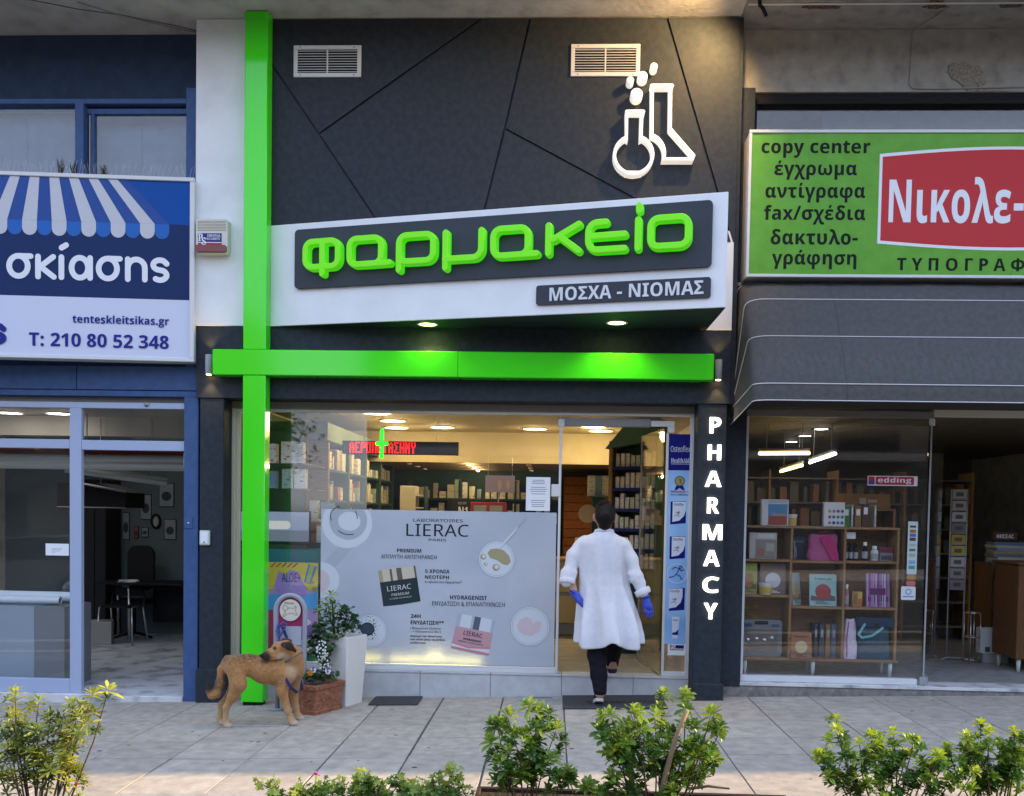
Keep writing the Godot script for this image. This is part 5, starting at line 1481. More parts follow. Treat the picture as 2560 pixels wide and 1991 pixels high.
func left_room() -> void:
	var fl := struct("floor_awning_shop", box(Vector3(4.3, 0.1, 6.5), 0.0), M.marble, Vector3(-5.25, -0.101, -11.55))
	struct("ceiling_awning_shop", box(Vector3(4.15, 0.06, 6.4), 0.0), paint("grey_ceiling", lin(0.36, 0.34, 0.30), 0.8), Vector3(-5.2, 2.66, -11.5))
	struct("ceiling_beam", box(Vector3(4.15, 0.22, 0.3), 0.0), mats["grey_ceiling"], Vector3(-5.2, 2.52, -10.9))
	struct("wall_awning_shop", box(Vector3(4.2, 2.8, 0.06), 0.0), paint("teal_wall", lin(0.10, 0.135, 0.15), 0.8), Vector3(-5.2, 1.3, -12.4))
	var wl := Color(1.0, 0.97, 0.93)
	for e in [[-5.45, -10.35, "nearer one over the blue doorway"], [-5.0, -11.2, "farther one over the blue doorway"], [-6.0, -10.35, "seen above the fixed blue window"], [-6.7, -10.4, "at the picture's edge above the fixed blue window"]]:
		disc_lamp("round white ceiling lamp, " + e[2], Vector3(e[0], 2.63, e[1]), 0.13, wl, 5.0, "lit ceiling lamps in the awning shop", 0.018)
	var cas := thing("awning_cassette", "long white rolled awning cassette hung across the awning shop with red strip", "awning roll", Vector3(-7.0, 2.05, -9.5))
	put(cas, "roll", tube([Vector3(0, 0, 0), Vector3(3.75, 0, 0)], 0.075, 16), paint("roll_white", lin(0.50, 0.53, 0.50), 0.35))
	slab(cas, "red_strip", Vector3(0, 0.085, -0.03), Vector3(3.75, 0.145, 0.0), paint("strip_red", lin(0.12, 0.012, 0.015), 0.5))
	for x in [0.4, 3.4]:
		slab(cas, "hanger", Vector3(x, 0.146, -0.02), Vector3(x + 0.02, 0.58, -0.01), M.grey)
	var sr := thing("slanting_awning_roll", "shorter white awning roll slanting down behind the long cassette", "awning roll", Vector3(-5.25, 1.99, -10.4))
	put(sr, "roll", tube([Vector3(0, 0.03, 0.3), Vector3(0.95, -0.09, -0.1)], 0.055, 14), mats["roll_white"])
	put(sr, "hanger", tube([Vector3(0.2, 0.04, 0.22), Vector3(0.2, 0.62, 0.22)], 0.006, 5), M.grey)
	put(sr, "hanger", tube([Vector3(0.8, -0.03, -0.04), Vector3(0.8, 0.62, -0.04)], 0.006, 5), M.grey)
	var bx := thing("awning_sample", "black folded awning sample hanging in the dark of the awning shop", "awning sample", Vector3(-5.55, 1.60, -10.5))
	put(bx, "cloth", prism([Vector2(0, 0), Vector2(0.78, 0.0), Vector2(0.78, 0.17), Vector2(0.45, 0.27), Vector2(0, 0.27)], 0.5), M.black)
	put(bx, "edge_bar", tube([Vector3(0, 0, 0.006), Vector3(0.78, -0.004, 0.006)], 0.007, 6), M.grey)
	put(bx, "edge_bar", tube([Vector3(0.2, 0.275, 0.006), Vector3(0.78, 0.18, 0.006)], 0.014, 6), M.grey)
	put(bx, "hanger", tube([Vector3(0.4, 0.27, -0.2), Vector3(0.4, 1.0, -0.2)], 0.006, 5), M.grey)
	# pictures and clock on the rear wall
	var pic := [["tree photograph", -5.17, 1.62, 0.20, 0.31, "topmost of the pictures above the dark chair"], ["tall landscape photograph", -5.42, 1.45, 0.15, 0.33, "beside the ring clock"], ["landscape photograph", -5.10, 1.19, 0.16, 0.27, "lower one beyond the ring clock"], ["small blue photograph", -5.40, 1.22, 0.09, 0.13, "small one under the tall photograph"], ["orange card", -5.50, 1.20, 0.06, 0.16, "orange one by the dark cupboard"], ["framed drawing", -5.66, 1.18, 0.10, 0.36, "tall narrow one beside the dark cupboard"]]
	for e in pic:
		var t := thing("wall_picture", "%s hung on the dim rear wall, %s" % [e[0], e[5]], "picture", Vector3(e[1], e[2], -12.368), "pictures on the rear wall")
		slab(t, "frame", Vector3(0, 0, 0), Vector3(e[3], e[4], 0.012), M.black, 0.002)
		slab(t, "print", Vector3(0.008, 0.008, 0.0122), Vector3(e[3] - 0.008, e[4] - 0.008, 0.014), paint("photo_" + String(e[0]).left(4), lin(0.30, 0.08, 0.03) if String(e[0]).begins_with("orange") else lin(0.22, 0.26, 0.30), 0.5), 0.0)
		put(t, "print_shape", prism(circle2(e[3] * 0.5, e[4] * 0.45, e[3] * 0.33, e[4] * 0.2, 12), 0.001), paint("photo_dark", lin(0.04, 0.05, 0.05), 0.6), Vector3(0, 0, 0.0155))
	var ck := thing("ring_clock", "oval dark rimmed wall clock between the photographs", "clock", Vector3(-5.21, 1.43, -12.368))
	var stk := begin()
	add_ribbon(stk, circle2(0, 0, 0.055, 0.085, 28), 0.03, 0.03, true, 0.006)
	put(ck, "rim", done(stk), M.black)
	put(ck, "face", prism(circle2(0, 0, 0.045, 0.075, 24), 0.006), M.grey, Vector3(0, 0, 0.008))
	var cup := thing("dark_cupboard", "tall dark cupboard just inside the blue doorway", "cupboard", Vector3(-5.95, -0.05, -11.9))
	slab(cup, "carcass", Vector3(0, 0, -0.4), Vector3(0.30, 2.0, 0), M.black, 0.004)
	slab(cup, "door", Vector3(0.01, 0.05, 0.0005), Vector3(0.145, 1.95, 0.018), paint("cupboard_door", lin(0.02, 0.022, 0.026), 0.5))
	slab(cup, "door", Vector3(0.155, 0.05, 0.0005), Vector3(0.29, 1.95, 0.018), mats["cupboard_door"])
	var oc := thing("office_chair", "black office chair with high rounded back behind the desk", "chair", Vector3(-5.26, -0.05, -12.0))
	put(oc, "backrest", prism(rrect(-0.17, 0.60, 0.17, 1.17, 0.12), 0.06), M.black, Vector3(0, 0, 0.0))
	slab(oc, "seat", Vector3(-0.2, 0.44, -0.02), Vector3(0.2, 0.50, 0.4), M.black, 0.02)
	put(oc, "column", tube([Vector3(0, 0.08, 0.2), Vector3(0, 0.44, 0.2)], 0.03, 10), M.black)
	for i in 5:
		var a := TAU * i / 5
		put(oc, "leg", tube([Vector3(0, 0.09, 0.2), Vector3(0.24 * cos(a), 0.03, 0.2 + 0.24 * sin(a))], 0.016, 6), M.black)
	var dk := thing("desk", "dark desk with chrome leg in the dim awning shop", "desk", Vector3(-5.6, -0.05, -11.75))
	slab(dk, "desk_top", Vector3(0, 0.71, -0.3), Vector3(1.5, 0.735, 0.3), M.black, 0.003)
	for x in [0.42, 1.42]:
		put(dk, "leg", tube([Vector3(x, 0.0, 0.25), Vector3(x, 0.709, 0.25)], 0.018, 8), M.steel)
	put(dk, "leg", tube([Vector3(0.05, 0.0, -0.25), Vector3(0.05, 0.709, -0.25)], 0.018, 8), M.steel)
	slab(dk, "modesty_panel", Vector3(0.5, 0.2, -0.28), Vector3(1.45, 0.70, -0.26), M.black)
	var pp := thing("desk_papers", "loose white papers lying on the dark desk", "papers", Vector3(-5.35, 0.6855, -11.7))
	for i in 4:
		var o := slab(pp, "sheet", Vector3(0, i * 0.006, 0), Vector3(0.21, i * 0.006 + 0.005, 0.15), M.paper, 0.0)
		o.rotation_degrees.y = i * 11
	var ch := thing("chrome_chair", "chrome framed visitor chair with bent tube legs in the awning shop", "chair", Vector3(-5.25, -0.05, -11.45))
	put(ch, "seat", prism(rrect(-0.19, -0.19, 0.19, 0.19, 0.06), 0.025), M.black, Vector3(0, 0.47, 0), Vector3(-90, 0, 0))
	put(ch, "backrest", prism(rrect(-0.18, 0.56, 0.18, 0.66, 0.03), 0.02), M.black, Vector3(0, 0, -0.2))
	for x in [-0.2, 0.2]:
		put(ch, "leg", tube([Vector3(x * 1.1, 0.0, 0.2), Vector3(x, 0.44, 0.16), Vector3(x, 0.455, 0.12), Vector3(x, 0.455, -0.16), Vector3(x, 0.62, -0.21)], 0.011, 8), M.steel)
		put(ch, "leg", tube([Vector3(x * 1.1, 0.0, -0.24), Vector3(x, 0.45, -0.14)], 0.011, 8), M.steel)
	var cart := paint("carton_brown", lin(0.36, 0.34, 0.30), 0.8)
	for e in [[-5.50, -11.35, 0.34, 0.28, 0.25, "largest of the boxes on the marble floor", cart], [-5.76, -11.15, 0.10, 0.34, 0.12, "tall narrow one against the cupboard", M.paper], [-5.66, -11.05, 0.10, 0.12, 0.1, "red one lowest by the doorway", paint("carton_red", lin(0.30, 0.02, 0.03), 0.6)]]:
		var b := thing("cardboard_box", "cardboard box in the awning shop, " + e[5], "box", Vector3(e[0], -0.05, e[1]), "boxes on the awning shop floor", 18.0)
		slab(b, "carton", Vector3(-e[2] / 2, 0.0, -e[4] / 2), Vector3(e[2] / 2, e[3], e[4] / 2), e[6], 0.004)
		slab(b, "tape", Vector3(-e[2] / 2, e[3] + 0.0002, -0.02), Vector3(e[2] / 2, e[3] + 0.001, 0.02), M.grey, 0.0)
	# plinth in the window with the white tubes on it
	var pl := thing("display_plinth", "grey two-tone display plinth inside the fixed blue window", "plinth", Vector3(-6.2, -0.05, -8.95))
	slab(pl, "body", Vector3(0, 0, 0), Vector3(1.52, 0.745, 0.5), paint("plinth_grey", lin(0.27, 0.33, 0.38), 0.5), 0.003)
	slab(pl, "end_panel", Vector3(1.5205, 0, 0.0), Vector3(1.80, 0.745, 0.5), paint("plinth_dark", lin(0.17, 0.19, 0.20), 0.5), 0.003)
	for e in [[0.035, 0.12, 0.045, -4.50, "nearest"], [0.028, 0.24, 0.03, -4.56, "middle"], [0.05, 0.36, 0.055, -4.47, "thickest, at the back"]]:
		var t := thing("awning_tube", "white plastic wrapped awning tube lying on the plinth, %s one" % e[4], "tube", Vector3(-6.0, 0.6955, -8.9 + 0.45 - e[1]), "tubes on the plinth")
		var stt := begin(false)
		add_tube(stt, [Vector3(0, e[2], 0), Vector3(0.7, e[2] + 0.004, 0.01), Vector3(e[3] + 6.0, e[2], 0)], e[0], 12, false, false)
		put(t, "tube_shell", done(stt), paint("tube_white", lin(0.62, 0.68, 0.72), 0.25))
		put(t, "tube_core", tube([Vector3(0.05, e[2], 0), Vector3(e[3] + 5.985, e[2], 0)], e[0] * 0.75, 10), paint("tube_dark", lin(0.05, 0.05, 0.05), 0.6))
	var nt := thing("window_notice", "small white printed notice stuck on the fixed blue window", "notice", Vector3(-4.49, 1.168, -8.2975))
	slab(nt, "sheet", Vector3(0, 0, 0), Vector3(0.21, 0.105, 0.001), M.paper, 0.0)
	for i in 4:
		slab(nt, "print_line", Vector3(0.055, 0.06 - i * 0.011, 0.0011), Vector3(0.15 - (0.06 if i == 3 else 0.01 * i), 0.063 - i * 0.011, 0.0016), M.grey, 0.0)

func book(label: String, x0: float, x1: float, y0: float, y1: float, z: float, c: Color, c2: Color, title := "", turn := 0.0, thick := 0.02) -> Node3D:
	var b := thing("book", label, "book", Vector3(x0, y0, z), "books in the shop window", turn)
	b.rotation_degrees.x = -6
	var w := x1 - x0
	var h := y1 - y0
	slab(b, "pages", Vector3(0.004, 0.004, -thick + 0.003), Vector3(w - 0.004, h - 0.004, -0.003), M.paper, 0.0)
	slab(b, "cover", Vector3(0, 0, -0.0028), Vector3(w, h, 0), paint("cover_" + c.to_html(false), c, 0.35), 0.0)
	slab(b, "cover", Vector3(0, 0, -thick), Vector3(w, h, -thick + 0.0028), mats["cover_" + c.to_html(false)], 0.0)
	put(b, "print_picture", prism(circle2(w * 0.5, h * 0.45, w * 0.3, h * 0.24, 16), 0.0008), paint("cover_" + c2.to_html(false), c2, 0.4), Vector3(0, 0, 0.001))
	for i in 3:
		slab(b, "print_line", Vector3(w * 0.22, h * (0.06 + 0.035 * i), 0.0006), Vector3(w * (0.78 - 0.12 * i), h * (0.075 + 0.035 * i), 0.0014), M.paper if c.get_luminance() < 0.4 else M.ink, 0.0)
	put(b, "print_picture", prism([Vector2(w * 0.04, h * 0.16), Vector2(w * 0.96, h * 0.16), Vector2(w * 0.96, h * 0.30), Vector2(w * 0.7, h * 0.36), Vector2(w * 0.4, h * 0.27), Vector2(w * 0.04, h * 0.33)], 0.0006), paint("cover_low_" + c.to_html(false), c.lerp(c2, 0.5).darkened(0.3), 0.4), Vector3(0, 0, 0.0008))
	if title != "":
		words(b, "print", title, w * 0.18, h * 0.80, w * 0.82, h * 0.89, 0.001, M.ink, 0.001)
	return b

func carton(called: String, label: String, x0: float, x1: float, y0: float, y1: float, z: float, d: float, c: Color, picture: Array, turn := 0.0) -> Node3D:
	var b := thing(called, label, "box", Vector3(x0, y0, z), "", turn)
	var w := x1 - x0
	var h := y1 - y0
	slab(b, "carton", Vector3(0, 0, -d), Vector3(w, h, 0), paint("carton_" + c.to_html(false), c, 0.45), 0.002)
	for p in picture:
		slab(b, "print_panel", Vector3(w * p[0], h * p[1], 0.0003), Vector3(w * p[2], h * p[3], 0.0012 + 0.0004 * picture.find(p)), paint("panel_" + (p[4] as Color).to_html(false), p[4], 0.4), 0.0)
	return b

func right_room() -> void:
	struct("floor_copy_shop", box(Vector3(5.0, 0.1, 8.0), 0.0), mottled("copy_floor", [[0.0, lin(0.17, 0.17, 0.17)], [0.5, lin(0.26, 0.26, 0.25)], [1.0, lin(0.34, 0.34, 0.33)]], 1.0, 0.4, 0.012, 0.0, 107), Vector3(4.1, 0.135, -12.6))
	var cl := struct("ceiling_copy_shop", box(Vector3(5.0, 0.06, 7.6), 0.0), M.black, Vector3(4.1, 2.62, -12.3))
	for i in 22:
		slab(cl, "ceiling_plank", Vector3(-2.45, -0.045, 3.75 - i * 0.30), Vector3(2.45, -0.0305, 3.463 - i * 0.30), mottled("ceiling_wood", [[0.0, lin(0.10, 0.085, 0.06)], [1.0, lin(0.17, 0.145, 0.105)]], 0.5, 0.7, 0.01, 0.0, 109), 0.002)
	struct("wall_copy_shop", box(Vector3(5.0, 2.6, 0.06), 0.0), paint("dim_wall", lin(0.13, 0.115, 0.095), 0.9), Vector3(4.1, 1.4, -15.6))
	for e in [[2.842, -10.47, "nearest the window"], [2.896, -11.34, "middle one"], [2.959, -12.23, "farthest from the window"]]:
		var l := thing("ceiling_spot", "round white recessed spot in the copy shop's plank ceiling, " + e[2], "ceiling lamp", Vector3(e[0], 2.574, e[1]), "spots in the plank ceiling")
		put(l, "light_disc", lathe([Vector2(0, -0.008), Vector2(0.075, -0.006)], 20), glow("copy_spot", Color(1, 1, 0.97), 5.0))
		put(l, "light_ring", lathe([Vector2(0.10, 0.0), Vector2(0.102, -0.01), Vector2(0.078, -0.010), Vector2(0.0755, -0.002)], 20), M.black)
		omni(Vector3(e[0], 2.53, e[1]), Color(1, 0.98, 0.92), 0.006, 0.06)
	for e in [[Vector3(2.10, 2.27, -10.05), Vector3(2.62, 2.28, -10.05), Color(1.0, 0.82, 0.42), "warm tube crossing the window near its top"], [Vector3(2.74, 2.21, -10.5), Vector3(2.84, 2.27, -9.9), Color(1.0, 0.98, 0.90), "whitest tube running into the shop"], [Vector3(2.62, 2.15, -11.3), Vector3(2.66, 2.18, -10.5), Color(1.0, 0.86, 0.50), "warm tube behind the white one"]]:
		var l := thing("tube_lamp", "lit fluorescent lamp in the copy shop, " + e[3], "tube lamp", Vector3.ZERO, "fluorescent lamps in the copy shop")
		put(l, "tube_light", tube([e[0], e[1]], 0.014, 8), glow("tube_" + (e[2] as Color).to_html(false), e[2], 5.0))
		put(l, "lamp_housing", tube([e[0] + Vector3(0, 0.035, 0), e[1] + Vector3(0, 0.035, 0)], 0.02, 6), M.grey)
		for q in [0.15, 0.85]:
			var p: Vector3 = (e[0] as Vector3).lerp(e[1], q)
			put(l, "hanger", tube([p + Vector3(0, 0.04, 0), Vector3(p.x, 2.574, p.z)], 0.004, 4), M.grey)
		omni((e[0] + e[1]) / 2.0 + Vector3(0, -0.05, 0), e[2], 0.009, 0.10)
	# low bookcase in the window
	var z := -8.75
	var s := thing("window_bookcase", "low beech bookcase on pale tapered legs in the copy shop window", "bookcase", Vector3(0, 0, z))
	slab(s, "top_board", Vector3(1.70, 1.515, -0.30), Vector3(3.10, 1.538, 0), M.wood)
	slab(s, "base_board", Vector3(1.70, 0.318, -0.30), Vector3(3.12, 0.342, 0.005), M.wood)
	for x in [1.68, 2.135, 2.61, 3.08]:
		slab(s, "upright", Vector3(x, 0.3425, -0.30), Vector3(x + 0.022, 1.5145, -0.001), M.wood)
	slab(s, "back_board", Vector3(1.70, 0.3425, -0.312), Vector3(3.10, 1.5145, -0.3005), M.wood)
	for e in [[1.7025, 2.1345, 1.21], [2.1575, 2.6095, 1.205], [2.6325, 3.0795, 1.21], [1.7025, 2.1345, 0.888], [2.1575, 2.6095, 0.792], [2.6325, 3.0795, 0.792]]:
		slab(s, "shelf", Vector3(e[0], e[2], -0.30), Vector3(e[1], e[2] + 0.024, -0.002), M.wood)
	for e in [[2.37, -0.03], [3.06, -0.03], [2.37, -0.27], [3.06, -0.27], [1.76, -0.03], [1.76, -0.27]]:
		put(s, "leg", lathe([Vector2(0, 0), Vector2(0.014, 0), Vector2(0.022, 0.1325), Vector2(0, 0.1325)], 10), paint("leg_pale", lin(0.50, 0.54, 0.50), 0.5), Vector3(e[0], 0.185, e[1]))
	var f := z + 0.0
	# on top
	carton("puzzle_box", "puzzle box with a red bridge picture standing on the bookcase top", 1.875, 2.115, 1.5385, 1.775, f - 0.03, 0.06, lin(0.56, 0.58, 0.60), [[0.24, 0.02, 0.96, 0.82, lin(0.10, 0.24, 0.40)], [0.26, 0.03, 0.94, 0.36, lin(0.30, 0.08, 0.05)], [0.4, 0.38, 0.9, 0.46, lin(0.34, 0.26, 0.26)], [0.24, 0.86, 0.96, 0.97, lin(0.40, 0.42, 0.44)]])
	tub("small yellow and white tub beside the puzzle on the bookcase top", 2.155, 1.5385, f - 0.05, 0.042, 0.105)
	var ps := carton("paint_set", "white paint set with twelve round colour pans on the bookcase top", 2.431, 2.617, 1.5385, 1.758, f - 0.03, 0.05, lin(0.60, 0.62, 0.64), [])
	var cols := [lin(0.42, 0.32, 0.08), lin(0.12, 0.22, 0.36), lin(0.36, 0.05, 0.09), lin(0.16, 0.09, 0.14), lin(0.34, 0.09, 0.10), lin(0.05, 0.16, 0.28), lin(0.08, 0.25, 0.10), lin(0.05, 0.20, 0.24), lin(0.30, 0.20, 0.32), lin(0.06, 0.08, 0.16), lin(0.08, 0.18, 0.32), lin(0.07, 0.12, 0.32)]
	for i in 12:
		put(ps, "colour_pan", lathe([Vector2(0, 0.004), Vector2(0.012, 0.004), Vector2(0.0145, 0.002), Vector2(0.0145, 0)], 14), paint("pan_%d" % i, cols[i], 0.3), Vector3(0.052 + (i % 4) * 0.037, 0.138 - (i / 4) * 0.052, 0.0005), Vector3(90, 0, 0))
	for e in [[2.622, 2.69, 0.185, lin(0.08, 0.20, 0.06), "green"], [2.70, 2.72, 0.20, lin(0.42, 0.43, 0.44), "thin white"], [2.735, 2.79, 0.19, lin(0.26, 0.14, 0.05), "tan"], [2.80, 2.86, 0.21, lin(0.10, 0.05, 0.04), "dark brown"], [2.91, 2.925, 0.20, lin(0.45, 0.46, 0.47), "lone white"]]:
		var b := thing("binder", e[4] + " binder standing upright on the bookcase top", "binder", Vector3(e[0], 1.5385, f - 0.12), "binders on the bookcase")
		slab(b, "spine", Vector3(0, 0, 0), Vector3(e[1] - e[0], e[2], 0.004), paint("binder_" + e[4], e[3], 0.5), 0.002)
		slab(b, "spine_label", Vector3((e[1] - e[0]) * 0.2, e[2] * 0.55, 0.0042), Vector3((e[1] - e[0]) * 0.8, e[2] * 0.85, 0.005), M.paper, 0.0)
		slab(b, "covers", Vector3(0, 0, -0.15), Vector3(e[1] - e[0], e[2], -0.0005), mats["binder_" + e[4]], 0.002)
	# first row
	carton("game_box", "board game box with a busy crowd picture on the upper shelf", 1.775, 2.02, 1.2345, 1.472, f - 0.04, 0.06, lin(0.40, 0.40, 0.38), [[0.22, 0.02, 0.98, 0.74, lin(0.24, 0.22, 0.20)], [0.3, 0.1, 0.55, 0.4, lin(0.30, 0.14, 0.10)], [0.6, 0.3, 0.9, 0.6, lin(0.34, 0.33, 0.30)], [0.3, 0.8, 0.9, 0.95, lin(0.52, 0.52, 0.48)]])
	var pb := thing("lunch_bag", "magenta patterned fabric bag slumped on the upper shelf", "bag", Vector3(2.44, 1.2295, f - 0.08))
	var stb := begin(false)
	sack(stb, 0.145, 0.235, 0.07, 0.16)
	put(pb, "bag_body", done(stb), mottled("magenta_cloth", [[0.0, lin(0.30, 0.02, 0.13)], [0.55, lin(0.34, 0.03, 0.16)], [0.62, lin(0.40, 0.24, 0.32)], [1.0, lin(0.42, 0.10, 0.22)]], 0.12, 0.7, 0.03, 0.0, 113))
	put(pb, "flap", prism([Vector2(-0.05, 0.20), Vector2(0.05, 0.22), Vector2(0.10, 0.12), Vector2(0.13, -0.02), Vector2(0.06, 0.0)], 0.01), paint("magenta_plain", lin(0.36, 0.02, 0.12), 0.6), Vector3(0, 0.012, 0.085))
	put(pb, "handle", tube([Vector3(-0.05, 0.22, 0.0), Vector3(-0.02, 0.26, 0.01), Vector3(0.04, 0.26, 0.01), Vector3(0.07, 0.22, 0.0)], 0.007, 6), mats["magenta_plain"])
	carton("pencil_box", "dark blue pencil box leaning behind the magenta bag", 2.165, 2.30, 1.2295, 1.45, f - 0.14, 0.05, lin(0.015, 0.025, 0.06), [[0.1, 0.7, 0.9, 0.8, lin(0.08, 0.10, 0.16)]])
	put(thing("strap", "thin pale strap hanging in front of the dark pencil box", "strap", Vector3(2.18, 1.2295, f - 0.05)), "loop", tube([Vector3(0, 0.17, 0), Vector3(0.005, 0.08, 0), Vector3(0.0, 0.012, 0), Vector3(0.012, 0.008, 0), Vector3(0.02, 0.05, 0), Vector3(0.012, 0.12, 0)], 0.004, 6), M.grey)
	for i in 6:
		var bt := bottle("black capped ink bottle under the white card, %s row, %s along" % ["front" if i < 3 else "back", NTH[i % 3]], 2.645 + (i % 3) * 0.045, 1.2345, f - 0.06 - (i / 3) * 0.05, 0.018, 0.15 + 0.01 * (i / 3), paint("ink_bottle", lin(0.01, 0.013, 0.014), 0.3), M.black, "ink bottles on the upper shelf")
	bottle("tall bottle with white label and white cap on the upper shelf", 2.815, 1.2345, f - 0.06, 0.026, 0.168, M.black, M.paper, "")
	bottle("stout white bottle with rounded shoulders on the upper shelf", 2.90, 1.2345, f - 0.06, 0.035, 0.135, paint("bottle_white", lin(0.55, 0.57, 0.58), 0.4), M.paper, "")
	carton("toy_car_box", "low toy car box with dark red lid at the shelf's end", 2.945, 3.065, 1.2345, 1.355, f - 0.05, 0.08, lin(0.20, 0.20, 0.21), [[0.0, 0.62, 1.0, 0.98, lin(0.16, 0.03, 0.05)], [0.1, 0.1, 0.9, 0.4, lin(0.06, 0.07, 0.08)]])
	solo("price_card", "blank white card hung above the row of ink bottles", "card", box(Vector3(0.105, 0.06, 0.004), 0.0), M.paper, Vector3(2.685, 1.46, f - 0.09))
	# second row
	book("green picture book with a teddy bear on the middle shelf", 1.705, 1.852, 0.9125, 1.195, f - 0.03, lin(0.26, 0.30, 0.07), lin(0.28, 0.14, 0.05), "")
	book("brown picture book with a white cloud shape on the middle shelf", 1.885, 2.115, 0.9125, 1.20, f - 0.05, lin(0.16, 0.12, 0.10), lin(0.50, 0.52, 0.54), "")
	tub("yellow and blue modelling tub in front of the brown picture book", 1.925, 0.9125, f + 0.035 - 0.06, 0.062, 0.108)
	book("narrow blue and tan picture book leaning at an angle on the lower middle shelf", 2.19, 2.31, 0.8165, 1.11, f - 0.07, lin(0.26, 0.36, 0.34), lin(0.38, 0.26, 0.10), "", 40.0)
	book("pale turquoise picture book with a boy in red", 2.333, 2.573, 0.8165, 1.105, f - 0.05, lin(0.26, 0.44, 0.42), lin(0.30, 0.06, 0.06), "Ο κήπος μας")
	bottle("slim pink topped bottle beside the shelf upright", 2.66, 0.8165, f - 0.05, 0.02, 0.20, paint("bottle_pink", lin(0.36, 0.14, 0.20), 0.4), M.paper, "")
	carton("cube_box", "small tan cube box with coloured squares on the lower middle shelf", 2.71, 2.80, 0.8165, 0.955, f - 0.04, 0.08, lin(0.30, 0.19, 0.07), [[0.55, 0.55, 0.95, 0.95, lin(0.44, 0.32, 0.06)], [0.55, 0.1, 0.95, 0.5, lin(0.40, 0.10, 0.04)], [0.1, 0.15, 0.45, 0.8, lin(0.20, 0.11, 0.04)]])
	var sb := book("violet striped notebook standing on the lower middle shelf", 2.84, 3.05, 0.8165, 1.12, f - 0.05, lin(0.28, 0.15, 0.32), lin(0.12, 0.02, 0.10), "")
	for i in 11:
		slab(sb, "print_stripe", Vector3(0.006 + i * 0.019, 0.002, 0.0022), Vector3(0.012 + i * 0.019 + 0.004 * (i % 3), 0.302, 0.0028), paint("stripe_%d" % (i % 4), [lin(0.50, 0.44, 0.58), lin(0.16, 0.05, 0.20), lin(0.42, 0.16, 0.34), lin(0.36, 0.34, 0.52)][i % 4], 0.5), 0.0)
	slab(sb, "print_label", Vector3(0.03, 0.11, 0.003), Vector3(0.17, 0.17, 0.0036), paint("label_plum", lin(0.10, 0.02, 0.09), 0.5), 0.0)
	# bottom row
	var cs := thing("tool_case", "grey plastic carry case with a clear front showing small tools", "case", Vector3(1.725, 0.3425, f - 0.06))
	var gp := paint("case_grey", lin(0.15, 0.165, 0.175), 0.5)
	put(cs, "shell", prism(rrect(0, 0, 0.37, 0.335, 0.035), 0.08), gp)
	put(cs, "window", prism(rrect(0.04, 0.035, 0.33, 0.25, 0.012), 0.002), mottled("tool_picture", [[0.0, lin(0.03, 0.03, 0.035)], [0.45, lin(0.09, 0.085, 0.08)], [0.55, lin(0.26, 0.24, 0.20)], [0.7, lin(0.08, 0.08, 0.09)], [1.0, lin(0.36, 0.34, 0.30)]], 0.10, 0.4, 0.03, 0.0, 127), Vector3(0, 0, 0.0025))
	slab(cs, "handle", Vector3(0.12, 0.295, 0.0005), Vector3(0.24, 0.325, 0.012), M.black, 0.006)
	for x in [0.03, 0.275]:
		slab(cs, "latch", Vector3(x, 0.275, 0.0005), Vector3(x + 0.065, 0.30, 0.012), paint("latch_blue", lin(0.05, 0.08, 0.16), 0.4), 0.003)
	for e in [[0.06, 0.15], [0.14, 0.16], [0.21, 0.15], [0.28, 0.17]]:
		put(cs, "tool", lathe([Vector2(0, 0.006), Vector2(0.014, 0.005), Vector2(0.018, 0)], 12), M.steel, Vector3(e[0], e[1], 0.003), Vector3(90, 0, 0))
	book("red and yellow storybook leaning against the bottom upright", 2.16, 2.345, 0.3425, 0.575, f + 0.02, lin(0.30, 0.13, 0.07), lin(0.46, 0.38, 0.22), "Ιστορίες")
	for e in [[2.40, 2.43, lin(0.04, 0.05, 0.07), "dark slim"], [2.45, 2.49, lin(0.06, 0.07, 0.10), "dark broad"], [2.505, 2.545, lin(0.24, 0.14, 0.06), "tan slim"], [2.555, 2.60, lin(0.10, 0.15, 0.22), "slate blue"]]:
		var b := thing("binder", e[3] + " folder standing on the bookcase's bottom board", "binder", Vector3(e[0], 0.3425, f - 0.12), "folders on the bottom board")
		slab(b, "spine", Vector3(0, 0, 0), Vector3(e[1] - e[0], 0.30, 0.004), paint("folder_" + e[3], e[2], 0.5), 0.002)
		slab(b, "spine_label", Vector3((e[1] - e[0]) * 0.25, 0.18, 0.0042), Vector3((e[1] - e[0]) * 0.75, 0.25, 0.005), M.grey, 0.0)
		slab(b, "covers", Vector3(0, 0, -0.16), Vector3(e[1] - e[0], 0.30, -0.0005), mats["folder_" + e[3]], 0.002)
	var pp := thing("pencil_pouch", "upright pink and white patterned pouch in the bottom row", "pouch", Vector3(2.70, 0.3425, f - 0.06))
	var stp := begin(false)
	sack(stp, 0.07, 0.36, 0.04, 0.45)
	put(pp, "pouch_body", done(stp), mottled("pouch_print", [[0.0, lin(0.36, 0.06, 0.16)], [0.35, lin(0.52, 0.46, 0.56)], [0.7, lin(0.56, 0.52, 0.60)], [1.0, lin(0.40, 0.10, 0.22)]], 0.16, 0.6, 0.02, 0.0, 131))
	put(pp, "zip", tube([Vector3(-0.03, 0.02, 0.041), Vector3(-0.035, 0.2, 0.043), Vector3(-0.015, 0.34, 0.02)], 0.004, 5), paint("zip_plum", lin(0.24, 0.02, 0.10), 0.5))
	var tb := thing("tote_bag", "large teal tote bag with a turquoise strap in the bottom row", "bag", Vector3(2.91, 0.3425, f - 0.08))
	var stt := begin(false)
	sack(stt, 0.16, 0.375, 0.075, 0.08)
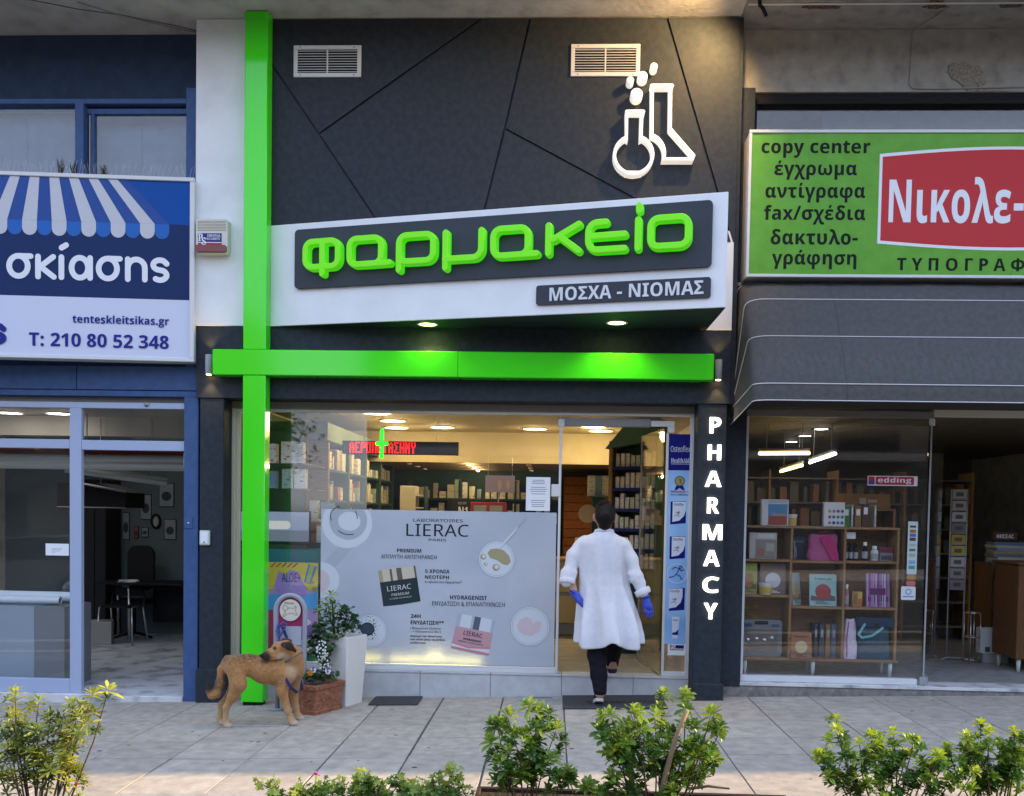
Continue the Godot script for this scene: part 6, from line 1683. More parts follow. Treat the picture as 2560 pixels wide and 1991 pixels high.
	put(tb, "bag_body", done(stt), mottled("teal_cloth", [[0.0, lin(0.012, 0.045, 0.075)], [0.6, lin(0.02, 0.065, 0.10)], [1.0, lin(0.03, 0.085, 0.12)]], 0.4, 0.7, 0.02, 0.0, 137))
	put(tb, "fold", prism([Vector2(-0.16, 0.30), Vector2(0.165, 0.30), Vector2(0.168, 0.375), Vector2(-0.15, 0.375)], 0.02), paint("teal_dark", lin(0.01, 0.03, 0.06), 0.6), Vector3(0, 0, 0.085))
	var stq := begin()
	add_ribbon(stq, [Vector2(-0.10, 0.32), Vector2(-0.15, 0.23), Vector2(-0.12, 0.20), Vector2(-0.03, 0.22), Vector2(0.06, 0.29)], 0.022, 0.004, false, 0.001)
	put(tb, "strap", done(stq), paint("turquoise", lin(0.12, 0.38, 0.40), 0.5), Vector3(0, 0, 0.09))
	slab(tb, "buckle", Vector3(-0.01, 0.30, 0.086), Vector3(0.03, 0.33, 0.094), M.black, 0.003)
	# stickers on the glass
	var ed := thing("brand_sticker", "red and white brand strip stuck high on the copy shop glass", "sticker", Vector3(2.707, 1.902, -8.4595))
	slab(ed, "strip", Vector3(0, 0, 0), Vector3(0.425, 0.084, 0.001), paint("strip_white", lin(0.58, 0.58, 0.60), 0.5), 0.0)
	put(ed, "red_field", prism(rrect(0.068, 0.008, 0.395, 0.078, 0.012), 0.001), paint("edding_red", lin(0.32, 0.03, 0.05), 0.5), Vector3(0, 0, 0.0022))
	slab(ed, "blue_field", Vector3(0.006, 0.008, 0.0012), Vector3(0.06, 0.078, 0.0016), mats["edding_red"], 0.0)
	put(ed, "blue_field", prism([Vector2(0.006, 0.008), Vector2(0.06, 0.008), Vector2(0.06, 0.05), Vector2(0.006, 0.03)], 0.0008), paint("edding_blue", lin(0.04, 0.05, 0.22), 0.5), Vector3(0, 0, 0.0026))
	words(ed, "print", "edding", 0.088, 0.014, 0.372, 0.072, 0.0028, mats["strip_white"], 0.001)
	var cd := thing("card_sticker", "tall white strip of payment card logos on the copy shop glass", "sticker", Vector3(3.065, 1.138, -8.4595))
	slab(cd, "strip", Vector3(0, 0, 0), Vector3(0.084, 0.458, 0.001), paint("strip_mint", lin(0.44, 0.52, 0.50), 0.5), 0.0)
	for e in [[0.405, 0.018, lin(0.05, 0.05, 0.06)], [0.36, 0.028, lin(0.36, 0.12, 0.04)], [0.325, 0.028, lin(0.08, 0.12, 0.36)], [0.29, 0.028, lin(0.06, 0.06, 0.08)], [0.25, 0.008, lin(0.2, 0.2, 0.22)], [0.20, 0.022, lin(0.08, 0.16, 0.15)], [0.15, 0.03, lin(0.28, 0.36, 0.34)], [0.09, 0.03, lin(0.16, 0.34, 0.46)], [0.045, 0.03, lin(0.10, 0.24, 0.30)]]:
		slab(cd, "print_logo", Vector3(0.016, e[0], 0.0011), Vector3(0.068, e[0] + e[1], 0.0017), paint("logo_" + (e[2] as Color).to_html(false), e[2], 0.5), 0.0)
	for e in [[0.04, -0.025, lin(0.38, 0.20, 0.08)], [0.038, -0.078, lin(0.42, 0.14, 0.12)]]:
		put(cd, "round_logo", prism(rrect(e[0] - 0.04, e[1] - 0.022, e[0] + 0.042, e[1] + 0.022, 0.02), 0.001), paint("logo_" + (e[2] as Color).to_html(false), e[2], 0.5), Vector3(0, 0, 0.001))
	var sq := thing("round_logo_sticker", "square white sticker with a blue ring logo below the card strip", "sticker", Vector3(3.023, 0.914, -8.4595))
	put(sq, "sheet", prism(rrect(0, 0, 0.124, 0.118, 0.012), 0.001), paint("strip_white", Color.WHITE), Vector3(0, 0, 0.001))
	ring(sq, "print_ring", 0.062, 0.072, 0.022, 0.007, paint("ring_blue", lin(0.06, 0.20, 0.45), 0.5), 0.002)
	slab(sq, "print_line", Vector3(0.015, 0.025, 0.0012), Vector3(0.11, 0.034, 0.002), mats["ring_blue"], 0.0)
	# things standing deeper in the shop
	var rk := thing("card_rack", "tall metal rack of greeting cards inside the copy shop doorway", "rack", Vector3(4.05, 0.185, -10.0), "", -14.0)
	for x in [0.0, 0.15]:
		put(rk, "leg", tube([Vector3(x, 0, 0), Vector3(x, 1.75, 0)], 0.008, 6), M.grey)
	put(rk, "foot", tube([Vector3(-0.06, 0.012, 0.12), Vector3(0.0, 0.02, 0), Vector3(0.15, 0.02, 0), Vector3(0.24, 0.012, 0.1)], 0.010, 6), M.grey)
	var cc := [lin(0.34, 0.33, 0.31), lin(0.36, 0.33, 0.27), lin(0.40, 0.39, 0.37), lin(0.16, 0.16, 0.17), lin(0.34, 0.26, 0.05), lin(0.38, 0.32, 0.06), lin(0.36, 0.36, 0.37), lin(0.30, 0.28, 0.26), lin(0.22, 0.20, 0.20)]
	for i in 9:
		slab(rk, "card", Vector3(0.01, 1.65 - i * 0.115, 0.010), Vector3(0.14, 1.745 - i * 0.115, 0.016), paint("card_%d" % i, cc[i], 0.6), 0.0)
		slab(rk, "card_print", Vector3(0.04, 1.675 - i * 0.115, 0.0162), Vector3(0.11, 1.715 - i * 0.115, 0.017), paint("card_ink", lin(0.10, 0.09, 0.09), 0.6), 0.0)
		slab(rk, "shelf", Vector3(-0.005, 1.64 - i * 0.115, -0.02), Vector3(0.155, 1.648 - i * 0.115, 0.025), M.grey)
	var so := thing("wire_stool", "slim chrome wire stool on the copy shop floor", "stool", Vector3(4.24, 0.185, -9.85))
	for a in 4:
		var g := TAU * a / 4 + 0.6
		put(so, "leg", tube([Vector3(0.08 * cos(g), 0, 0.08 * sin(g)), Vector3(0.075 * cos(g), 0.50, 0.075 * sin(g))], 0.006, 6), M.steel)
	for y in [0.03, 0.26, 0.50]:
		var rp := []
		for p in circle2(0, 0, 0.08, 0.08, 16):
			rp.append(Vector3(p.x, y, p.y))
		put(so, "ring", tube(rp, 0.005, 5, true), M.steel)
	var brown := mottled("brown_wood", [[0.0, lin(0.085, 0.040, 0.018)], [1.0, lin(0.15, 0.075, 0.034)]], 0.5, 0.5, 0.02, 0.0, 211)
	brown.uv1_scale = Vector3(7.0, 0.6, 7.0)
	var cab := thing("wooden_cabinet", "open wooden cabinet holding books just inside the copy shop doorway", "cabinet", Vector3(4.46, 0.185, -9.95))
	slab(cab, "side", Vector3(0, 0.08, -0.4), Vector3(0.02, 0.98, 0), brown)
	slab(cab, "side", Vector3(0.40, 0.08, -0.4), Vector3(0.42, 0.98, 0), brown)
	slab(cab, "top_board", Vector3(-0.005, 0.981, -0.41), Vector3(0.425, 1.0, 0.01), brown)
	slab(cab, "shelf", Vector3(0.0205, 0.50, -0.4), Vector3(0.3995, 0.52, -0.001), brown)
	slab(cab, "base_board", Vector3(0.0205, 0.08, -0.4), Vector3(0.3995, 0.10, -0.001), brown)
	slab(cab, "back_board", Vector3(0.0205, 0.1005, -0.4), Vector3(0.3995, 0.98, -0.39), brown)
	for x in [0.02, 0.38]:
		slab(cab, "leg", Vector3(x, 0, -0.05), Vector3(x + 0.03, 0.0795, -0.02), M.grey)
		slab(cab, "leg", Vector3(x, 0, -0.38), Vector3(x + 0.03, 0.0795, -0.35), M.grey)
	for i in 6:
		solo("thin_book", NTH[i] + " thin book along inside the wooden cabinet by the stool", "book", box(Vector3(0.03, 0.28, 0.2), 0.0), paint("thin_%d" % i, [lin(0.10, 0.20, 0.26), lin(0.30, 0.30, 0.28), lin(0.14, 0.22, 0.34), lin(0.34, 0.12, 0.10), lin(0.28, 0.27, 0.22), lin(0.12, 0.16, 0.12)][i], 0.6), Vector3(4.51 + i * 0.034, 0.8465, -10.08), "books in the wooden cabinet")
	for i in 7:
		solo("magazine", NTH[i] + " magazine from the bottom of the pile on the wooden cabinet", "magazine", box(Vector3(0.30, 0.03, 0.22), 0.002), paint("mag_%d" % (i % 4), [lin(0.16, 0.22, 0.34), lin(0.34, 0.33, 0.26), lin(0.10, 0.14, 0.20), lin(0.30, 0.22, 0.10)][i % 4], 0.5), Vector3(4.66 + 0.012 * sin(i * 2.1), 1.2015 + i * 0.0305, -10.12), "magazines on the wooden cabinet", Vector3(0, 6 * sin(i * 1.7), 0))
	var tn := thing("name_block", "dark sign block reading ΘΗΣΕΑΣ on the magazine pile", "sign", Vector3(4.52, 1.4145, -10.1))
	slab(tn, "block", Vector3(0, 0, -0.03), Vector3(0.25, 0.09, 0), paint("block_brown", lin(0.06, 0.03, 0.02), 0.5), 0.004)
	words(tn, "print", "ΘΗΣΕΑΣ", 0.04, 0.025, 0.21, 0.065, 0.001, M.paper, 0.001, true, true)
	carton("paper_carton", "white copier paper carton on the floor under the wooden cabinet", 4.30, 4.50, 0.285, 0.54, -9.80, 0.1, lin(0.50, 0.52, 0.52), [[0.25, 0.05, 0.5, 0.25, lin(0.06, 0.07, 0.08)], [0.7, 0.05, 0.95, 0.3, lin(0.10, 0.22, 0.12)]])
	slab(cab, "plinth_step", Vector3(-0.13, 0, 0.02), Vector3(0.12, 0.0995, 0.16), M.grey)
	var dk := thing("front_cabinet", "tall brown cabinet standing at the copy shop's threshold by the picture's edge", "cabinet", Vector3(4.37, 0.185, -9.2))
	slab(dk, "carcass", Vector3(0, 0.13, -0.5), Vector3(0.7, 1.02, 0), brown, 0.004)
	slab(dk, "top_board", Vector3(-0.02, 1.0205, -0.52), Vector3(0.72, 1.045, 0.02), brown, 0.004)
	for x in [0.05, 0.62]:
		put(dk, "leg", lathe([Vector2(0, 0), Vector2(0.014, 0), Vector2(0.022, 0.13), Vector2(0, 0.13)], 10), mats["leg_pale"], Vector3(x, 0, -0.05))
		put(dk, "leg", lathe([Vector2(0, 0), Vector2(0.014, 0), Vector2(0.022, 0.13), Vector2(0, 0.13)], 10), mats["leg_pale"], Vector3(x, 0, -0.45))
	# tall stacks and shelving in the gloom
	var gs := thing("stock_shelving", "dim stock shelving crowded with folders deep in the copy shop", "shelving", Vector3(1.75, 0.185, -11.6))
	for i in 7:
		slab(gs, "shelf", Vector3(0, 0.15 + i * 0.29, -0.4), Vector3(3.2, 0.17 + i * 0.29, 0), mats["dim_wall"])
	for x in [0.0, 0.8, 1.6, 2.4, 3.18]:
		slab(gs, "upright", Vector3(x, 0, -0.41), Vector3(x + 0.025, 2.0, 0.01), M.wood)
	for i in 6:
		for j in 24:
			var s2 := Vector3(snappedf(rng.randf_range(0.04, 0.10), 0.02), snappedf(rng.randf_range(0.14, 0.26), 0.02), 0.2)
			if i < 3:
				continue
			solo("stock_folder", NTH[j] + " folder along on the " + NTH[5 - i] + " stock shelf deep in the copy shop", "folder", box(s2, 0.0), paint("stock_%d" % (rng.randi() % 6), [lin(0.30, 0.28, 0.24), lin(0.10, 0.09, 0.08), lin(0.20, 0.10, 0.07), lin(0.12, 0.14, 0.18), lin(0.34, 0.33, 0.30), lin(0.07, 0.08, 0.07)][rng.randi() % 6], 0.7), Vector3(1.83 + j * 0.13, 0.3555 + i * 0.29 + s2.y / 2, -11.75), "folders on the stock shelving")
	var orange := carton("orange_carton", "orange brown carton with pale logo on the stock near the brand strip", 2.86, 3.30, 1.72, 1.86, -9.6, 0.3, lin(0.26, 0.12, 0.03), [[0.32, 0.3, 0.46, 0.7, lin(0.42, 0.36, 0.28)], [0.5, 0.4, 0.7, 0.6, lin(0.40, 0.34, 0.26)]])
	var bs := thing("paper_stack_shelf", "open wooden rack under the orange carton behind the bookcase", "shelf unit", Vector3(2.80, 0.185, -9.95))
	slab(bs, "side", Vector3(0, 0, 0), Vector3(0.025, 1.51, 0.35), M.wood)
	slab(bs, "side", Vector3(0.53, 0, 0), Vector3(0.555, 1.51, 0.35), M.wood)
	slab(bs, "top_board", Vector3(0, 1.5105, 0), Vector3(0.555, 1.5345, 0.352), M.wood)
	slab(bs, "shelf", Vector3(0.0255, 1.05, 0), Vector3(0.5295, 1.07, 0.345), M.wood)
	slab(bs, "back_board", Vector3(0.0255, 0.0, 0), Vector3(0.5295, 1.51, 0.01), M.wood)

func sack(st: SurfaceTool, hw: float, h: float, hd: float, taper: float) -> void:
	var rings := []
	for i in 9:
		var t := i / 8.0
		var w := hw * (1.0 - taper * pow(t, 2.0)) * (0.94 + 0.06 * sin(t * 9.0))
		var d := hd * (1.0 - 0.55 * t * t)
		if i == 0:
			w *= 0.93
			d *= 0.9
		var ring := []
		for k in 20:
			var a := TAU * k / 20
			var c := cos(a)
			var s := sin(a)
			var e := 0.45
			ring.append(Vector3(w * signf(c) * pow(absf(c), e) + 0.004 * sin(k * 2.3 + t * 7), h * t + 0.006 * sin(k * 1.9) * t, d * signf(s) * pow(absf(s), e)))
		rings.append(ring)
	for i in 8:
		for k in 20:
			var q := (k + 1) % 20
			quad(st, rings[i][q], rings[i][k], rings[i + 1][k], rings[i + 1][q])
	var top := Vector3(0, h * 0.985, 0)
	for k in 20:
		tri(st, rings[8][(k + 1) % 20], rings[8][k], top)

func tub(label: String, x: float, y: float, z: float, r: float, h: float) -> void:
	var t := thing("modelling_tub", label, "tub", Vector3(x, y, z))
	put(t, "tub_body", lathe([Vector2(0, 0), Vector2(r * 0.86, 0), Vector2(r * 0.97, h * 0.82), Vector2(0, h * 0.82)], 18), paint("tub_white", lin(0.50, 0.50, 0.46), 0.4))
	put(t, "tub_label", lathe([Vector2(r * 0.885, h * 0.1), Vector2(r * 0.965, h * 0.68)], 18), paint("tub_yellow", lin(0.46, 0.32, 0.06), 0.5))
	put(t, "lid", lathe([Vector2(r, h * 0.82), Vector2(r * 1.04, h * 0.86), Vector2(r * 1.02, h), Vector2(0, h)], 18), paint("tub_lid", lin(0.50, 0.51, 0.50), 0.4))

func bottle(label: String, x: float, y: float, z: float, r: float, h: float, m: Material, cap: Material, group: String) -> Node3D:
	var b := thing("bottle", label, "bottle", Vector3(x, y, z), group)
	put(b, "bottle_body", lathe([Vector2(0, 0), Vector2(r * 0.9, 0), Vector2(r, h * 0.05), Vector2(r, h * 0.6), Vector2(r * 0.75, h * 0.72), Vector2(r * 0.45, h * 0.78), Vector2(r * 0.45, h * 0.8), Vector2(0, h * 0.8)], 14), m)
	put(b, "cap", lathe([Vector2(0, h * 0.8), Vector2(r * 0.62, h * 0.8), Vector2(r * 0.62, h), Vector2(0, h)], 12), cap)
	put(b, "bottle_label", lathe([Vector2(r * 1.015, h * 0.12), Vector2(r * 1.015, h * 0.5)], 14), M.grey)
	return b

# ---------------------------------------------------------------- rounded bodies: tapered bones joined smoothly, meshed as surface nets
func bone_distance(p: Vector3, b: Array) -> float:
	var a: Vector3 = b[0]
	var ba: Vector3 = b[1] - a
	var pa := p - a
	if b.size() > 4:
		pa *= b[4]
		ba *= b[4]
	var q := ba.length_squared()
	var h := clampf(pa.dot(ba) / q, 0.0, 1.0) if q > 0.0 else 0.0
	return (pa - ba * h).length() - lerpf(b[2], b[3], h)

func nets(bones: Array, cell: float, k: float, tint: Variant = null, rough := 0.0, extra: Variant = null, reach := 0.0) -> ArrayMesh:
	var lo := Vector3.INF
	var hi := -Vector3.INF
	for b in bones:
		var r := maxf(b[2], b[3]) + k * 0.5 + reach
		for e in 2:
			lo = lo.min(b[e] - Vector3.ONE * r)
			hi = hi.max(b[e] + Vector3.ONE * r)
	lo -= Vector3.ONE * cell * 2
	var n := Vector3i(((hi - lo) / cell).ceil()) + Vector3i(3, 3, 3)
	var sx := 1
	var sy := n.x
	var sz := n.x * n.y
	var field := PackedFloat32Array()
	field.resize(n.x * n.y * n.z)
	field.fill(1.0)
	var wob := FastNoiseLite.new()
	wob.seed = 5
	wob.frequency = 55.0
	var S := 5
	var blocks := []
	for bz in range(0, n.z, S):
		for by in range(0, n.y, S):
			for bx in range(0, n.x, S):
				var c := lo + (Vector3(bx, by, bz) + Vector3.ONE * (S - 1) * 0.5) * cell
				var near := []
				for b in bones:
					if bone_distance(c, b) < S * cell * 1.3 * (1.6 if b.size() > 4 else 1.0) + k + reach:
						near.append(b)
				if near.is_empty():
					continue
				blocks.append(Vector3i(bx, by, bz))
				for z in range(bz, mini(bz + S, n.z)):
					for y in range(by, mini(by + S, n.y)):
						for x in range(bx, mini(bx + S, n.x)):
							var p := lo + Vector3(x, y, z) * cell
							var d := 1.0
							for b in near:
								var e := bone_distance(p, b)
								var h := maxf(k - absf(d - e), 0.0) / k
								d = minf(d, e) - h * h * k * 0.25
							if extra != null:
								d = extra.call(p, d)
							if rough > 0.0:
								d += rough * wob.get_noise_3dv(p)
							field[x + y * sy + z * sz] = d
	var corner := [0, sx, sy, sx + sy, sz, sx + sz, sy + sz, sx + sy + sz]
	var cv := [Vector3(0, 0, 0), Vector3(1, 0, 0), Vector3(0, 1, 0), Vector3(1, 1, 0), Vector3(0, 0, 1), Vector3(1, 0, 1), Vector3(0, 1, 1), Vector3(1, 1, 1)]
	var edges := [[0, 1], [2, 3], [4, 5], [6, 7], [0, 2], [1, 3], [4, 6], [5, 7], [0, 4], [1, 5], [2, 6], [3, 7]]
	var at := PackedInt32Array()
	at.resize(field.size())
	at.fill(-1)
	var verts := PackedVector3Array()
	var cells := []
	for bl in blocks:
		for z in range(bl.z, mini(bl.z + S, n.z - 1)):
			for y in range(bl.y, mini(bl.y + S, n.y - 1)):
				for x in range(bl.x, mini(bl.x + S, n.x - 1)):
					var i: int = x + y * sy + z * sz
					var inside := 0
					for c in corner:
						if field[i + c] < 0.0:
							inside += 1
					if inside == 0 or inside == 8:
						continue
					var sum := Vector3.ZERO
					var cnt := 0
					for e in edges:
						var fa := field[i + corner[e[0]]]
						var fb := field[i + corner[e[1]]]
						if (fa < 0.0) != (fb < 0.0):
							sum += (cv[e[0]] as Vector3).lerp(cv[e[1]], fa / (fa - fb))
							cnt += 1
					at[i] = verts.size()
					verts.append(lo + (Vector3(x, y, z) + sum / cnt) * cell)
					cells.append(Vector3i(x, y, z))
	var index := PackedInt32Array()
	for c in cells:
		var i: int = c.x + c.y * sy + c.z * sz
		for ax in 3:
			var st: int = [sx, sy, sz][ax]
			var u: int = [sy, sz, sx][ax]
			var v: int = [sz, sx, sy][ax]
			var fa := field[i]
			var fb := field[i + st]
			if (fa < 0.0) == (fb < 0.0):
				continue
			var q := [at[i - u - v], at[i - v], at[i], at[i - u]]
			if q.min() < 0:
				continue
			if fa < 0.0:
				index.append_array(PackedInt32Array([q[0], q[2], q[1], q[0], q[3], q[2]]))
			else:
				index.append_array(PackedInt32Array([q[0], q[1], q[2], q[0], q[2], q[3]]))
	var normals := PackedVector3Array()
	normals.resize(verts.size())
	for t in range(0, index.size(), 3):
		var a := verts[index[t]]
		var m := (verts[index[t + 2]] - a).cross(verts[index[t + 1]] - a)
		for e in 3:
			normals[index[t + e]] += m
	for i in normals.size():
		normals[i] = normals[i].normalized()
	var arr := []
	arr.resize(Mesh.ARRAY_MAX)
	arr[Mesh.ARRAY_VERTEX] = verts
	arr[Mesh.ARRAY_NORMAL] = normals
	arr[Mesh.ARRAY_INDEX] = index
	if tint != null:
		var cols := PackedColorArray()
		for i in verts.size():
			cols.append(tint.call(verts[i], normals[i]))
		arr[Mesh.ARRAY_COLOR] = cols
	var mesh := ArrayMesh.new()
	mesh.add_surface_from_arrays(Mesh.PRIMITIVE_TRIANGLES, arr)
	return mesh

func chain(bones: Array, pts: Array, radii: Array) -> void:
	for i in pts.size() - 1:
		bones.append([pts[i], pts[i + 1], radii[i], radii[i + 1]])

func dog() -> void:
	var base := Vector3(-2.27, gy(-2.27), -7.33)
	var d := thing("dog", "tan mongrel dog with dark ears standing by the green post and looking back", "dog", base)
	var V := func(x: float, y: float, z: float) -> Vector3: return Vector3(x, y, z) - base
	var b := []
	chain(b, [V.call(-2.455, 0.40, -7.27), V.call(-2.35, 0.405, -7.285), V.call(-2.22, 0.368, -7.315), V.call(-2.10, 0.345, -7.355), V.call(-1.995, 0.345, -7.395)], [0.078, 0.080, 0.112, 0.112, 0.062])
	chain(b, [V.call(-2.02, 0.40, -7.385), V.call(-2.02, 0.47, -7.355), V.call(-2.045, 0.52, -7.325)], [0.088, 0.076, 0.062])
	b.append([V.call(-2.065, 0.532, -7.31), V.call(-2.105, 0.540, -7.285), 0.060, 0.050])
	chain(b, [V.call(-2.118, 0.518, -7.262), V.call(-2.16, 0.502, -7.225), V.call(-2.192, 0.489, -7.198)], [0.040, 0.031, 0.025])
	b.append([V.call(-2.10, 0.486, -7.262), V.call(-2.170, 0.466, -7.205), 0.032, 0.017])
	# ears, hanging
	b.append([V.call(-2.052, 0.578, -7.252), V.call(-2.012, 0.566, -7.228), 0.016, 0.028, Vector3(1, 1, 1.6)])
	b.append([V.call(-2.012, 0.566, -7.228), V.call(-1.965, 0.528, -7.235), 0.028, 0.015, Vector3(1, 1, 1.6)])
	b.append([V.call(-2.085, 0.590, -7.352), V.call(-2.05, 0.575, -7.385), 0.018, 0.022])
	# hind legs
	for h in [[-2.425, -7.225, -2.39, -7.205, -2.487, -7.215, -2.497, -7.212, 0.0], [-2.455, -7.315, -2.44, -7.325, -2.562, -7.315, -2.574, -7.312, -0.001]]:
		var g := gy(h[6])
		chain(b, [V.call(h[0], 0.395, h[1]), V.call(h[2], 0.265, h[3]), V.call(h[2] - 0.045, 0.17, h[3] - 0.004), V.call(h[4], 0.082, h[5]), V.call(h[6], g + 0.045, h[7])], [0.076, 0.060, 0.038, 0.0225, 0.020])
		chain(b, [V.call(h[6], g + 0.034, h[7]), V.call(h[6] + 0.026, g + 0.022, h[7] + 0.004)], [0.022, 0.021])
		for t in [-0.014, 0.0, 0.014]:
			b.append([V.call(h[6] + 0.024, g + 0.015, h[7] + t), V.call(h[6] + 0.042 - absf(t) * 0.4, g + 0.011, h[7] + t * 1.15), 0.013, 0.0095])
	# front legs
	for f in [[-2.055, 0.325, -7.305, -2.078, 0.205, -7.285, -2.030, 0.055, -7.288, -2.005, -7.29], [-2.02, 0.32, -7.43, -2.035, 0.195, -7.465, -2.022, 0.045, -7.478, -2.005, -7.48]]:
		var g := gy(f[9])
		chain(b, [V.call(f[0], f[1], f[2]), V.call(f[3], f[4], f[5]), V.call(f[6], f[7], f[8]), V.call(f[9], g + 0.038, f[10])], [0.066, 0.040, 0.0235, 0.021])
		chain(b, [V.call(f[9], g + 0.034, f[10]), V.call(f[9] + 0.022, g + 0.022, f[10])], [0.023, 0.022])
		for t in [-0.015, 0.0, 0.015]:
			b.append([V.call(f[9] + 0.022, g + 0.015, f[10] + t), V.call(f[9] + 0.042 - absf(t) * 0.4, g + 0.011, f[10] + t * 1.1), 0.013, 0.0095])
	var tail := [V.call(-2.50, 0.445, -7.265), V.call(-2.545, 0.365, -7.262), V.call(-2.555, 0.26, -7.255), V.call(-2.578, 0.180, -7.25), V.call(-2.612, 0.165, -7.25), V.call(-2.634, 0.20, -7.25), V.call(-2.642, 0.262, -7.25)]
	chain(b, tail, [0.030, 0.026, 0.030, 0.032, 0.027, 0.021, 0.012])
	var grain := FastNoiseLite.new()
	grain.seed = 9
	grain.frequency = 30.0
	var fine := FastNoiseLite.new()
	fine.seed = 12
	fine.frequency = 120.0
	var near := func(p: Vector3, q: Vector3, r: float, s: float) -> float: return 1.0 - smoothstep(r, r + s, p.distance_to(q))
	var tint := func(p: Vector3, nr: Vector3) -> Color:
		var n: float = grain.get_noise_3d(p.x, p.y * 2.0, p.z) + 0.8 * fine.get_noise_3d(p.x * 0.35, p.y, p.z)
		var c := Color(0.42, 0.225, 0.088).lerp(Color(0.30, 0.145, 0.050), clampf(0.5 + n * 0.9, 0, 1))
		# darker guard hairs along the saddle and the root of the tail
		var saddle: float = smoothstep(0.45, 0.56, p.y) * smoothstep(0.12, -0.02, p.x) * (0.7 + 0.7 * n)
		c = c.lerp(Color(0.050, 0.030, 0.018), clampf(saddle, 0, 0.85))
		# paler legs, belly, chest blaze and cheeks
		c = c.lerp(Color(0.42, 0.27, 0.14), clampf(smoothstep(0.24, 0.10, p.y) * 0.8, 0, 1))
		c = c.lerp(Color(0.52, 0.42, 0.30), near.call(p, V.call(-2.01, 0.35, -7.30), 0.025, 0.06) * clampf(0.5 + 0.6 * n, 0, 1))
		c = c.lerp(Color(0.54, 0.45, 0.34), near.call(p, V.call(-2.07, 0.47, -7.25), 0.02, 0.04) * 0.7)
		c = c.lerp(Color(0.55, 0.45, 0.33), near.call(p, V.call(-2.36, 0.29, -7.28), 0.02, 0.05) * 0.6)
		c = c.lerp(Color(0.50, 0.42, 0.33), smoothstep(0.045, 0.02, p.y - SLOPE * p.x) * 0.7)
		# dark muzzle, eye rim, ears and tail tip
		c = c.lerp(Color(0.028, 0.022, 0.02), near.call(p, V.call(-2.190, 0.478, -7.197), 0.035, 0.035))
		c = c.lerp(Color(0.05, 0.03, 0.02), near.call(p, V.call(-2.120, 0.540, -7.236), 0.012, 0.012))
		var ear := minf(bone_distance(p, b[10]), bone_distance(p, b[11]))
		ear = minf(ear, bone_distance(p, b[12]))
		c = c.lerp(Color(0.040, 0.022, 0.013), smoothstep(0.020, 0.008, ear))
		c = c.lerp(Color(0.03, 0.02, 0.015), near.call(p, tail[6], 0.05, 0.06))
		c = c.lerp(Color(0.10, 0.06, 0.035), clampf(near.call(p, tail[2], 0.03, 0.05) * (0.4 + n), 0, 0.8))
		return c
	var fur := paint("dog_fur", Color.WHITE, 0.85)
	fur.vertex_color_use_as_albedo = true
	fur.rim_enabled = true
	fur.rim = 0.35
	fur.rim_tint = 0.7
	put(d, "body", nets(b, 0.0065, 0.026, tint, 0.0015), fur)
	var eye := paint("dog_eye", lin(0.012, 0.008, 0.006), 0.08)
	put(d, "eye", lathe([Vector2(0, 0.013), Vector2(0.008, 0.0105), Vector2(0.012, 0.003), Vector2(0.009, -0.006), Vector2(0, -0.009)], 12), eye, V.call(-2.122, 0.540, -7.236), Vector3(70, -20, 0))
	put(d, "eye", lathe([Vector2(0, 0.013), Vector2(0.008, 0.0105), Vector2(0.012, 0.003), Vector2(0.009, -0.006), Vector2(0, -0.009)], 12), eye, V.call(-2.148, 0.548, -7.30), Vector3(-70, -20, 0))
	put(d, "nose", nets([[V.call(-2.212, 0.492, -7.186), V.call(-2.205, 0.492, -7.178), 0.012, 0.012], [V.call(-2.205, 0.485, -7.184), V.call(-2.20, 0.478, -7.186), 0.010, 0.008]], 0.003, 0.008), paint("dog_nose", lin(0.010, 0.010, 0.011), 0.3))
	put(d, "mouth", tube([V.call(-2.196, 0.472, -7.178), V.call(-2.155, 0.474, -7.195), V.call(-2.125, 0.478, -7.216)], 0.003, 5), paint("dog_lip", lin(0.012, 0.009, 0.008), 0.5))
	# collar, in the tilted plane round the neck
	var ring_pts := []
	var cb := Basis(Vector3(0.85, 0.53, 0.0).normalized(), Vector3(-0.53, 0.85, 0.0).normalized(), Vector3(0, 0, 1))
	for p in circle2(0, 0, 0.083, 0.083, 28):
		ring_pts.append((V.call(-2.018, 0.452, -7.362) as Vector3) + cb * Vector3(p.x, 0, p.y))
	put(d, "collar", tube(ring_pts, 0.010, 6, true), paint("collar_grey", lin(0.13, 0.12, 0.14), 0.6))
	var l := thing("leash", "blue leash running from the dog's collar to the arched stand", "leash")
	var strap := paint("leash_blue", lin(0.035, 0.04, 0.13), 0.6)
	put(l, "clip", tube([Vector3(-2.075, 0.405, -7.275), Vector3(-2.075, 0.388, -7.268), Vector3(-2.07, 0.365, -7.262)], 0.007, 6), M.steel)
	var sl := begin()
	var path := [Vector3(-2.07, 0.365, -7.262), Vector3(-2.04, 0.31, -7.245), Vector3(-2.0, 0.24, -7.255), Vector3(-1.965, 0.19, -7.31), Vector3(-1.955, 0.19, -7.42), Vector3(-2.0, 0.22, -7.56), Vector3(-2.11, 0.36, -7.74), Vector3(-2.20, 0.55, -7.84), Vector3(-2.235, 0.63, -7.845)]
	for i in path.size() - 1:
		var a: Vector3 = path[i]
		var e: Vector3 = path[i + 1]
		var side := Vector3(0.010, 0.008, 0.0)
		var th := Vector3(0, 0, 0.0015)
		quad(sl, a - side + th, a + side + th, e + side + th, e - side + th)
		quad(sl, a + side - th, a - side - th, e - side - th, e + side - th)
		quad(sl, a + side + th, a + side - th, e + side - th, e + side + th)
		quad(sl, a - side - th, a - side + th, e - side + th, e - side - th)
	put(l, "strap", done(sl), strap)
